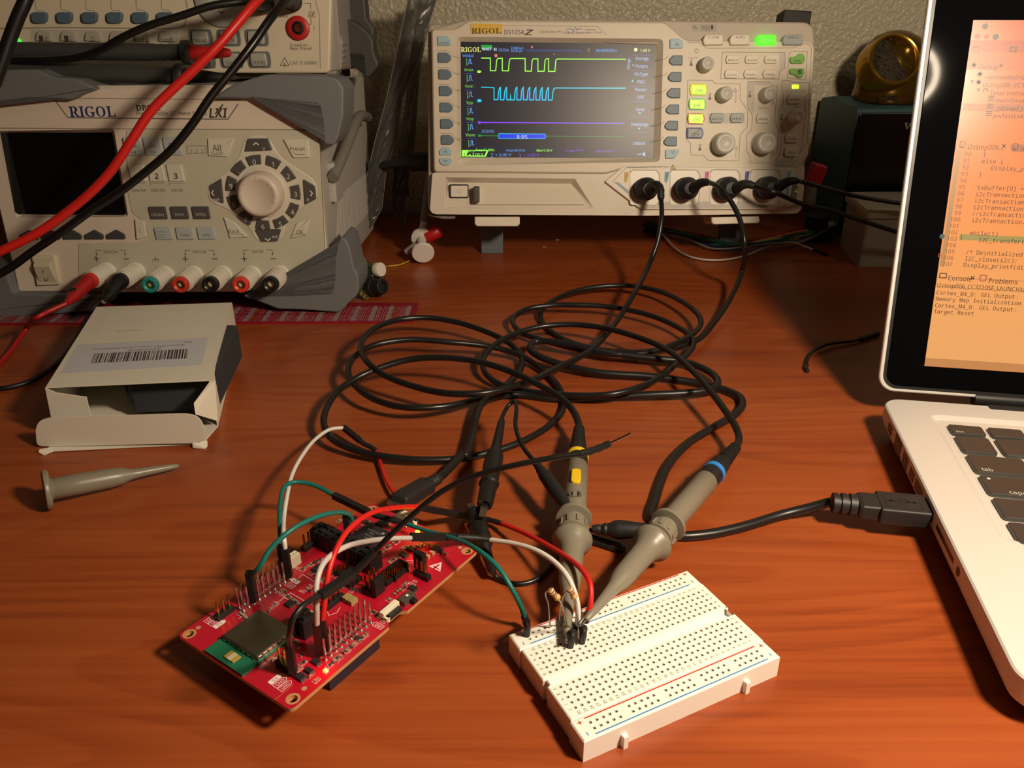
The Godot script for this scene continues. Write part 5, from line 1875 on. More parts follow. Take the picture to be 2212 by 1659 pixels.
func development_board() -> void:
	var t := thing("development_board", "red development board on black sockets, with pin headers, a metal shielded module and lit lights", "circuit board", Transform3D(Basis(Vector3(.8203, 0, .572), Vector3(.572, 0, -.8203), Vector3(0, 1, 0)), Vector3(-119.9901, 13.5, -231.9094)))
	t.set_meta("label", "red development board with pin headers, a metal shielded module and small lit lights")
	var red := mat("b3122a", 0.32, 0.0, 0.6)
	var edge := mat("b9895a", 0.6)
	var black := mat("151516", 0.5)
	var chip := mat("26262a", 0.45)
	var steel := mat("d8d4cc", 0.22, 1.0)
	var gold := mat("c79a3a", 0.25, 1.0)
	var tin := mat("cfcdc8", 0.3, 1.0)
	var silk := mat("e8dcdc", 0.55)
	var th := -1.6
	# the board itself: corners with their holes, and the fields between them
	var b := part(t, "board")
	var hs := [Vector2(0, 0), Vector2(55.2, 0.8), Vector2(54.9, 97.2), Vector2(0, 97.0)]
	var x0 := -3.2
	var x1 := 58.4
	var y0 := -3.0
	var y1 := 100.4
	var q := 4.6
	for i in 4:
		var h: Vector2 = hs[i]
		var lx := x0 if i in [0, 3] else x1 - 3.3 - q
		var rx := h.x + q if i in [0, 3] else x1
		var ly := y0 if i in [0, 1] else h.y - q
		var ry := h.y + q if i in [0, 1] else y1
		if i in [1, 2]:
			lx = h.x - q
		var r := 2.0
		var cell := PackedVector2Array()
		var cs := [Vector2(lx, ly), Vector2(rx, ly), Vector2(rx, ry), Vector2(lx, ry)]
		for k in 4:
			if k == i:
				var a: Vector2 = cs[k]
				var pv: Vector2 = (cs[(k + 3) % 4] - a).normalized()
				var nx: Vector2 = (cs[(k + 1) % 4] - a).normalized()
				var cc := a + (pv + nx) * r
				for j in 5:
					var f := j / 4.0 * PI / 2
					cell.append(cc - nx * r * cos(f) - pv * r * sin(f))
			else:
				cell.append(cs[k])
		var hole := circle(h, 1.6, 18)
		b.use(red)
		b.ring(cell, 0, hole, 0, h)
		b.use(edge)
		var rev := M.turned(hole)
		for j in 18:
			var k := (j + 1) % 18
			b.quad(M.V(rev[k], 0), M.V(rev[j], 0), M.V(rev[j], th), M.V(rev[k], th))
		b.wall(M.turned(cell), th, M.turned(cell), 0)
		var ring2 := circle(h, 2.5, 20)
		b.ring(ring2, 0.03, hole, 0.03, h)
		# underside
		var cm := M.turned(cell)
		for j in cm.size():
			b.quad(M.V(cm[(j + 1) % cm.size()], th), M.V(cm[j], th), M.V(M.hit(hole, h, (cm[j] - h).normalized()), th), M.V(M.hit(hole, h, (cm[(j + 1) % cm.size()] - h).normalized()), th))
	var xa := q
	var xb := 55.0 - q
	var field := P([xa, y0, xb, y0, xb, hs[1].y + q, x1, hs[1].y + q, x1, 44.6, x1 - 2.6, 47.2, x1 - 2.6, 52.8, x1, 55.2, x1, hs[2].y - q, xb, hs[2].y - q, xb, y1, xa, y1, xa, hs[3].y - q, x0, hs[3].y - q, x0, q, xa, q])
	b.use(red)
	b.flat(field, 0)
	b.use(edge)
	b.flat(field, th, false)
	b.wall(M.turned(field), th, M.turned(field), -0.001)
	b.end()
	# two black sockets underneath carry the board
	for x in [5.4, 50.2]:
		var s := block(t, "socket_strip", mat("241f2c", 0.6), x - 2.5, 18.5, x + 2.5, 44.5, -13.5, th, 0.2)
		s.end()
	var sf := block(t, "socket_strip", mat("241f2c", 0.6), 20, 80, 32, 84, -13.5, th, 0.2)
	sf.end()
	# the two double rows of long pins
	for q2 in [[4.15, 6.7], [48.9, 51.45]]:
		var pads := part(t, "solder_pads")
		pads.use(tin)
		for x in q2:
			for i in 10:
				pads.lathe([0.95, 0, 0.85, 0.25, 0.3, 0.9, 0, 0.9], at3(x, 19.4 + i * 2.54, 0), 10)
		pads.end()
		for x in q2:
			for i in 10:
				var p := part(t, "header_pin")
				p.use(steel)
				pin(p, x, 19.4 + i * 2.54, 0, 10.2)
				p.end()
	# shielded radio module on its green carrier
	var md := part(t, "radio_module")
	md.use(mat("1d6a4c", 0.4))
	md.box(Vector3(12.4, -2.6, 0), Vector3(33.4, 6.0, 1.0), 0.1)
	md.box(Vector3(12.4, 6.0, 0), Vector3(33.4, 22.6, 0.9), 0.1)
	md.end()
	var sh := part(t, "metal_shield")
	sh.use(mat("9a978a", 0.34, 1.0))
	sh.prism(rrect(13.6, 4.6, 32.6, 21.6, 0.6, 3), 0.9, 3.0, 0.35, false)
	sh.use(mat("b8b29a", 0.3, 1.0))
	sh.stroke(circle(Vector2(21.5, 17.5), 2.2, 20), 0.3, 3.02, true)
	sh.end()
	for i in 7:
		for s in [0, 1]:
			var k := part(t, "shield_tab")
			k.use(mat("e0dccc", 0.2, 1.0))
			if s == 0:
				k.box(Vector3(32.55, 5.4 + i * 2.3, 0.9), Vector3(32.85, 6.8 + i * 2.3, 2.3), 0.1)
			else:
				k.box(Vector3(14.4 + i * 2.6, 4.3, 0.9), Vector3(15.9 + i * 2.6, 4.65, 2.0), 0.1)
			k.end()
	var an := part(t, "chip_antenna")
	an.use(mat("b89a4e", 0.5))
	an.box(Vector3(21.2, -0.9, 1.0), Vector3(26.4, 2.6, 1.6), 0.1)
	an.use(mat("ded6a8", 0.5))
	an.box(Vector3(22.8, -0.95, 1.0), Vector3(24.9, 2.65, 1.65), 0.1)
	an.end()
	# large processor
	var pr := block(t, "processor", chip, 7.8, 73.8, 21.6, 87.4, 0.1, 1.6, 0.2)
	pr.use(mat("8a8a88", 0.6))
	for i in 4:
		pr.text(["MSP432E401Y", "TPDT", "65AT2L7", "G4"][i], sans, 14.5, 83.5 - i * 1.7, 1.63, 0.9, 0.0, 0.0, 0.0)
	pr.flat(circle(Vector2(18.6, 84.6), 0.8, 12), 1.63)
	pr.use(tin)
	for i in 24:
		var f := 8.4 + i * 0.55
		for s in [[Vector2(f, 73.3)], [Vector2(f, 87.9)]]:
			pr.box(Vector3(f - 0.12, s[0].y - 0.6, 0.0), Vector3(f + 0.12, s[0].y + 0.6, 0.3))
	for i in 24:
		var f := 74.2 + i * 0.55
		pr.box(Vector3(21.4, f - 0.12, 0), Vector3(22.6, f + 0.12, 0.3))
		pr.box(Vector3(6.8, f - 0.12, 0), Vector3(8.0, f + 0.12, 0.3))
	pr.end()
	# smaller chips
	for c in [[12.1, 53.67, 4.2, 5.6], [18.58, 31.82, 3.0, 3.0], [11.92, 91.01, 4.2, 4.2], [34.97, 84.37, 3.6, 2.6], [34.79, 79.59, 3.6, 2.6], [43.95, 90.52, 5.0, 2.6], [51.93, 65.75, 3.2, 2.4], [53.46, 33.48, 2.0, 1.6], [49.52, 16.51, 3.2, 2.2], [50.56, 12.21, 3.2, 2.0], [50.33, 8.49, 3.4, 2.6], [23.14, 98.43, 2.0, 1.6]]:
		var k := block(t, "chip", chip, c[0] - c[2] / 2, c[1] - c[3] / 2, c[0] + c[2] / 2, c[1] + c[3] / 2, 0.05, 1.1, 0.15)
		k.use(tin)
		for i in 4:
			var f: float = c[1] - c[3] / 2 + (i + 0.5) * c[3] / 4
			k.box(Vector3(c[0] - c[2] / 2 - 0.6, f - 0.16, 0), Vector3(c[0] + c[2] / 2 + 0.6, f + 0.16, 0.3))
		k.end()
	# little resistors and capacitors with bright ends, most of them in rows
	var rng := RandomNumberGenerator.new()
	rng.seed = 11
	var rows := [[6.41, 49.44, 7.74, 57.63, 7], [11.49, 50.18, 22.82, 48.37, 5], [17.99, 48.73, 19.43, 60.02, 8], [13.7, 28.97, 14.76, 23.88, 3], [14.65, 34.58, 22.53, 34.04, 6], [23.45, 31.76, 31.09, 34.13, 5], [25.33, 71.96, 26.32, 77.86, 6], [25.41, 80.19, 26.6, 88.85, 7], [20.09, 88.73, 14.78, 92.71, 3],
		[31.08, 82.88, 37.3, 89.52, 6], [33.46, 77.53, 33.05, 72.71, 5], [47.37, 66.25, 50.95, 65.59, 2], [48.62, 63.99, 47.89, 61.43, 3], [45.12, 89.57, 48.51, 90.15, 3], [27.76, 51.76, 33.94, 51.87, 5], [22.07, 54.2, 20.75, 58.72, 4], [54.57, 18.18, 54.25, 37.13, 14], [47.13, 11.05, 55.49, 11.25, 4],
		[35.75, 9.36, 36.27, 13.48, 3], [36.29, 19.5, 45.83, 14.22, 4], [48.48, 47.02, 54.82, 45.72, 4], [48.5, 55.8, 48.1, 59.54, 2], [7.3, 17.81, 10.55, 17.2, 3], [9.4, 35.55, 11.78, 35.65, 2], [16.83, 42.19, 19.05, 41.65, 2], [6.78, 77.75, 4.91, 88.55, 4], [4.91, 88.55, 7.39, 88.68, 3], [25.58, 97.54, 19.34, 93.27, 3], [23.61, 30.91, 31.06, 31.28, 4], [-5.86, 82.48, -.03, 72.47, 2]]
	for r in rows:
		var a: Array = r[0] if r[0] is Array else [r[0], r[1], r[2], r[3]]
		var n: int = r[r.size() - 1]
		for i in n:
			var f := i / maxf(n - 1, 1)
			var c := Vector2(a[0], a[1]).lerp(Vector2(a[2], a[3]), f) + Vector2(rng.randf_range(-0.3, 0.3), rng.randf_range(-0.3, 0.3))
			var along_x := rng.randf() < 0.5
			var l := rng.randf_range(0.7, 0.95)
			var wd := 0.42
			var d := Vector2(l, wd) if along_x else Vector2(wd, l)
			var k := part(t, "resistor" if rng.randf() < 0.5 else "capacitor")
			k.use(chip if k.called == "resistor" else mat("a58a68", 0.5))
			k.box(Vector3(c.x - d.x, c.y - d.y, 0), Vector3(c.x + d.x, c.y + d.y, 0.55))
			k.use(tin)
			var e := Vector2(0.28, wd + 0.03) if along_x else Vector2(wd + 0.03, 0.28)
			for s in [-1, 1]:
				var m: Vector2 = c + (Vector2(l - 0.1, 0) if along_x else Vector2(0, l - 0.1)) * s
				k.box(Vector3(m.x - e.x, m.y - e.y, 0), Vector3(m.x + e.x, m.y + e.y, 0.6))
			k.use(silk)
			var bx := rrect(c.x - d.x - 0.5, c.y - d.y - 0.5, c.x + d.x + 0.5, c.y + d.y + 0.5, 0.05, 1)
			if i % 3 == 0:
				k.stroke(bx, 0.13, 0.03, true)
			k.end()
	for c in [[34.97, 46.52], [37.95, 46.39]]:
		var k := block(t, "tan_capacitor", mat("9a8a5a", 0.5), c[0] - 1.2, c[1] - 1.7, c[0] + 1.2, c[1] + 1.7, 0, 2.2, 0.2)
		k.end()
	for c in [[39.44, 89.8], [44.06, 87.1], [44.11, 84.25]]:
		var k := block(t, "tan_capacitor", mat("a89670", 0.5), c[0] - 0.9, c[1] - 0.7, c[0] + 0.9, c[1] + 0.7, 0, 1.6, 0.2)
		k.end()
	# jumper blocks in a row across the board
	for i in 9:
		var x := -1.2 + i * 4.0
		var y := 66.4 + (0.4 if i % 2 else 0.0)
		if i == 3 or i == 8:
			y -= 0.6
		var k := block(t, "jumper_cap", black, x - 1.7, y - 3.6, x + 1.7, y + 3.6, 0, 8.2 - 0.3 * (i % 2), 0.4)
		k.box(Vector3(x - 1.1, y - 2.6, 8.0), Vector3(x + 1.1, y - 0.6, 9.0), 0.3)
		k.box(Vector3(x - 1.1, y + 0.6, 8.0), Vector3(x + 1.1, y + 2.6, 9.0), 0.3)
		k.end()
	for c in [[33.44, 25.54], [36.92, 24.79]]:
		var k := block(t, "jumper_cap", black, c[0] - 1.3, c[1] - 3.0, c[0] + 1.3, c[1] + 3.0, 0, 8.5, 0.4)
		k.box(Vector3(c[0] - 0.9, c[1] - 2, 8.3), Vector3(c[0] + 0.9, c[1] - 0.4, 9.4), 0.3)
		k.use(gold)
		pin(k, c[0] - 1.8, c[1] + 0.5, 0, 9)
		k.end()
	# small pin headers, black with golden pins: position, columns along x, rows along y
	for h in [[2.46, 14.01, 1, 3, 0.4, 8.0], [-2.21, 60.08, 1, 2, 0.0, 8.2], [42.24, 8.9, 3, 1, 0.0, 8.0], [39.17, 56.47, 2, 3, 0.0, 9.0], [32.17, 41.64, 1, 4, 0.0, 8.0], [50.17, 73.46, 3, 1, 0.0, 8.0]]:
		var k := part(t, "pin_header")
		var nx: int = h[2]
		var ny: int = h[3]
		k.use(black)
		var c := Vector2(h[0], h[1])
		k.box(Vector3(c.x - nx * 1.27, c.y - ny * 1.27, 0), Vector3(c.x + nx * 1.27, c.y + ny * 1.27, 2.5), 0.4)
		k.use(gold)
		for i in nx:
			for j in ny:
				pin(k, c.x + (i - (nx - 1) / 2.0) * 2.54, c.y + (j - (ny - 1) / 2.0) * 2.54, 2, h[5])
		k.end()
	for c in [[43.06, 55.58, 2.4, 5.2, 8.6], [46.77, 76.56, 4.8, 2.6, 9.0], [28.48, 67.34, 2.4, 5.0, 8.0]]:
		var k := block(t, "jumper_cap", black, c[0] - c[2] / 2, c[1] - c[3] / 2, c[0] + c[2] / 2, c[1] + c[3] / 2, 1.0, c[4], 0.4)
		k.end()
	# shrouded ten pin connectors of fine pitch
	for h in [[41.18, 68.91, true], [40.72, 64.32, false], [29.58, 55.1, false], [22.05, 57.42, false]]:
		var k := part(t, "debug_connector")
		var c := Vector2(h[0], h[1])
		k.use(black)
		k.box(Vector3(c.x - 1.8, c.y - 3.4, 0), Vector3(c.x + 1.8, c.y + 3.4, 2.0), 0.3)
		if h[2]:
			k.box(Vector3(c.x - 2.6, c.y - 4.0, 0), Vector3(c.x - 1.9, c.y + 4.0, 5.0), 0.2)
			k.box(Vector3(c.x - 1.9, c.y + 3.4, 0), Vector3(c.x + 2.4, c.y + 4.0, 5.0), 0.2)
			k.box(Vector3(c.x - 1.9, c.y - 4.0, 0), Vector3(c.x + 2.4, c.y - 3.4, 3.0), 0.2)
		k.use(gold)
		for i in 2:
			for j in 5:
				pin(k, c.x - 0.64 + i * 1.27, c.y - 2.54 + j * 1.27, 1.5, 5.0, 0.2)
		k.end()
	# white connector, two push buttons, slide switch, USB socket
	var c1 := Vector2(1.16, 49.17)
	var w1 := block(t, "white_connector", mat("dcd4b4", 0.5), c1.x - 1.6, c1.y - 3.0, c1.x + 1.6, c1.y + 3.0, 0, 5.2, 0.3)
	w1.use(black)
	for i in 4:
		w1.flat(circle(Vector2(c1.x, c1.y - 2.2 + i * 1.5), 0.25, 6), 5.25)
	w1.end()
	for h in [[54.14, 50.43, 1.7, 4.4], [19.96, 100.16, 4.0, 1.6]]:
		var c := Vector2(h[0], h[1])
		var k := part(t, "push_button")
		k.use(chip)
		k.box(Vector3(c.x - h[2] + 0.4, c.y - h[3] + 0.6, 0), Vector3(c.x + h[2] + 0.9, c.y + h[3] - 0.6, 1.6), 0.2)
		k.use(mat("e2dcc4", 0.5))
		k.box(Vector3(c.x - h[2], c.y - h[3], 0.8), Vector3(c.x + h[2] * 0.35, c.y + h[3], 3.2), 0.3)
		k.lathe([1.0, 0, 1.0, 1.6, 0, 1.6], at3(c.x + h[2], c.y - h[3] + 0.9, 0), 10)
		k.end()
	var sc := Vector2(54.5, 59.42)
	var sw := part(t, "slide_switch")
	sw.use(mat("6a655c", 0.35, 0.6))
	sw.box(Vector3(sc.x - 1.8, sc.y - 3.4, 0), Vector3(sc.x + 1.8, sc.y + 3.4, 2.4), 0.3)
	sw.use(black)
	sw.box(Vector3(sc.x + 1.6, sc.y - 0.5, 0.4), Vector3(sc.x + 4.0, sc.y + 1.6, 1.9), 0.3)
	sw.use(mat("efe8e0", 0.5))
	sw.flat(P([sc.x - 0.6, sc.y - 0.3, sc.x + 0.5, sc.y - 0.3, sc.x + 0.5, sc.y + 0.8, sc.x - 0.6, sc.y + 0.8]), 2.45)
	sw.end()
	var ub := part(t, "usb_socket")
	ub.use(mat("c8c4ba", 0.25, 1.0))
	ub.prism(rrect(14.2, 95.5, 22.0, 101.4, 0.6, 3), 0, 2.7, 0.4)
	ub.end()
	# lights
	for l in [[55.36, 15.58, "ff3a18", "ffb0a0"], [40.6, 82.42, "ff2838", "ff8080"], [29.06, 95.12, "ffb010", "ffe080"]]:
		var k := part(t, "indicator_light")
		k.use(glow(l[2], 14.0, l[3]))
		k.box(Vector3(l[0] - 0.8, l[1] - 0.7, 0), Vector3(l[0] + 0.8, l[1] + 0.7, 1.0), 0.25)
		k.end()
		var o := OmniLight3D.new()
		o.name = "indicator_glow"
		o.light_color = Color(l[2])
		o.light_energy = 0.00012
		o.light_size = 0.001
		o.omni_range = 3.0
		o.omni_attenuation = 2.0
		o.shadow_enabled = true
		o.position = Vector3(l[0], l[1], 2.4) * MM
		t.add_child(o, true)
	# white print
	var sk := part(t, "silkscreen")
	sk.use(silk)
	var w := 0.04
	for g in [[3.16, 11.19, -0.0], [46.06, 5.55, 1.0]]:
		for i in 3:
			var c := Vector2(g[0], g[1]) + (Vector2(-3.4 + i * 2.6, -1.6) if g[2] == 0.0 else Vector2(-2.6 + i * 2.6, -2.4))
			var up: float = 0.0
			var box := moved(P([-1.1, -2.4, 1.1, -2.4, 1.1, 1.8, 0, 2.8, -1.1, 1.8]), c.x, c.y)
			var five: bool = i == (2 if g[2] == 0.0 else 0)
			if five:
				sk.use(silk)
				sk.flat(box, w)
				sk.use(mat("9a2030", 0.5))
				sk.text("5V", sans, c.x, c.y, w + 0.02, 1.4, 0.0, 0.0, PI / 2, true)
			else:
				sk.use(silk)
				sk.stroke(box, 0.2, w, true)
				sk.text("GND", sans, c.x, c.y, w, 1.25, 3.4, 0.0, PI / 2, true)
	for g in [[10.16, 42.63, "5V", true], [10.5, 39.71, "GND", false], [55.33, 42.84, "GND", false]]:
		var box := moved(P([-2.4, -1.1, 1.6, -1.1, 1.6, 1.1, -2.4, 1.1, -3.2, 0]), g[0], g[1])
		if g[3]:
			sk.use(silk)
			sk.flat(box, w)
			sk.use(mat("9a2030", 0.5))
		else:
			sk.use(silk)
			sk.stroke(box, 0.2, w, true)
		sk.text(g[2], sans, g[0] - 0.4, g[1], w + 0.02, 1.2, 0.0, 0.0, 0.0, true)
	sk.use(silk)
	sk.stroke(circle(Vector2(40.5, 76.69), 2.5, 24), 0.22, w, true)
	sk.text("Pb", sans, 40.5, 76.69, w, 2.2, 0.0, 0.0, 0.4, true)
	sk.flat(P([47.78, 80.34, 50.7, 85.37, 54.11, 80.27]), w)
	sk.use(red)
	sk.stroke(P([49.38, 81.43, 53.02, 81.05]), 0.5, w + 0.02)
	sk.stroke(P([50.62, 80.3, 50.83, 83.54]), 0.8, w + 0.02)
	sk.use(silk)
	for g in [[13.74, 27.53, 13.41, 36.76, 30.23, 36.41, 31.21, 31.85, 25.41, 27.87], [9.4, 44.44, 8.8, 47.26, 17.3, 46.68, 17.74, 44.37, 15.6, 44.46], [32.49, 37.96, 35.48, 36.2, 36.8, 39, 35.62, 42.05], [8.63, 15.42, 8.52, 18.17, 11.88, 18.12]]:
		var a: Array = g[0] if g[0] is Array else g
		sk.stroke(P(a), 0.22, w)
	for g in [["SW2", 3.33, 48.76], ["SW3", 49.72, 67.86], ["U41", 16.49, 39.9], ["D3", 49.52, 69.83], ["BOOSTER", 11.6, 34], ["JTAG", -5.54, 94.78], ["Reset", 19.48, 95.93], ["3.3V", 9.22, 58.64]]:
		sk.text(g[0], sans, g[1], g[2], w, 1.3, 0.0, 0.0, 0.0, true)
	for i in 6:
		for j in 2:
			sk.use(gold)
			sk.ring(circle(Vector2(.44, 85.49) + Vector2(j * 1.6, i * 1.2), 0.45, 8), w, circle(Vector2(.44, 85.49) + Vector2(j * 1.6, i * 1.2), 0.2, 8), w, Vector2(.44, 85.49) + Vector2(j * 1.6, i * 1.2))
			var v := Vector2(10.97, 46.05) + Vector2(j * 1.4, -i * 1.3).rotated(-0.9)
			sk.ring(circle(v, 0.4, 8), w, circle(v, 0.18, 8), w, v)
	for c in [Vector2(-.03, 3.92), Vector2(54.95, 6.02), Vector2(50.94, 97.43)]:
		sk.use(mat("a8906a", 0.6))
		sk.flat(circle(c, 1.0, 12), w)
	sk.end()

# ---------------------------------------------------------------- probes with their cables
func boot(m: M, rubber: Material, t: Transform3D, path: PackedVector3Array) -> void:
	# ribbed rubber hood of a bayonet plug: t looks out of the socket, path is the strain relief
	m.use(rubber)
	var prof := [0, 0.0, 8.4, 0.0, 9.2, 1.0]
	for i in 4:
		prof.append_array([9.2, 1.5 + i * 3.6, 9.3, 3.6 + i * 3.6, 8.4, 3.9 + i * 3.6, 8.4, 4.8 + i * 3.6])
	prof.append_array([8.0, 16.5, 6.2, 20.5, 4.6, 23.0, 0, 23.5])
	m.lathe(prof, t, 26)
	var r := PackedFloat32Array()
	for i in path.size():
		r.append(lerpf(4.4, 2.5, i / float(path.size() - 1)) + (0.25 if i % 2 else 0.0))
	m.tube(path, r, 12)

func probe_body(t: Node3D, a: Vector3, b: Vector3, col: String, stretch: bool, roll: float) -> void:
	var l := a.distance_to(b)
	var f := along(a, b)
	f.basis = f.basis * Basis(Vector3(0, 0, 1), roll)
	var grey := mat("7d7769", 0.38)
	var black := mat("1a1a1b", 0.5)
	var sr := wpart(t, "strain_relief")
	sr.use(black)
	sr.xf = f
	var pr := [0, 0, 2.9, 0]
	for i in 7:
		pr.append_array([3.0 + i * 0.17, i * 2.4, 3.05 + i * 0.17, i * 2.4 + 1.4, 2.6 + i * 0.17, i * 2.4 + 1.5, 2.6 + i * 0.17, i * 2.4 + 2.3])
	pr.append_array([4.4, l * 0.12, 5.4, l * 0.18, 5.5, l * 0.25, 0, l * 0.25])
	sr.lathe(pr, Transform3D.IDENTITY, 22)
	sr.end()
	var cr := wpart(t, "colour_ring")
	cr.use(mat(col, 0.4))
	cr.xf = f
	cr.lathe([5.3, l * 0.182, 5.75, l * 0.183, 5.75, l * 0.2, 5.3, l * 0.201], Transform3D.IDENTITY, 26)
	cr.end()
	var bd := wpart(t, "body")
	bd.use(grey)
	bd.xf = f
	bd.lathe([5.2, l * 0.248, 5.7, l * 0.252, 5.5, l * 0.5, 5.2, l * 0.52, 8.0, l * 0.524, 8.3, l * 0.53, 8.0, l * 0.537, 5.0, l * 0.54, 5.0, l * 0.555, 6.4, l * 0.556, 6.4, l * 0.6, 5.0, l * 0.602, 5.0, l * 0.63], Transform3D.IDENTITY, 30)
	for i in 10:
		var an := TAU * i / 10
		var d := Vector2.from_angle(an)
		var n := Vector2(-d.y, d.x) * 0.7
		bd.prism(PackedVector2Array([d * 6.2 - n, d * 7.0 - n, d * 7.0 + n, d * 6.2 + n]), l * 0.565, l * 0.592, 0.15)
	bd.end()
	var hd := wpart(t, "hook_tip")
	hd.use(grey)
	hd.xf = f
	hd.lathe([0, l * 0.618, 5.0, l * 0.62, 8.4, l * 0.625, 8.8, l * 0.632, 8.5, l * 0.642, 6.6, l * 0.655, 5.3, l * 0.68, 5.0, l * 0.72, 4.7, l * 0.8, 4.2, l * 0.825, 2.9, l * 0.855, 2.5, l * 0.88, 1.7, l * 0.96, 1.3, l * 0.992, 0.6, l, 0, l], Transform3D.IDENTITY, 30)
	hd.end()
	var hk := wpart(t, "hook")
	hk.use(mat("b8b0a0", 0.25, 1.0))
	hk.xf = f
	hk.tube(PackedVector3Array([Vector3(0, 0, l * 0.99), Vector3(0, 0, l * 1.02), Vector3(0, 1.2, l * 1.028), Vector3(0, 1.4, l * 1.0)]), 0.4, 6)
	hk.end()

func croc(t: Node3D, tail: Vector3, jaw: Vector3) -> void:
	var black := mat("161617", 0.4)
	var l := tail.distance_to(jaw)
	var c := wpart(t, "crocodile_clip")
	c.use(black)
	c.xf = along(tail, jaw)
	c.lathe([0, 0, 1.6, 0, 2.0, l * 0.05, 2.7, l * 0.36, 4.4, l * 0.44, 4.7, l * 0.52, 4.3, l * 0.7, 4.2, l * 0.74, 4.9, l * 0.75, 4.9, l * 0.77, 4.1, l * 0.78, 3.8, l * 0.97, 2.6, l * 0.98, 0, l * 0.95], Transform3D.IDENTITY, 8)
	c.use(mat("a8a49a", 0.3, 1.0))
	c.box(Vector3(-1.5, 0.2, l * 0.9), Vector3(1.5, 0.9, l * 1.1), 0.2)
	c.box(Vector3(-1.5, -0.9, l * 0.9), Vector3(1.5, -0.2, l * 1.08), 0.2)
	c.end()

func probes() -> void:
	var rubber := mat("1b1b1c", 0.55)
	var sheath := mat("151516", 0.33, 0.0, 0.55)
	var sf: Transform3D = Transform3D(Basis(Vector3(.9999, 0, -.012), Vector3(-.0029, .9713, -.2377), Vector3(.0117, .2377, .9713)), Vector3(92.3, 52.5, -682))
	var up := sf.basis.z
	# yellow: first channel
	var t := thing("oscilloscope_probe", "grey probe with a yellow ring and slide switch, hooked to the breadboard", "probe", at3(36, 0, -388))
	var c := wpart(t, "plug_boot")
	var a := sf * Vector3(18.9, 21.6, 1.4)
	boot(c, rubber, Transform3D(sf.basis, a), curve([112.4, 78.3, -663.8, 116, 83.3, -657.9, 118.3, 81.8, -651.4, 118.8, 74.9, -646.6], 4))
	c.end()
	var k := wpart(t, "cable")
	k.use(sheath)
	k.tube(curve([118.3, 81.8, -651.4, 118.8, 74.9, -646.6, 118, 63.3, -634, 115, 47, -626, 108.9, 32.7, -618, 91.3, 24, -573, 75.6, 14, -542.9, 51.8, 11, -495.4, 28.2, 11, -468.5, 11.8, 15, -443.2, -14.8, 18, -420.4, -35.8, 17, -421.4, -56.5, 16, -432.1, -77.3, 18, -445, -89.3, 20, -459.8, -96.2, 20, -478.2, -97.1, 20, -496.6, -92, 20, -515, -78.8, 19, -531.8, -60.2, 18, -538.2, -38.9, 16, -534.6, -19.3, 13, -525.5, -2.8, 10, -512.4, 5.6, 6, -500.3, 6.5, 4, -486.7, 2.1, 3, -471.7, -6.6, 3, -455.6, -19.2, 6, -437.1, -36, 10, -419.9, -53.6, 11, -415.1, -68.4, 11, -418.4, -84.3, 12, -428.5, -96.3, 13, -445.1, -101.7, 14, -460.9, -100.2, 15, -480.6, -89.4, 16, -495.4, -68, 16, -503.5, -41.3, 14, -503.6, -16.3, 10, -505.7, 1.4, 7, -501.2, 17, 4, -486.6, 27.4, 3, -464.1, 31.1, 2, -445.2, 29.6, 2, -427.3, 21.9, 2, -410.5, 7.2, 2, -393.5, -10, 2, -381.5, -29.8, 3, -372.3, -49.4, 4, -369.8, -69.5, 5, -372.2, -87.2, 6, -378.9, -98.7, 8, -387, -105, 10, -400.3, -105.8, 12, -417.7, -101.5, 14, -434.6, -92.2, 16, -446.7, -79.9, 19, -453.2, -63.4, 22, -457.9, -43.2, 24, -456.4, -22.3, 24, -451.1, -3.3, 23, -440.5, 13.5, 21, -426.6, 28.1, 18, -412.3, 34.2, 15, -402.1, 36.5, 12.5, -390, 36.5, 12, -386.7], 5), 1.95, 10)
	k.end()
	var sw := wpart(t, "slide_switch")
	var pa := Vector3(36.3, 12, -388.2)
	var pb := Vector3(19.7, 13, -230.8)
	probe_body(t, pa, pb, "e8c21c", true, 0.0)
	var l := pa.distance_to(pb)
	sw.xf = along(pa, pb)
	sw.use(mat("e8c01c", 0.4))
	sw.xf = along(pa, pb) * Transform3D(Basis(Vector3(1, 0, 0), Vector3(0, 0, -1), Vector3(0, 1, 0)), Vector3(0, 4.6, 0))
	sw.prism(rrect(-2.3, -l * 0.4, 2.3, -l * 0.325, 1.6, 4), 0, 2.0, 0.6)
	sw.use(mat("59554a", 0.5))
	sw.lathe([3.0, 0.2, 3.0, 0.9, 2.0, 0.9, 1.9, 0.3], at3(0, -l * 0.455, 0), 18)
	sw.use(mat("0c0c0c", 0.7))
	sw.lathe([2.0, 0.82, 0, 0.82], at3(0, -l * 0.455, 0), 16)
	sw.end()
	var g := wpart(t, "ground_lead")
	g.use(sheath)
	g.tube(curve([-5.7, 22, -379.8, -4.7, 23, -384.9, -1.7, 25, -391.3, 1, 27, -391.8, 2.3, 27, -385.1, 1.7, 24, -370.9, 3.2, 22, -361.5, 5.9, 20, -353.8, 11.2, 18, -344.2], 6), 1.15, 8)
	g.end()
	var lug := wpart(t, "ground_lug")
	lug.use(rubber)
	lug.xf = along(Vector3(10.9, 18, -345.2), Vector3(27.3, 15, -303.4))
	var ll := Vector3(10.9, 18, -345.2).distance_to(Vector3(27.3, 15, -303.4))
	lug.lathe([0, 0, 1.6, 0, 2.0, 2, 1.6, 3, 2.2, 5, 1.8, 6, 2.6, 8, 2.2, 9, 3.2, 12, 3.4, ll * 0.6, 2.4, ll * 0.9, 1.4, ll, 0, ll], Transform3D.IDENTITY, 12)
	lug.end()
	croc(t, Vector3(-5.5, 22, -380.3), Vector3(-12.8, 17, -307.3))
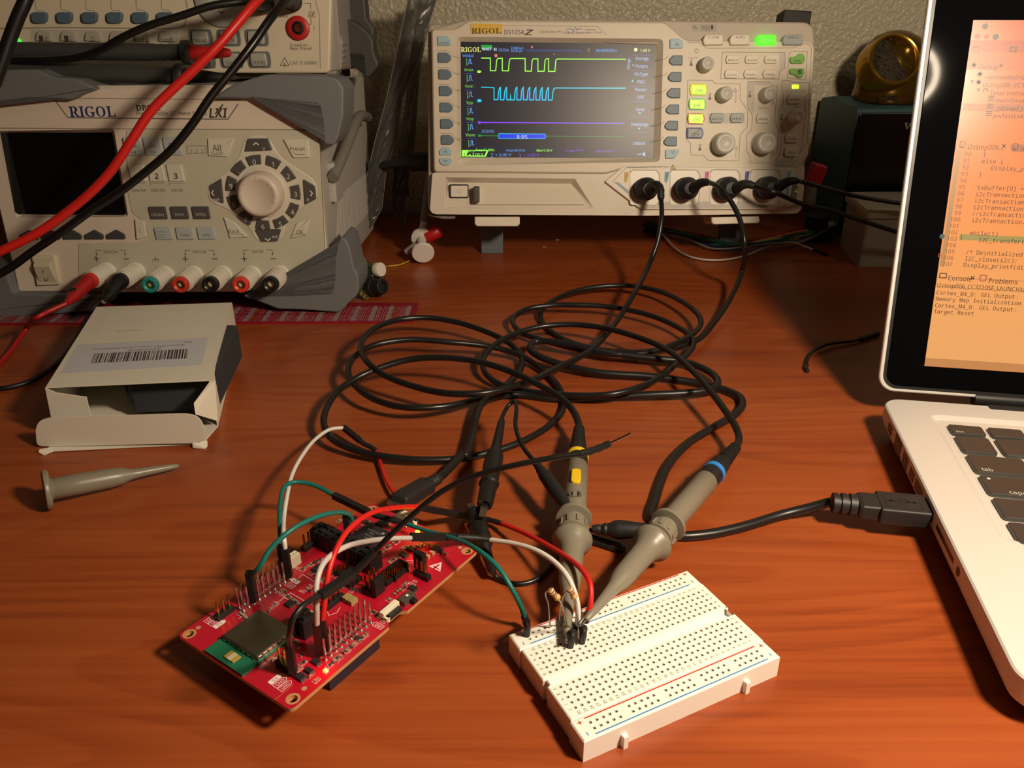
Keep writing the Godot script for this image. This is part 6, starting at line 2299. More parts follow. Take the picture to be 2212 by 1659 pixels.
	# blue: second channel
	t = thing("oscilloscope_probe", "grey probe with a blue ring, lying slantwise and hooked to the breadboard", "probe", at3(116, 0, -367))
	c = wpart(t, "plug_boot")
	boot(c, rubber, Transform3D(sf.basis, a + sf.basis.x * 33.6), curve([147.7, 79.1, -664.5, 150, 83.6, -659.4, 153, 86.2, -653.9, 155.7, 87, -650], 4))
	c.end()
	k = wpart(t, "cable")
	k.use(sheath)
	k.tube(curve([153, 86.2, -653.9, 155.7, 87, -650, 161.1, 86.4, -632, 169, 76.9, -622, 174.3, 65.2, -612, 176.7, 50.1, -602, 182.9, 24, -622.2, 178.9, 18, -613.8, 165.9, 10, -588.9, 149, 5, -559.1, 128.3, 6, -523.2, 103.4, 5, -510.4, 80.3, 4, -507.1, 55, 3, -517.8, 37.5, 2, -535, 25.2, 2, -559.1, 21.6, 4, -576.9, 24.2, 6, -587.1, 40.9, 8, -610.3, 63.1, 9, -623.8, 90.3, 10, -627, 114.7, 11, -611.1, 130, 12, -581.2, 135.8, 12, -553.5, 133.4, 11, -538, 123.5, 10, -522.2, 108.2, 9, -508.4, 90.5, 8, -498.6, 69.6, 8, -495.2, 43.8, 7, -506.6, 21.9, 6, -524.6, 8.1, 6, -536.9, 1.5, 7, -551, 1.4, 8, -562.9, 10.7, 9, -576.7, 29, 10, -582.2, 49.1, 11, -580.1, 73.9, 11, -576.1, 101.7, 10, -560.4, 117.7, 9, -540.6, 124.1, 9, -522.1, 123.2, 8, -510.5, 117.4, 8, -497.2, 106.9, 8, -481.3, 95, 9, -462.3, 79.8, 10, -444.9, 62.4, 10, -434.6, 46.6, 8, -435.6, 27, 6, -441.5, 9.3, 4, -449.9, -7.2, 4, -459.4, -15.4, 6, -467.9, -18.6, 8, -477.7, -17.6, 10, -491.2, -10.3, 12, -505.3, 3.3, 13, -520.9, 22, 14, -530.9, 43.5, 15, -531.1, 63.2, 16, -522.5, 83.5, 17, -503.7, 97.8, 18, -483, 105.9, 19, -458.4, 112.1, 19, -429.2, 117.3, 17, -400.4, 119.8, 15, -384.2, 119.6, 13, -374.7, 116.2, 12.3, -367, 114.9, 12, -364.8], 5), 1.95, 10)
	k.end()
	pa = Vector3(116.1, 12, -367.7)
	pb = Vector3(27.6, 13, -239)
	probe_body(t, pa, pb, "2f84d8", false, 0.3)
	g = wpart(t, "ground_lead")
	g.use(sheath)
	g.tube(curve([36.3, 8, -302.5, 33.4, 5, -304.1, 37.3, 2, -304.9, 43.5, 1.2, -302.9, 49.9, 1.2, -298.8, 47.7, 1.2, -296.3, 35.8, 1.2, -301.9, 29.5, 1.2, -300.9, 24.2, 1.2, -296, 18.9, 1.2, -289.2, 13.7, 1.2, -280.8, 8.8, 1.2, -275.8, 2.9, 1.2, -273.8, -2.9, 1.2, -275, -7, 2, -277.3, -8.5, 4, -278], 5), 1.15, 8)
	g.end()
	lug = wpart(t, "ground_lug")
	lug.use(rubber)
	var lx := Vector3(35.7, 8, -302.9)
	var ly := Vector3(59.9, 10, -299.1)
	lug.xf = along(lx, ly)
	ll = lx.distance_to(ly)
	lug.lathe([0, 0, 1.6, 0, 2.4, 3, 2.0, 4, 3.0, 6, 2.6, 7, 4.0, 10, 4.4, ll * 0.5, 3.2, ll * 0.95, 0, ll], Transform3D.IDENTITY, 12)
	lug.end()
	croc(t, Vector3(-8.5, 5, -276.3), Vector3(-18.5, 12, -312.4))
	# third and fourth channel: plugs and cables that run off behind the laptop
	t = thing("oscilloscope_probe", "black probe plug and cable in the third input, its cable sloping down to the right", "probe", at3(160, 0, -680))
	c = wpart(t, "plug_boot")
	boot(c, rubber, Transform3D(sf.basis, a + sf.basis.x * 67.2), curve([182.3, 78.8, -664.8, 185.3, 82.4, -660.6, 189.6, 83.7, -657.9, 194.3, 82.7, -655.6], 4))
	c.end()
	k = wpart(t, "cable")
	k.use(sheath)
	k.tube(curve([189.6, 83.7, -657.9, 194.3, 82.7, -655.6, 206.3, 80.6, -645, 222.2, 73.4, -652, 239.6, 65.7, -662, 265.4, 58.4, -672, 299.4, 47, -676, 333.9, 35.6, -682, 379.7, 22.9, -690, 428.6, 3, -712.6], 6), 1.9, 10)
	k.end()
	t = thing("oscilloscope_probe", "black probe plug and cable in the fourth input, its cable running level to the right", "probe", at3(200, 0, -680))
	c = wpart(t, "plug_boot")
	boot(c, rubber, Transform3D(sf.basis, a + sf.basis.x * 100.8), curve([216.8, 79.6, -665.4, 220.2, 83.1, -663.2, 225, 85, -662.7, 230.2, 85, -662.8], 4))
	c.end()
	k = wpart(t, "cable")
	k.use(sheath)
	k.tube(curve([225, 85, -662.7, 230.2, 85, -662.8, 233.5, 85.6, -655, 247.6, 80.7, -665, 267.3, 73.4, -680, 291.6, 66, -690, 316.8, 61.4, -692, 343.2, 57.3, -692, 378.4, 50, -692, 451.9, 3, -740.7], 6), 1.9, 10)
	k.end()
	# the spare hook tip in front of the carton
	t = thing("probe_hook_tip", "loose grey probe hook tip lying on the desk in front of the white carton", "probe tip", at3(-235, 0, -335))
	pa = Vector3(-226, 10, -333.8)
	pb = Vector3(-174.5, 3.5, -366.1)
	l = pa.distance_to(pb)
	var hb := wpart(t, "barrel")
	hb.use(mat("7d7769", 0.36))
	hb.xf = along(pa, pb)
	hb.lathe([4.6, 2.2, 5.3, l * 0.05, 5.2, l * 0.25, 4.9, l * 0.48, 4.2, l * 0.56, 2.9, l * 0.62, 2.4, l * 0.68, 1.7, l * 0.9, 1.3, l * 0.98, 0.8, l, 0, l], Transform3D.IDENTITY, 30)
	hb.end()
	var fl := wpart(t, "flange")
	fl.use(mat("7d7769", 0.36))
	fl.xf = along(pa, pb)
	fl.lathe([3.4, -0.6, 8.6, -1.0, 9.6, -0.4, 9.8, 0.8, 9.0, 2.0, 5.4, 2.6, 4.9, 3.6], Transform3D.IDENTITY, 34)
	fl.use(mat("2a2824", 0.7))
	fl.lathe([3.4, -0.6, 3.2, 12, 0, 12], Transform3D.IDENTITY, 20)
	fl.end()

# ---------------------------------------------------------------- jumper wires, leads and the USB cable
func housing(t: Node3D, a: Vector3, b: Vector3, size := 2.5) -> void:
	var h := wpart(t, "connector_housing")
	h.use(mat("141415", 0.5))
	h.xf = along(a, b)
	var l := a.distance_to(b)
	h.prism(PackedVector2Array([Vector2(-size / 2, -size / 2), Vector2(size / 2, -size / 2), Vector2(size / 2, size / 2), Vector2(-size / 2, size / 2)]), 0, l, 0.15)
	h.use(mat("060606", 0.7))
	h.flat(P([-0.4, -0.5, 0.4, -0.5, 0.4, 0.5, -0.4, 0.5]), l + 0.02)
	h.end()

func sleeve(t: Node3D, p: Array, r0 := 1.35, r1 := 1.2) -> void:
	# shrunk tube round a male end, with the bare pin that comes out of it
	var s := wpart(t, "sleeve")
	s.use(mat("1c1b1c", 0.55))
	var c := curve(p, 4)
	var r := PackedFloat32Array()
	for i in c.size():
		r.append(lerpf(r0, r1, i / float(c.size() - 1)) + (0.18 if i % 3 == 1 else 0.0))
	s.tube(c, r, 10)
	s.end()

func metal_pin(t: Node3D, a: Vector3, b: Vector3, r := 0.4) -> void:
	var s := wpart(t, "pin")
	s.use(mat("8a8478", 0.3, 1.0))
	s.tube(PackedVector3Array([a, b]), r, 8)
	s.end()

func strand(t: Node3D, p: PackedVector3Array, col: String, r := 1.0) -> void:
	var w := wpart(t, "wire")
	w.use(mat(col, 0.42))
	w.tube(p, r, 10)
	w.end()

func wires() -> void:
	var lf: Transform3D = Transform3D(Basis(Vector3(.8203, 0, .572), Vector3(.572, 0, -.8203), Vector3(0, 1, 0)), Vector3(-119.9901, 13.5, -231.9094))
	var kf: Transform3D = Transform3D(Basis(Vector3(.8955, 0, -.4451), Vector3(-.4451, 0, -.8955), Vector3(0, 1, 0)), Vector3(47.639, 9.5, -229.19))
	var red := "c81e1c"
	var white := "d8d4d0"
	var green := "0d6a63"
	var black := "151414"
	# white wire that loops back from the left header
	var h0 := lf * Vector3(6.7, 42.3, 1.4)
	var h1 := lf * Vector3(6.7, 42.3, 15.5)
	var t := thing("jumper_wire", "white jumper wire looping from the left pin row to behind the red board", "jumper wire", at3(h0.x, 0, h0.z))
	housing(t, h1, h0)
	strand(t, curve([h1.x, h1.y - 2, h1.z, h1.x, h1.y + 4, h1.z - 0.5, -97.1, 26, -286.9, -100.9, 24, -307.3, -104.3, 21, -329.4, -105, 18, -351.2, -103.6, 14, -375.2, -99, 11, -390.9, -93.2, 8, -397.8], 7), white)
	housing(t, Vector3(-94, 8, -398.3), Vector3(-82.8, 6, -386.8), 2.6)
	t.get_child(t.get_child_count() - 1).name = "connector_housing"
	# red wire plugged into it
	t = thing("jumper_wire", "red jumper wire running down from the white loop's black connector behind the board", "jumper wire", at3(-80, 0, -390))
	sleeve(t, [-83.5, 6, -387.8, -80.7, 5, -385.5, -76.8, 4.5, -382.9, -72.8, 4, -379.3])
	strand(t, curve([-73.4, 4, -380.3, -69.4, 3, -368.6, -63.6, 3, -350.8, -57.4, 4, -337.5, -49, 7, -325.1, -42.3, 9, -318.4, -36, 9, -315], 6), red)
	# green wire from the same place
	h0 = lf * Vector3(4.15, 42.3, 1.4)
	h1 = lf * Vector3(4.15, 42.3, 15.5)
	t = thing("jumper_wire", "green jumper wire beside the white loop, its connector over the board's far corner", "jumper wire", at3(h0.x, 0, h0.z))
	housing(t, h1, h0)
	strand(t, curve([h1.x, h1.y - 2, h1.z, -97, 28, -280.8, -101.4, 27, -299.3, -102.8, 26, -311, -100.5, 25, -316.4, -94.9, 24, -317.5, -88.2, 23, -315.1, -79.8, 22, -309.4], 7), green)
	housing(t, Vector3(-80.8, 22, -310.1), Vector3(-63.4, 20, -299.5), 2.6)
	t = thing("jumper_wire", "dark green jumper wire crossing the board's far edge down to the breadboard corner", "jumper wire", at3(-20, 0, -300))
	sleeve(t, [-63.9, 20, -299.9, -59.4, 20, -297, -54.1, 19.5, -295.3, -47.8, 19, -293.2])
	strand(t, curve([-48.2, 19, -293.5, -37, 20, -286, -23.4, 24, -274.5, -13.4, 27.7, -262, -5.9, 26, -254, -.6, 20.8, -248, 3, 12.5, -247, 4.6, 5.5, -248], 7), green)
	var kp := kf * Vector3(-35.8, 23.5, 0.2)
	sleeve(t, [4.4, 6.9, -248, 5, 3.8, -247.5, kp.x, kp.y + 6, kp.z, kp.x, kp.y, kp.z])
	# short green wire between two rows of the board
	h0 = lf * Vector3(6.7, 24.5, 1.4)
	h1 = lf * Vector3(6.7, 24.5, 15.5)
	t = thing("jumper_wire", "short green jumper wire bridging from left pin row to black jumper block", "jumper wire", at3(h0.x, 0, h0.z))
	housing(t, h1, h0)
	var e0 := lf * Vector3(11.0, 71.6, 2.0)
	var e1 := lf * Vector3(11.0, 71.6, 16.0)
	strand(t, curve([h1.x, h1.y - 2, h1.z, -95.3, 32.8, -246, -91.2, 38.5, -250, -85.5, 42.2, -255, -80.4, 42.1, -262, -75.1, 39.7, -270, -70.8, 34.4, -279, -68.4, 29.5, -284, -68.3, 23.3, -287, e1.x, e1.y - 1, e1.z], 7), green)
	housing(t, e1, e0)
	# white and red wires from the right header
	h0 = lf * Vector3(48.9, 19.4, 1.4)
	h1 = lf * Vector3(48.9, 19.4, 15.5)
	t = thing("jumper_wire", "grey white jumper wire bending from the right pin row over the red board", "jumper wire", at3(h0.x, 0, h0.z))
	housing(t, h1, h0)
	strand(t, curve([h1.x, h1.y - 2, h1.z, -67.3, 39.6, -219, -67.3, 45.1, -222, -66.4, 48.1, -227, -64.5, 47.6, -234, -60.4, 45.5, -242, -53.9, 40.4, -252, -46.8, 33.9, -262, -39.8, 28.1, -270], 7), "b9b4b0", 1.05)
	housing(t, Vector3(-41, 29.4, -269), Vector3(-23.4, 19.5, -282), 2.7)
	h0 = lf * Vector3(48.9, 21.95, 1.4)
	h1 = lf * Vector3(48.9, 21.95, 15.5)
	t = thing("jumper_wire", "bright red jumper wire arching from the right pin row over the red board", "jumper wire", at3(h0.x, 0, h0.z))
	housing(t, h1, h0)
	strand(t, curve([h1.x, h1.y - 2, h1.z, -66.1, 34, -223, -65.5, 39.7, -226, -64.2, 45.9, -231, -62.2, 49.1, -240, -59.3, 48.1, -252, -54.8, 43.5, -266, -49.3, 34.5, -282, -41.2, 22.5, -300, -38.2, 15.7, -308], 7), red, 1.05)
	housing(t, Vector3(-40.2, 19.9, -303), Vector3(-21.9, 1.8, -322), 2.6)
	# their continuations to the breadboard
	t = thing("jumper_wire", "white jumper wire arching from the clips down into the breadboard left of the red one", "jumper wire", at3(0, 0, -270))
	sleeve(t, [-23.7, 20.3, -281, -19.2, 18.5, -283, -14.3, 17.3, -284, -9, 16.5, -284])
	strand(t, curve([-9.8, 16.5, -284, .4, 19.8, -277, 9.8, 22.9, -268, 16.8, 23.9, -259, 21.4, 23.5, -250, 23.8, 20.4, -243, 24.6, 15.1, -240, 24.2, 9, -239], 7), white, 1.1)
	kp = kf * Vector3(-24.2, 11.1, 0.2)
	sleeve(t, [24.3, 10.3, -239, 23.1, 8, -238.5, kp.x + 0.6, kp.y + 6, kp.z, kp.x, kp.y, kp.z])
	t = thing("jumper_wire", "red jumper wire arching from the clips down into the breadboard right of the white one", "jumper wire", at3(10, 0, -280))
	sleeve(t, [-22.5, 2.8, -321, -17, 2.4, -320, -10.3, 3.7, -316, -4.4, 5.1, -311])
	strand(t, curve([-5, 5.4, -311, 4.6, 9.2, -299, 14.3, 13.9, -284, 22.2, 18, -270, 27.4, 21, -258, 29.8, 20.7, -250, 29.7, 16.3, -245, 28, 8.7, -242], 7), red, 1.1)
	kp = kf * Vector3(-19.3, 11.0, 0.2)
	sleeve(t, [28.1, 9.9, -242, 27, 7.5, -241, kp.x + 0.5, kp.y + 6, kp.z, kp.x, kp.y, kp.z])
	# black wire, joined from two, whose far end stands in the air
	h0 = lf * Vector3(47.6, 8.0, 1.4)
	h1 = lf * Vector3(47.6, 8.0, 15.5)
	t = thing("jumper_wire", "black jumper wire arching up from the front header of the red board", "jumper wire", at3(h0.x, 0, h0.z))
	housing(t, h1, h0)
	strand(t, curve([h1.x, h1.y - 2, h1.z, -71.1, 44.8, -200, -69.8, 48.7, -201, -67.9, 50.4, -204, -65.9, 49.1, -209, -63.4, 47.1, -214], 7), black)
	housing(t, Vector3(-63.9, 47.4, -213), Vector3(-54.8, 47, -225), 2.7)
	t = thing("jumper_wire", "long black jumper wire in the air, its bare pin over the yellow probe", "jumper wire", at3(0, 0, -225))
	sleeve(t, [-55.3, 46.6, -225, -51.5, 50.2, -226, -47.3, 54.9, -227])
	strand(t, curve([-48.2, 53.7, -227, -40.6, 61.9, -228, -32.4, 69.7, -229, -24.4, 76.4, -230, -16.5, 81.3, -230, -8.7, 85.1, -229, 2, 89.3, -227, 13.9, 92.5, -226, 22.7, 94, -226], 7), black)
	sleeve(t, [22, 93.8, -226, 25, 94.7, -226, 28.6, 96.2, -226, 31.2, 97.7, -226], 1.2, 1.1)
	metal_pin(t, Vector3(30.9, 97.5, -226), Vector3(37.5, 101.2, -226), 0.36)
	# short black jumper in the laptop's shadow
	t = thing("jumper_wire", "short black jumper wire lying alone in the dark shadow left of the laptop", "jumper wire", at3(240, 0, -560))
	strand(t, curve([195.1, 2, -492.7, 201.1, 2, -505.4, 209.4, 3, -514.7, 222, 3, -523.3, 239, 2, -529.5, 247.7, 2, -533.6], 6), black, 1.1)
	housing(t, Vector3(246.1, 2, -532.8), Vector3(263.5, 2, -543.6), 2.6)
	sleeve(t, [194.7, 2, -490.5, 192.5, 1.6, -486.4, 192.6, 1.4, -481.8])
	# resistors on the breadboard
	var n := 0
	for q in [[Vector3(-25.8, 23.5, 0), Vector3(-21.6, 16.2, 0), [12.9, 25.5, -233.46, 11.76, 33.5, -227.72, 11.44, 38.5, -224.55], [12.76, 40.5, -223.51, 15.86, 36.5, -223.46], [16.96, 32.5, -225.8, 18, 27.5, -228.45, 19.6, 16.5, -233.06], "resistor with gold and brown bands standing on wire legs at the rail of the breadboard"],
			[Vector3(-21.2, 23.0, 0), Vector3(-19.7, 13.1, 0), [17.51, 16.5, -236.55, 17.56, 24.5, -233.39, 18.2, 34.5, -228.04], [19.85, 38.5, -226.46, 21.81, 34.5, -226.18], [22.54, 31.5, -228.04, 23.31, 24.5, -230.27, 24.13, 13.5, -233.23], "resistor in front of the yellow probe's tip, beside the white jumper wire on the breadboard"]]:
		t = thing("resistor", q[5], "resistor", kf * Transform3D(Basis(), q[0]))
		var a: Vector3 = kf * q[0]
		var b: Vector3 = kf * q[1]
		var m := P3(q[3])
		for s in 2:
			var l := wpart(t, "lead")
			l.use(mat("b5ada0", 0.3, 1.0))
			if s == 0:
				l.tube(curve([a.x, a.y - 1, a.z] + q[2] + [m[0].x, m[0].y, m[0].z], 5), 0.32, 7)
			else:
				l.tube(curve([m[1].x, m[1].y, m[1].z] + q[4] + [b.x, b.y - 1, b.z], 5), 0.32, 7)
			l.end()
		var bd := wpart(t, "body")
		bd.use(mat("c8a878", 0.45))
		bd.xf = along(m[0], m[1])
		var l := m[0].distance_to(m[1])
		bd.lathe([0, 0, 0.9, 0, 1.25, 0.4, 1.25, l * 0.24, 1.0, l * 0.32, 1.0, l * 0.68, 1.25, l * 0.76, 1.25, l - 0.4, 0.9, l, 0, l], Transform3D.IDENTITY, 16)
		bd.end()
		for i in 4:
			var bb := wpart(t, "colour_band")
			bb.use(mat(["5a3418", "1c1818", "b0542a", "b08a3a"][i], 0.45))
			bb.xf = along(m[0], m[1])
			var r := 1.29 if i in [0, 3] else 1.04
			var z: float = l * [0.12, 0.38, 0.55, 0.84][i]
			bb.lathe([r - 0.1, z, r, z, r, z + l * 0.075, r - 0.1, z + l * 0.075], Transform3D.IDENTITY, 14)
			bb.end()
		n += 1
	usb_cable()
	bench_leads()
	wire_bundle()

func usb_cable() -> void:
	var t := thing("usb_cable", "thick black USB cable from the laptop, coiled behind the probes to the red board", "cable", at3(167, 0, -319))
	var rubber := mat("242324", 0.5)
	var nf: Transform3D = Transform3D(Basis(Vector3(.9834, 0, .1816), Vector3(.1816, 0, -.9834), Vector3(0, 1, 0)), Vector3(209.8, 19.5, -422.3))
	var a := nf * Vector3(-1.0, -115.8, -7.0)
	var out := -nf.basis.x
	var pl := wpart(t, "usb_plug")
	pl.use(rubber)
	pl.xf = Transform3D(Basis(nf.basis.y, Vector3.UP, out), a)
	pl.xf.basis = Basis(out.cross(Vector3.UP) * -1.0, Vector3.UP, out)
	pl.xf.basis.x = pl.xf.basis.y.cross(pl.xf.basis.z)
	pl.prism(soft([-8.0, -4.2, 8.0, -4.2, 8.0, 4.2, -8.0, 4.2], 1.2), 0, 21, 0.8)
	pl.prism(soft([-6.4, -3.8, 6.4, -3.8, 6.4, 3.8, -6.4, 3.8], 1.5), 20, 30, 2.0)
	pl.use(mat("131314", 0.6))
	pl.xf = pl.xf * Transform3D(Basis(Vector3(0, 0, 1), Vector3(1, 0, 0), Vector3(0, 1, 0)), Vector3(0, 4.2, 0))
	pl.stroke(P([3, -6, 18, -5, 18, 5, 3, 6]), 0.3, 0.04, true)
	# the trident mark
	pl.stroke(P([5, 0, 16, 0]), 0.6, 0.05)
	pl.stroke(P([8, 0, 10.5, 2.0, 13, 2.0]), 0.5, 0.05)
	pl.stroke(P([7, 0, 9, -2.0, 11, -2.0]), 0.5, 0.05)
	pl.flat(circle(Vector2(16, 0), 1.1, 12), 0.05)
	pl.flat(P([4, 0, 6, 1.0, 6, -1.0]), 0.05)
	pl.flat(circle(Vector2(11.4, -2.0), 0.7, 10), 0.05)
	pl.end()
	var sr := wpart(t, "strain_relief")
	sr.use(rubber)
	sr.xf = Transform3D(Basis(out.cross(Vector3.UP) * -1.0, Vector3.UP, out), a + out * 30)
	sr.lathe([5.0, 0, 5.2, 3, 4.2, 3.2, 4.2, 4.2, 5.0, 4.4, 5.0, 6.8, 4.0, 7.0, 4.0, 8.0, 4.8, 8.2, 4.8, 10.4, 3.2, 11, 0, 11.2], Transform3D.IDENTITY, 20)
	sr.end()
	var k := wpart(t, "cable")
	k.use(mat("1a191a", 0.36))
	var e := a + out * 38
	k.tube(curve([e.x, e.y, e.z, 149.8, 11, -319, 139.4, 6, -321, 127.5, 3, -320.2, 105.7, 2.3, -311.4, 87.3, 2.3, -305.9, 74.6, 2.3, -305.7, 68.1, 2.3, -315, 65.4, 2.3, -319.3, 70.5, 2.3, -336.6, 75.1, 2.3, -350.2, 82.3, 2.3, -367.3, 96.6, 2.3, -388.7, 116.1, 2.3, -407.9, 130.2, 3, -420.6, 137.3, 3, -432.7, 138.1, 3, -442.7, 133.2, 3, -450.2, 126.1, 3, -456.1, 112.6, 3, -463.8, 88.1, 4, -469.9, 54.4, 5, -474.1, 33.5, 6, -483.5, 18.1, 8, -493, 12.1, 9, -504, 16, 10, -513, 30.4, 11, -509.3, 52.3, 10, -501.2, 74, 8, -495.1, 95.5, 7, -490.6, 112.7, 6, -487.7, 125.3, 6, -473.2, 128.2, 6, -459.4, 123.2, 6, -448.2, 108.2, 6, -442.9, 83.8, 5, -442.1, 59.7, 3, -443.5, 27.1, 2.4, -442.5, 4.4, 2.4, -448.2, -8.7, 4, -444.1, -18, 6, -429.4, -20.9, 6, -411.3, -22.3, 6, -389.8, -24.7, 6, -371.4, -26, 6, -372, -31.4, 6, -360.4, -36.2, 7, -348.8, -38.6, 7, -345.1], 5), 2.3, 12)
	k.end()
	var mp := wpart(t, "micro_plug")
	mp.use(rubber)
	var p0 := Vector3(-37.8, 7, -346.2)
	var p1 := Vector3(-53.2, 14, -316.1)
	mp.xf = along(p0, p1)
	var l := p0.distance_to(p1)
	mp.lathe([0, -1, 2.9, -1, 3.0, 2, 2.6, 2.4, 3.2, 4, 2.8, 4.4, 3.4, 6, 3.0, 6.4, 3.7, 8.4, 3.6, 10, 0, 10], Transform3D.IDENTITY, 16)
	mp.prism(soft([-4.6, -3.2, 4.6, -3.2, 4.6, 3.2, -4.6, 3.2], 1.4), 9, l, 1.2)
	mp.use(mat("c8c4ba", 0.25, 1.0))
	mp.box(Vector3(-3.4, -0.9, l - 0.5), Vector3(3.4, 0.9, l + 4), 0.3)
	mp.end()

func bench_leads() -> void:
	# leads with plugs in the power supply
	var rd := mat("a81c1e", 0.42)
	var bk := mat("131313", 0.45)
	for i in 2:
		var col := rd if i == 0 else bk
		var t: Node3D
		if i == 0:
			t = thing("banana_lead", "thin red lead with a stacking plug in the first binding post of the power supply", "test lead", at3(-270, 0, -540))
		else:
			t = thing("banana_lead", "thin black lead in the second binding post, running behind the white carton", "test lead", at3(-240, 0, -540))
		var a := Vector3(-308.1, 35.2, -569.4) if i == 0 else Vector3(-286, 35.1, -569.4)
		var b := Vector3(-304, 34.1, -527) if i == 0 else Vector3(-282.2, 32.7, -535)
		var p := wpart(t, "plug")
		p.use(col)
		p.xf = along(a, b)
		var l := a.distance_to(b)
		p.lathe([0, 0, 5.4, 0, 5.4, l * 0.12, 4.9, l * 0.14, 4.8, l * 0.62, 3.6, l * 0.8, 1.9, l, 0, l], Transform3D.IDENTITY, 18)
		p.use(mat("0a0a0a", 0.6))
		var mid := Vector3(0, 4.0, l * 0.66)
		p.xf = p.xf * Transform3D(Basis(Vector3(1, 0, 0), -PI / 2), mid)
		p.lathe([2.3, 0.2, 2.3, 1.0, 0, 1.0], Transform3D.IDENTITY, 14)
		p.end()
		var w := wpart(t, "wire")
		w.use(col)
		if i == 0:
			w.tube(curve([b.x, b.y, b.z, -311.4, 31.9, -520, -318, 29.6, -512, -347.3, 9, -545.7, -348.9, 4, -534.1, -346.8, 2, -517.6, -342.9, 2, -497.7], 6), 1.7, 10)
		else:
			w.tube(curve([b.x, b.y, b.z, -314.5, 8, -582.3, -319.4, 3, -578, -315.2, 2, -556.6, -309.2, 2, -530.1, -304.4, 2, -503.3, -304.9, 2, -484.3, -309, 2, -469.8, -316.8, 2, -462.9, -323.2, 2, -460.9], 6), 1.7, 10)
		w.end()
	# test leads from the multimeter that hang in front of the supply
	var pl := mat("1b1b1c", 0.5)
	var t1 := thing("test_lead", "bright red test lead sagging from the multimeter across the front of the power supply", "test lead", at3(-150, 165, -560))
	var c := wpart(t1, "cable")
	c.use(mat("c8201c", 0.4))
	c.tube(curve([-148.9, 234.1, -610, -160.3, 220.2, -575, -170.8, 207.7, -562, -182.6, 195.1, -554, -196.9, 182.4, -548, -211.4, 170.6, -543, -226.1, 157.8, -538, -238.7, 142.1, -533, -253.9, 123.5, -528, -268.6, 110.1, -524, -286.1, 97.6, -520, -303.7, 86.8, -515, -326.8, 76.6, -508, -341.1, 71.1, -505], 5), 2.9, 12)
	c.end()
	var t2 := thing("test_lead", "black test lead sagging beside the red one across the dial side of the power supply", "test lead", at3(-140, 165, -560))
	c = wpart(t2, "cable")
	c.use(mat("121212", 0.3))
	c.tube(curve([-141.6, 230.5, -620, -149.1, 217.2, -590, -154.7, 208.7, -577, -164.3, 195.1, -566, -177.7, 179.7, -558, -191.3, 165, -551, -203.6, 149.3, -545, -219.2, 133.3, -540, -234.5, 121.7, -536, -252.5, 109.4, -531, -272.9, 97.7, -527, -290.8, 86.2, -522, -312.7, 73, -516, -324.4, 65.3, -512, -337.7, 58.6, -508], 5), 2.7, 12)
	c.end()
	var t3 := thing("test_lead", "black test lead running from the multimeter jacks leftwards to the test probes on the supply", "test lead", at3(-250, 180, -610))
	c = wpart(t3, "cable")
	c.use(mat("121212", 0.4))
	c.tube(curve([-155, 224.9, -630, -172.4, 219.4, -622, -187, 218.2, -615, -202.1, 216.1, -610, -222.1, 210.3, -606, -242.3, 204.9, -603, -261.8, 197.6, -602, -278.7, 190, -604, -293.5, 185.5, -607, -313.2, 182.8, -612, -348.2, 181.8, -618, -366.3, 181.9, -620], 5), 2.6, 10)
	c.end()
	var t4 := thing("test_lead", "thick black lead hanging straight down at the left edge in front of the multimeter", "test lead", at3(-330, 160, -570))
	c = wpart(t4, "cable")
	c.use(mat("121212", 0.4))
	c.tube(curve([-298.2, 234.6, -575, -304.9, 221, -570, -310.5, 211.6, -567, -316.7, 200.4, -564, -323.6, 186.5, -560, -330.6, 172.5, -556], 5), 4.2, 12)
	c.end()
	for q in [[Vector3(-183.4, 216.5, -676.9), Vector3(-180.7, 218.1, -643.9), "black banana plug in the left jack at the top of the multimeter"], [Vector3(-163, 217.4, -677), Vector3(-156, 219, -644), "black banana plug in the right jack at the top of the multimeter"]]:
		var t := thing("banana_plug", q[2], "plug", at3(q[0].x, q[0].y, q[0].z))
		var p := wpart(t, "shroud")
		p.use(pl)
		p.xf = along(q[0], q[1])
		p.lathe([0, 0, 7.0, 0, 7.4, 3, 7.0, 12, 6.0, 13, 5.6, 26, 3.6, 34, 0, 34], Transform3D.IDENTITY, 20)
		p.end()
		var r := wpart(t, "grip_ring")
		r.use(mat("2a2a2a", 0.6))
		r.xf = along(q[0], q[1])
		r.lathe([5.6, 17, 6.4, 17.4, 6.4, 19, 5.6, 19.4], Transform3D.IDENTITY, 20)
		r.end()

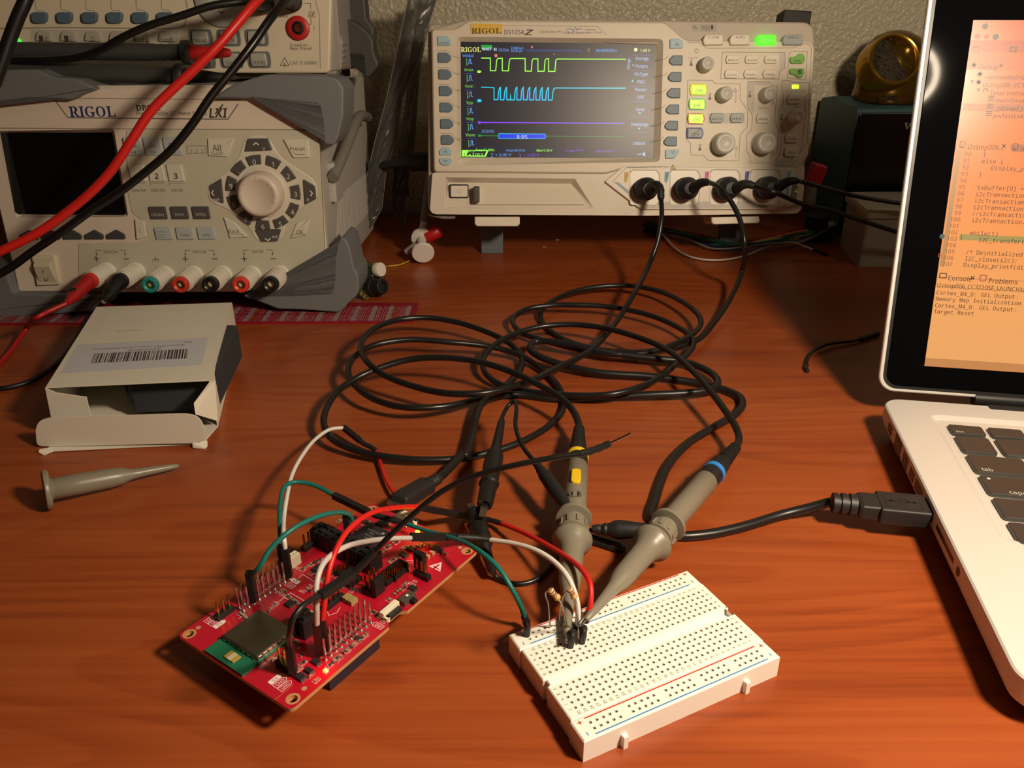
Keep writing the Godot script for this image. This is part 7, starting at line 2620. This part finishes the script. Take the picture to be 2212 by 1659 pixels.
func wire_bundle() -> void:
	# loose jumper wires lying in a bundle under the oscilloscope
	var cols := [["red", "b82418"], ["dark red", "7c1a14"], ["deep orange", "b0481a"], ["orange", "c8682a"], ["brown", "54301c"], ["yellow", "b0a038"], ["olive yellow", "6e6a26"], ["green", "1c6a44"], ["dark green", "0f3d2c"], ["teal", "145050"], ["navy blue", "1a2c52"], ["black", "141414"], ["grey", "77736c"], ["white", "b8b4ac"]]
	var rng := RandomNumberGenerator.new()
	rng.seed = 21
	var a := P3([145.9, 5, -812.5, 166.8, 6, -785.1, 188.6, 6, -758.6, 212.4, 6, -746.6, 240.8, 7, -750.4, 273.1, 9, -766.5, 303.3, 9, -782.3])
	for i in cols.size():
		var f := i / float(cols.size() - 1)
		var p := []
		var pts := []
		for k in a.size():
			var spread := lerpf(10.0, 17.0, absf(k - 3) / 3.0)
			var q: Vector3 = a[k] + Vector3(rng.randf_range(-3, 3), rng.randf_range(-2.5, 5.0), (f - 0.5) * spread * 1.7 + rng.randf_range(-3, 3))
			q.y = maxf(q.y, 1.4)
			pts.append(q)
		if cols[i][0] == "white":
			pts = []
			for v in P3([147.8, 6, -802.4, 151.9, 4, -778.1, 155.7, 3, -748.2, 164.9, 2, -727.4, 180, 2, -717.6, 197.6, 2, -719.8, 216.9, 3, -728.7, 235.9, 5, -743.9, 254, 8, -750.6, 263.6, 10, -743.6, 272.2, 8, -738.9, 281, 5, -737.5]):
				pts.append(v)
		var label := "%s jumper wire in the tangled bundle under the oscilloscope's right side" % cols[i][0]
		var t := thing("jumper_wire", label, "jumper wire", at3(pts[0].x, 0, pts[0].z), "jumper wires bundled under the oscilloscope")
		for v in pts:
			p.append_array([v.x, v.y, v.z])
		strand(t, curve(p, 5), cols[i][1], 0.95)
		var n := pts.size()
		var d: Vector3 = (pts[n - 1] - pts[n - 2]).normalized()
		housing(t, pts[n - 1] - d * 1.0, pts[n - 1] + d * 14.0, 2.4)
		d = (pts[0] - pts[1]).normalized()
		d.y = clampf(d.y, -0.05, 0.3)
		housing(t, pts[0] - d, pts[0] + d * 13.0, 2.4)

# ---------------------------------------------------------------- the white carton
func carton() -> void:
	var t := thing("carton", "small open white carton with a barcode label, lying in front of the power supply", "box", Transform3D(Basis(Vector3(.9959, 0, -.09), Vector3(-.09, 0, -.9959), Vector3(0, 1, 0)), Vector3(-258, 30, -406)))
	var card := mat("d9d3c4", 0.6)
	var inner := mat("c4beae", 0.7)
	var w := 89.0
	var d := 127.0
	var sk := -21.0 / 127.0 * 1.0
	sk = -0.13
	# outline of the top: a slightly sheared rectangle
	var o := [Vector2(.3, -.3), Vector2(88.8, -.2), Vector2(74.7, 126.2), Vector2(-17, 127.3)]
	var th := 0.5
	var names := ["top_panel", "bottom_panel"]
	for i in 2:
		var p := part(t, names[i])
		p.use(card)
		var z := 0.0 if i == 0 else -29.6
		var poly := PackedVector2Array(o)
		if i == 1:
			poly = PackedVector2Array([o[0] + Vector2(1, -20), o[1] + Vector2(-4, -20), o[1], o[2], o[3], o[0]])
		p.prism(poly, z - th if i == 0 else z, z if i == 0 else z + th, 0.1)
		p.end()
	for q in [["side_panel", 1, 2], ["back_panel", 2, 3], ["side_panel", 3, 0]]:
		var p := part(t, q[0])
		p.use(card)
		var a: Vector2 = o[q[1]]
		var b: Vector2 = o[q[2]]
		var n := (b - a).normalized().orthogonal() * -th
		p.prism(PackedVector2Array([a, b, b + n, a + n]), -29.6, -0.1, 0.0)
		p.end()
	# the flaps: two at the sides bent inwards, a lip in front with its two little ears
	var lip := wpart(t, "front_lip")
	lip.use(card)
	lip.xf = at3(0, 0, -391)
	lip.prism(soft(lip_outline(), 3.0), -0.3, 0.3, 0.05)
	lip.end()
	var lf := wpart(t, "side_flap")
	lf.use(card)
	lf.xf = at3(0, 0, -399)
	lf.prism(flap_outline([-253.5, 32.9, -399, -248.2, 30.1, -399, -232.4, 27.4, -399, -232.9, 15.4, -399, -254.8, 15.1, -399]), -0.3, 0.3, 0.05)
	lf.end()
	var rf := wpart(t, "side_flap")
	rf.use(card)
	# bent further out, from the right edge of the opening
	var rp := P3([-169.3, 29.7, -413, -175, 22.7, -400, -174.9, 16.3, -399, -168.5, 5.6, -411, -166.9, 29.6, -413])
	rf.tri(rp[0], rp[1], rp[4])
	rf.tri(rp[1], rp[2], rp[4])
	rf.tri(rp[2], rp[3], rp[4])
	for k in 5:
		var l := (k + 1) % 5
		rf.quad(rp[l], rp[k], rp[k] + Vector3(0.3, 0, -0.6), rp[l] + Vector3(0.3, 0, -0.6))
	rf.tri(rp[4] + Vector3(0.3, 0, -0.6), rp[1] + Vector3(0.3, 0, -0.6), rp[0] + Vector3(0.3, 0, -0.6))
	rf.tri(rp[4] + Vector3(0.3, 0, -0.6), rp[2] + Vector3(0.3, 0, -0.6), rp[1] + Vector3(0.3, 0, -0.6))
	rf.tri(rp[4] + Vector3(0.3, 0, -0.6), rp[3] + Vector3(0.3, 0, -0.6), rp[2] + Vector3(0.3, 0, -0.6))
	rf.end()
	for q in [[-258.2, 1, -384.7, -257.1, 3, -384.8, -251, 3, -386.8, -251, 1, -386, -254.6, .6, -382.8], [-175.9, 3, -390.3, -168.6, 3, -393.1, -168.1, 1, -390.8, -169, .6, -388.6, -175.7, 1, -389.4]]:
		var e := wpart(t, "ear")
		e.use(card)
		var pp := P3(q)
		for k in range(1, pp.size() - 1):
			e.tri(pp[0], pp[k + 1], pp[k])
			e.tri(pp[0] - Vector3(0, 0.5, 0), pp[k] - Vector3(0, 0.5, 0), pp[k + 1] - Vector3(0, 0.5, 0))
		for k in pp.size():
			var l := (k + 1) % pp.size()
			e.quad(pp[k] - Vector3(0, 0.5, 0), pp[l] - Vector3(0, 0.5, 0), pp[l], pp[k])
		e.end()
	# printed label on the top
	var lb := part(t, "label")
	lb.use(mat("c3c4cc", 0.55))
	lb.prism(P([1.6, 17, -4.7, 59.7, 73.4, 63.1, 79.5, 21]), 0.02, 0.1)
	lb.use(mat("2c2a2c", 0.6))
	var b0 := Vector2(10.9, 44.5)
	var b1 := Vector2(66.9, 45.9)
	var down := Vector2(13.7, 30.2) - b0
	var rng := RandomNumberGenerator.new()
	rng.seed = 5
	var x := 0.0
	var wide := b0.distance_to(b1)
	var dir := (b1 - b0) / wide
	while x < wide - 1.2:
		var bw: float = [0.35, 0.35, 0.7, 1.0][rng.randi() % 4]
		var p0 := b0 + dir * x
		lb.flat(PackedVector2Array([p0, p0 + dir * bw, p0 + dir * bw + down, p0 + down]), 0.14)
		x += bw + [0.35, 0.35, 0.7, 0.9][rng.randi() % 4]
	var tilt := dir.angle() + PI
	lb.text("B00KM6WYTM", sans, 38.9, 47.6, 0.14, 2.0, 19.0, 0.0, tilt, true)
	lb.text("Waveshare OV9655 Camera...p Module Development Kit", sans, 34.5, 52, 0.14, 2.0, 54.0, 0.0, tilt, true)
	lb.text("New", sans, 62, 56.9, 0.14, 2.0, 5.4, 0.0, tilt, true)
	lb.end()
	var st := part(t, "sticker")
	st.use(mat("dcd8ca", 0.5))
	st.prism(P([.5, 76.1, -5, 116.5, 64.2, 111.7, 69.9, 72.8]), 0.01, 0.06)
	st.use(mat("9aa858", 0.6))
	st.text("English Site", sans, 19.3, 80.2, 0.1, 2.2, 16.0, 0.0, tilt, true)
	st.end()
	var fm := thing("foam_insert", "dark grey foam piece inside the open white carton", "foam", Transform3D(Basis(Vector3(.9959, 0, -.09), Vector3(-.09, 0, -.9959), Vector3(0, 1, 0)), Vector3(-258, 30, -406)))
	var f := part(fm, "block")
	f.use(mat("2c2f34", 0.8))
	f.prism(soft([38, 12, 87, 10, 86, 90, 20, 92], 4), -24, -2, 2.0)
	f.end()
	var sl := part(fm, "side_notch")
	sl.use(mat("232529", 0.8))
	sl.prism(soft([36, 14, 40, 14, 38, 60, 34, 60], 1), -20, -4, 0.5)
	sl.end()

func lip_outline() -> Array:
	var out := []
	var p := P3([-262, 1.4, -391, -260, 12.2, -391, -256.6, 17.4, -391, -249.7, 19.4, -391, -213.3, 20.2, -391, -176.2, 21.2, -391, -170.1, 19.6, -391, -167.8, 13.3, -391, -169.1, 3.8, -391, -176.3, 2.7, -391, -253.6, 1.1, -391])
	for q in p:
		out.append_array([q.x, q.y])
	return out

func flap_outline(a: Array) -> PackedVector2Array:
	var out := PackedVector2Array()
	for q in P3(a):
		out.append(Vector2(q.x, q.y))
	return out

# ---------------------------------------------------------------- things at the back
func background_things() -> void:
	pinout_card()
	camera_module()
	grabber("test_grabber", "white test grabber with a red cap standing on a grey stem left of the oscilloscope", Vector3(-80.8, 0, -714.3), true)
	grabber("test_grabber", "clear test grabber with a red cap on a black foot right of the oscilloscope", Vector3(299.2, 12.3, -790) * Vector3(1, 0, 1), false)
	soldering_station()
	bag("static_bag", "long grey plastic bag hanging nearest the power supply, its pointed end on the desk", P([-89.3, 220.5, -800, -64.6, 220.4, -800]), [-90.5, 215.9, -800, -64.8, 215.8, -800, -97.1, 192.3, -800, -74, 193.4, -800, -104.6, 168.1, -800, -82, 170.5, -800, -115.9, 130.4, -800, -100.9, 132.9, -800, -127.9, 97.7, -800, -107, 101.6, -800, -140.9, 56.8, -800, -120.5, 66.4, -800, -145.2, 28.4, -800, -127, 31.2, -800, -144.2, 12.4, -800, -136.5, 15.3, -800, -144.2, 4.9, -798, -142.5, 5.3, -798], 4)
	bag("static_bag", "second grey plastic bag hanging behind, between the first bag and the oscilloscope", P([0, 0, 1, 1]), [-84.4, 215.2, -835, -69, 215.1, -835, -90.2, 184.4, -835, -77.8, 186.8, -835, -97.4, 155, -835, -86.4, 157.6, -835, -101.3, 126, -835, -90.7, 125.9, -835, -110.3, 84.8, -835, -95.1, 86.2, -835, -119.2, 49.1, -835, -103, 50.5, -835, -123, 27, -835, -106.5, 28.4, -835, -118, 11.9, -835, -109.8, 11.9, -835, -112.1, 1.7, -833, -110.6, 1.7, -833], 9)
	var m := solo("plug_cable", "black plug and cable at the left side of the oscilloscope, low behind the bags", "plug", Vector3(-95, 60, -760))
	m.use(mat("161616", 0.5))
	m.tube(curve([-71.5, 83.5, -760, -84, 82.8, -762, -90.6, 82, -764, -91.5, 82, -764], 3), 8.5, 14)
	m.tube(curve([-90.6, 82, -764, -104.9, 79.1, -775, -126.3, 70.8, -800, -155.2, 53.5, -830], 5), 4.0, 10)
	m.end()
	m = solo("black_sleeve", "short black tube lying on the desk right of the power supply's corner", "tube", Vector3(-139, 1.4, -719.1))
	m.use(mat("1c1b1b", 0.5))
	m.tube(P3([-147.4, 2, -711.9, -140.5, 2, -715.9, -133.8, 2, -721.3]), 1.9, 10)
	m.end()
	for q in [[Vector3(45.7, 0, -790.5), "tiny white crumb on the desk under the oscilloscope", 1.6], [Vector3(31.9, 0, -767.1), "tiny brown crumb on the desk in front of the oscilloscope's left leg", 2.0]]:
		var c := solo("crumb", q[1], "crumb", q[0])
		c.use(mat("cfc4b4" if q[2] < 1.8 else "9a6a58", 0.7))
		c.xf = at3(q[0].x, 0, q[0].z)
		c.box(Vector3(-q[2], 0, -q[2] * 0.4), Vector3(q[2], 0.9, q[2] * 0.4), 0.3)
		c.end()

func pinout_card() -> void:
	var t := thing("pinout_card", "long thin red printed circuit card with white pin tables, lying under the power supply", "card", at3(-240, 0, -595))
	var a := P3([-394.4, 1.6, -566.8, -73.7, 1.6, -572.5, -77.4, 1.6, -606.9])
	var b := wpart(t, "card")
	b.use(mat("8a1428", 0.4))
	var z1 := a[1].z
	var z0 := a[2].z - 6
	var x0 := a[0].x - 10
	var x1 := a[1].x
	b.xf = Transform3D(Basis(Vector3(1, 0, 0), Vector3(0, 0, -1), Vector3(0, 1, 0)), Vector3(0, 0, z1))
	b.prism(PackedVector2Array([Vector2(x0, 0), Vector2(x1, 0), Vector2(x1, z1 - z0), Vector2(x0, z1 - z0)]), 0, 1.6, 0.2)
	b.end()
	var p := wpart(t, "printed_tables")
	p.xf = b.xf
	var ink := mat("c8a8b0", 0.6)
	p.use(ink)
	var words := ["GPIO 31 UART TX", "P2.0 ADC 12", "SPI CLK MOSI", "I2C SDA SCL", "PWM T0 CCP1", "3V3 5V GND", "UART RTS CTS", "P4.1 CAN RX"]
	var rng := RandomNumberGenerator.new()
	rng.seed = 3
	var x := x0 + 4
	var i := 0
	while x < x1 - 3:
		var h: float = [0.9, 1.1, 1.3][rng.randi() % 3]
		if i % 14 in [6, 13]:
			p.use(mat("8c7a80", 0.6))
			p.flat(PackedVector2Array([Vector2(x - 1.5, 1.5), Vector2(x + 1.5, 1.5), Vector2(x + 1.5, 33), Vector2(x - 1.5, 33)]), 1.62)
		elif i % 14 in [3, 10]:
			p.use(ink)
			p.stroke(PackedVector2Array([Vector2(x, 0.8), Vector2(x, 33)]), 0.25, 1.63)
		else:
			p.use(ink if rng.randf() < 0.85 else mat("c8a050", 0.6))
			p.text(words[rng.randi() % 8], sans, x, 8.5 + rng.randf_range(-0.6, 0.6), 1.63, h, 13.5, 0.0, PI / 2, true)
			p.text(words[rng.randi() % 8], sans, x, 24.0, 1.63, h, 13.5, 0.0, PI / 2, true)
		x += rng.randf_range(1.5, 2.3)
		i += 1
	p.end()

func camera_module() -> void:
	var o := Vector3(-119.2, 0, -623.4)
	var t := thing("camera_module", "small dark green camera board with a black lens barrel, leaning beside the power supply", "circuit board", at3(o.x, 0, o.z))
	# the plate leans: its long edge runs up and back, its lens side faces right and to the front
	var n := Vector3(0.82, 0.22, 0.53).normalized()
	var up := Vector3(0.32, 0.62, -0.72)
	up = (up - n * up.dot(n)).normalized()
	var f := Transform3D(Basis(up.cross(n), up, n), o + Vector3(0, 1.2, 0))
	var b := wpart(t, "board")
	b.use(mat("1f2418", 0.45))
	b.xf = f
	b.prism(rrect(-12, -1, 12, 29, 0.8, 3), -1.4, 0, 0.15)
	b.use(mat("a89a5a", 0.35, 0.6))
	for i in 5:
		b.flat(P([-10 + i * 4.2, 0.4, -7 + i * 4.2, 0.4, -7 + i * 4.2, 3.4, -10 + i * 4.2, 3.4]), 0.06)
	b.stroke(P([-11.5, 27, 11.5, 27]), 0.5, 0.06)
	b.stroke(P([-11, 4.2, 11, 4.2]), 0.4, 0.06)
	b.end()
	var rng := RandomNumberGenerator.new()
	rng.seed = 8
	for i in 12:
		var c := wpart(t, "chip")
		c.use(mat("3a382f" if i % 2 else "b8b098", 0.4))
		c.xf = f
		var p := Vector2(rng.randf_range(-10.5, 10.5), rng.randf_range(14, 26))
		c.box(Vector3(p.x - 0.9, p.y - 0.5, 0), Vector3(p.x + 0.9, p.y + 0.5, 0.8), 0.1)
		c.end()
	var l := wpart(t, "lens_barrel")
	l.use(mat("171718", 0.55))
	l.xf = f
	l.lathe([0, 0, 7.2, 0, 7.2, 6, 6.4, 6.2, 6.4, 15, 5.8, 15.6, 4.2, 15.6, 3.6, 13, 0, 13], at3(0.5, 11.5, 0), 26)
	l.end()
	var cp := Vector3(-107.9, 20, -640)
	var c := wpart(t, "white_connector")
	c.use(mat("d4ccc0", 0.5))
	c.xf = along(cp - n * 9, cp + n * 3)
	c.lathe([0, 0, 4.0, 0, 4.0, 6, 5.6, 6.2, 5.9, 7, 5.9, 11.0, 5.5, 11.8, 0, 12], Transform3D.IDENTITY, 24)
	c.end()
	var g := thing("thin_wire", "thin bare yellow wire from the little camera board to the white test clip", "wire", at3(o.x + 20, 0, o.z - 12))
	var y := wpart(g, "wire")
	y.use(mat("c8b41c", 0.4))
	y.tube(curve([-105.6, 20.3, -645, -110.8, 1.2, -707.1, -101.3, 1.2, -710.9, -93.1, 1.2, -723.1], 6), 0.55, 8)
	y.end()

func grabber(called: String, label: String, foot: Vector3, whole: bool) -> void:
	var t := thing(called, label, "test clip", at3(foot.x, 0, foot.z))
	var white := mat("ded8d0", 0.4)
	if whole:
		var a := Vector3(-79.2, 11.1, -712)
		var b := Vector3(-82.3, 18.6, -735)
		var p := wpart(t, "front_disc")
		p.use(white)
		p.xf = along(a, b)
		var l := a.distance_to(b)
		p.lathe([0, 0, 9.6, 0, 10.2, 0.8, 10.2, 2.6, 9.4, 3.4, 4, 4, 4, l], Transform3D.IDENTITY, 32)
		p.end()
		var p2 := wpart(t, "rear_disc")
		p2.use(white)
		p2.xf = along(b, b * 2 - a)
		p2.lathe([0, 0, 9.4, 0, 9.8, 1, 9.4, 3, 6, 4, 5, 10, 0, 10], Transform3D.IDENTITY, 30)
		p2.end()
		var c := wpart(t, "red_cap")
		c.use(mat("b01418", 0.4))
		c.xf = along(Vector3(-77.8, 19, -738), Vector3(-64.7, 25.9, -738))
		c.lathe([0, 0, 6.4, 0, 6.6, 1, 6.6, 12, 5.6, 13.5, 0, 13.5], Transform3D.IDENTITY, 8)
		c.end()
		var s := wpart(t, "clear_stub")
		s.use(mat("8a8480", 0.25))
		s.xf = along(Vector3(-86.7, 14.4, -730), Vector3(-96.8, 7.8, -726))
		s.lathe([0, 0, 3.2, 0, 3.2, 12, 2.6, 13, 0, 13], Transform3D.IDENTITY, 14)
		s.end()
		var n := wpart(t, "neck")
		n.use(mat("c8c2b8", 0.4))
		n.tube(curve([-82.1, 19, -738, -81.3, 25.3, -742, -80.4, 31.9, -745], 4), [4.6, 4.5, 4.3, 4.1, 3.9, 3.7, 3.5, 3.4, 3.4], 14)
		n.end()
		var k := wpart(t, "grey_stem")
		k.use(mat("6a6660", 0.5))
		k.tube(curve([-80.4, 31, -745, -78.6, 42.7, -750, -75.3, 62.3, -757, -72.8, 78.1, -762], 5), 4.0, 12)
		k.end()
	else:
		var b := wpart(t, "black_foot")
		b.use(mat("141415", 0.5))
		b.xf = Transform3D(Basis(Vector3(1, 0, 0), -PI / 2), Vector3(foot.x, 0, foot.z))
		b.lathe([0, 0, 13, 0, 13.5, 1, 13, 8, 11, 10, 11, 24, 0, 24], Transform3D.IDENTITY, 26)
		b.end()
		var s := wpart(t, "clear_body")
		s.use(mat("837c70", 0.2, 0.2))
		s.xf = along(Vector3(288.2, 36.6, -790), Vector3(290, 54, -790))
		s.lathe([0, 0, 6.5, 0, 6.8, 3, 5.4, 12, 4, 20, 4, 26, 0, 26], Transform3D.IDENTITY, 18)
		s.end()
		var c := wpart(t, "red_cap")
		c.use(mat("c01c1c", 0.4))
		c.xf = along(Vector3(290, 56.7, -790), Vector3(293.4, 71.5, -790))
		c.box(Vector3(-6.5, -6, 0), Vector3(6.5, 6, 17), 1.5)
		c.end()

func soldering_station() -> void:
	var t := thing("soldering_station", "teal soldering station with a black front, half hidden behind the laptop", "soldering station", at3(380, 0, -800))
	var teal := mat("2f555c", 0.45)
	var c := wpart(t, "case")
	c.use(teal)
	c.xf = at3(0, 0, -790)
	# seen from the left: the teal side runs back to the wall, with a rounded shoulder
	var edge := P3([320.5, 124.6, -790, 339, 22.9, -790])
	var x0 := edge[0].x
	var top := edge[0].y
	c.xf = Transform3D(Basis(Vector3(0, 0, -1), Vector3(0, 1, 0), Vector3(1, 0, 0)), Vector3(x0, 0, -790))
	c.prism(soft([0, 2, 98, 2, 98, top - 4, 60, top + 3, 30, top - 1, 0, top], 6), 0, 150, 1.5)
	c.end()
	var f := wpart(t, "front_panel")
	f.use(mat("0d0e10", 0.25))
	f.xf = at3(0, 0, -790)
	f.prism(rrect(x0 + 1.5, 4, x0 + 148, top - 5, 3), -2, 2, 0.8)
	f.end()
	var l := wpart(t, "lettering")
	l.xf = at3(0, 0, -787.9)
	l.use(mat("b8b4a8", 0.5))
	var w := P3([377.2, 107.9, -788, 378.3, 103.1, -788, 346.5, 81.7, -788, 347.1, 78.6, -788])
	l.text("Weller", serif, w[0].x + 5, w[0].y, 0.1, 5.6, 34)
	l.text("WESD51", bold, w[1].x + 6, w[1].y, 0.1, 2.6, 17)
	l.use(mat("4c4a46", 0.5))
	l.text("CAUTION: HOT TIP", sans, w[2].x, w[2].y, 0.1, 1.6, 24)
	l.text("Disconnect before service", sans, w[3].x, w[3].y, 0.1, 1.6, 25)
	l.end()
	# brass wool cleaner standing on the station
	var bx := Vector3(366.1, 139.8, -838)
	var g := thing("tip_cleaner", "gold tinted tip cleaner filled with brass wool, standing on the soldering station", "tip cleaner", at3(bx.x, top, -838))
	var gold := mat("6b5116", 0.16, 0.75)
	var b := wpart(g, "cup")
	b.use(gold)
	b.xf = Transform3D(Basis(Vector3(1, 0, 0), -PI / 2), Vector3(bx.x, top + 0.2, -838))
	b.lathe([0, 0, 32, 0, 33, 2, 31.5, 10, 30, 34, 27, 48, 20, 57, 9, 62, 0, 63], Transform3D.IDENTITY, 36)
	b.end()
	var rc := Vector3(353.1, 165, -806)
	var rn := Vector3(0, 0.42, 0.9).normalized()
	var r := wpart(g, "mouth_rim")
	r.use(mat("b8902c", 0.2, 0.9))
	r.xf = along(rc - rn * 10, rc + rn)
	r.lathe([26, -14, 24, 8, 23, 10.5, 22, 11, 20.8, 10.5, 20.6, 8, 20.6, 2], Transform3D.IDENTITY, 36)
	r.end()
	var wool := wpart(g, "brass_wool")
	wool.set("metas", {"kind": "stuff"})
	wool.use(mat("2a2214", 0.8))
	wool.xf = r.xf
	wool.lathe([20.6, 2, 12, 5, 0, 6], Transform3D.IDENTITY, 24)
	wool.use(mat("8a7648", 0.25, 1.0))
	var rng := RandomNumberGenerator.new()
	rng.seed = 13
	for i in 150:
		var q := Vector2.from_angle(rng.randf() * TAU) * sqrt(rng.randf()) * 18.5
		var an := rng.randf() * TAU
		var pp := PackedVector3Array()
		for k in 5:
			var e := an + k * 0.8
			pp.append(Vector3(q.x + cos(e) * 1.6, q.y + sin(e) * 1.6, 5.0 + sin(k * 1.3 + an) * 1.4))
		wool.tube(pp, 0.22, 4, false)
	wool.end()
	var ft := wpart(g, "lettering")
	ft.use(mat("1a1408", 0.5))
	ft.xf = along(Vector3(rc.x, rc.y - 34, -804), Vector3(rc.x, rc.y - 34, -700))
	ft.text("599B", bold, 0, 0, 0.1, 4.5, 18)
	ft.end()
	# white box between the station and the laptop
	var wb := thing("white_box", "off white plastic box with a rounded lid between the soldering station and the laptop", "box", at3(340, 0, -740))
	var bd := wpart(wb, "body")
	bd.use(mat("b5aea0", 0.5))
	bd.xf = Transform3D(Basis(Vector3(1, 0, 0), Vector3(0, 0, -1), Vector3(0, 1, 0)), Vector3.ZERO)
	bd.prism(soft([309, 702, 420, 702, 420, 768, 316, 768], 4), 0, 44, 1.5)
	bd.end()
	var ld := wpart(wb, "lid")
	ld.use(mat("c2bbac", 0.45))
	ld.xf = bd.xf
	ld.prism(soft([307.5, 700.5, 421, 700.5, 421, 770, 314, 770], 5), 44, 52, 4.0)
	ld.end()
	var sp := solo("pale_oval_object", "small unidentified pale oval tray lying on the desk behind the black probe cables", "object", Vector3(373.9, 1, -903))
	sp.use(mat("a8a096", 0.5))  # an unidentified pale oval object, known only by its outline
	var sc := Vector3(331.7, 29.8, -800)
	sp.xf = Transform3D(Basis(Vector3(1, 0, 0), Vector3(0, 0, -1), Vector3(0, 1, 0)), Vector3(sc.x, 0, sc.z))
	sp.prism(rrect(-22, -9, 22, 9, 8, 5), 0.0, 14, 4.0)
	sp.end()

func bag(called: String, label: String, _unused: PackedVector2Array, edges: Array, sd: int) -> void:
	# a thin film: two crinkled faces that meet along both edges
	var e := P3(edges)
	var film := StandardMaterial3D.new()
	film.albedo_color = Color(0.36, 0.36, 0.35, 0.62)
	film.transparency = BaseMaterial3D.TRANSPARENCY_ALPHA
	film.roughness = 0.3
	film.metallic_specular = 0.7
	var seam := mat("8a8984", 0.35)
	var n := e.size() / 2
	var t := thing(called, label, "bag", at3(e[0].x, 0, e[0].z), "plastic bags hanging on the wall")
	var rng := RandomNumberGenerator.new()
	rng.seed = sd
	var rows := []
	var cols := 9
	for i in range(0, (n - 1) * 6 + 1):
		var k := mini(i / 6, n - 2)
		var f := (i - k * 6) / 6.0
		var a := e[k * 2].lerp(e[k * 2 + 2], f)
		var b := e[k * 2 + 1].lerp(e[k * 2 + 3], f)
		var row := []
		for j in cols:
			var u := j / float(cols - 1)
			var bulge := sin(u * PI) * minf(9.0, a.distance_to(b) * 0.3)
			row.append([a.lerp(b, u), bulge, rng.randf_range(-1.2, 1.2) * sin(u * PI) + 1.6 * sin(i * 0.55 + u * 9.0 + sd) * sin(u * PI)])
		rows.append(row)
	for s in [1, -1]:
		var m := wpart(t, "front_film" if s > 0 else "back_film")
		m.use(film)
		var nor := []
		for i in rows.size():
			var r := []
			for j in cols:
				r.append(rows[i][j][0] + Vector3(0, 0, s * rows[i][j][1] + rows[i][j][2]))
			nor.append(r)
		for i in rows.size() - 1:
			for j in cols - 1:
				if s > 0:
					m.quad(nor[i + 1][j], nor[i + 1][j + 1], nor[i][j + 1], nor[i][j])
				else:
					m.quad(nor[i][j], nor[i][j + 1], nor[i + 1][j + 1], nor[i + 1][j])
		m.end()
	for s in 2:
		var m := wpart(t, "seam")
		m.use(seam)
		var p := PackedVector3Array()
		for i in n:
			p.append(e[i * 2 + s])
		m.tube(p, 0.45, 6)
		m.end()
	var c := wpart(t, "parts_inside")
	c.use(mat("33322f", 0.6))
	var lo := e[n * 2 - 8].lerp(e[n * 2 - 7], 0.5)
	c.box(lo + Vector3(-7, -16, -3), lo + Vector3(7, 14, 2), 2.0)
	c.end()
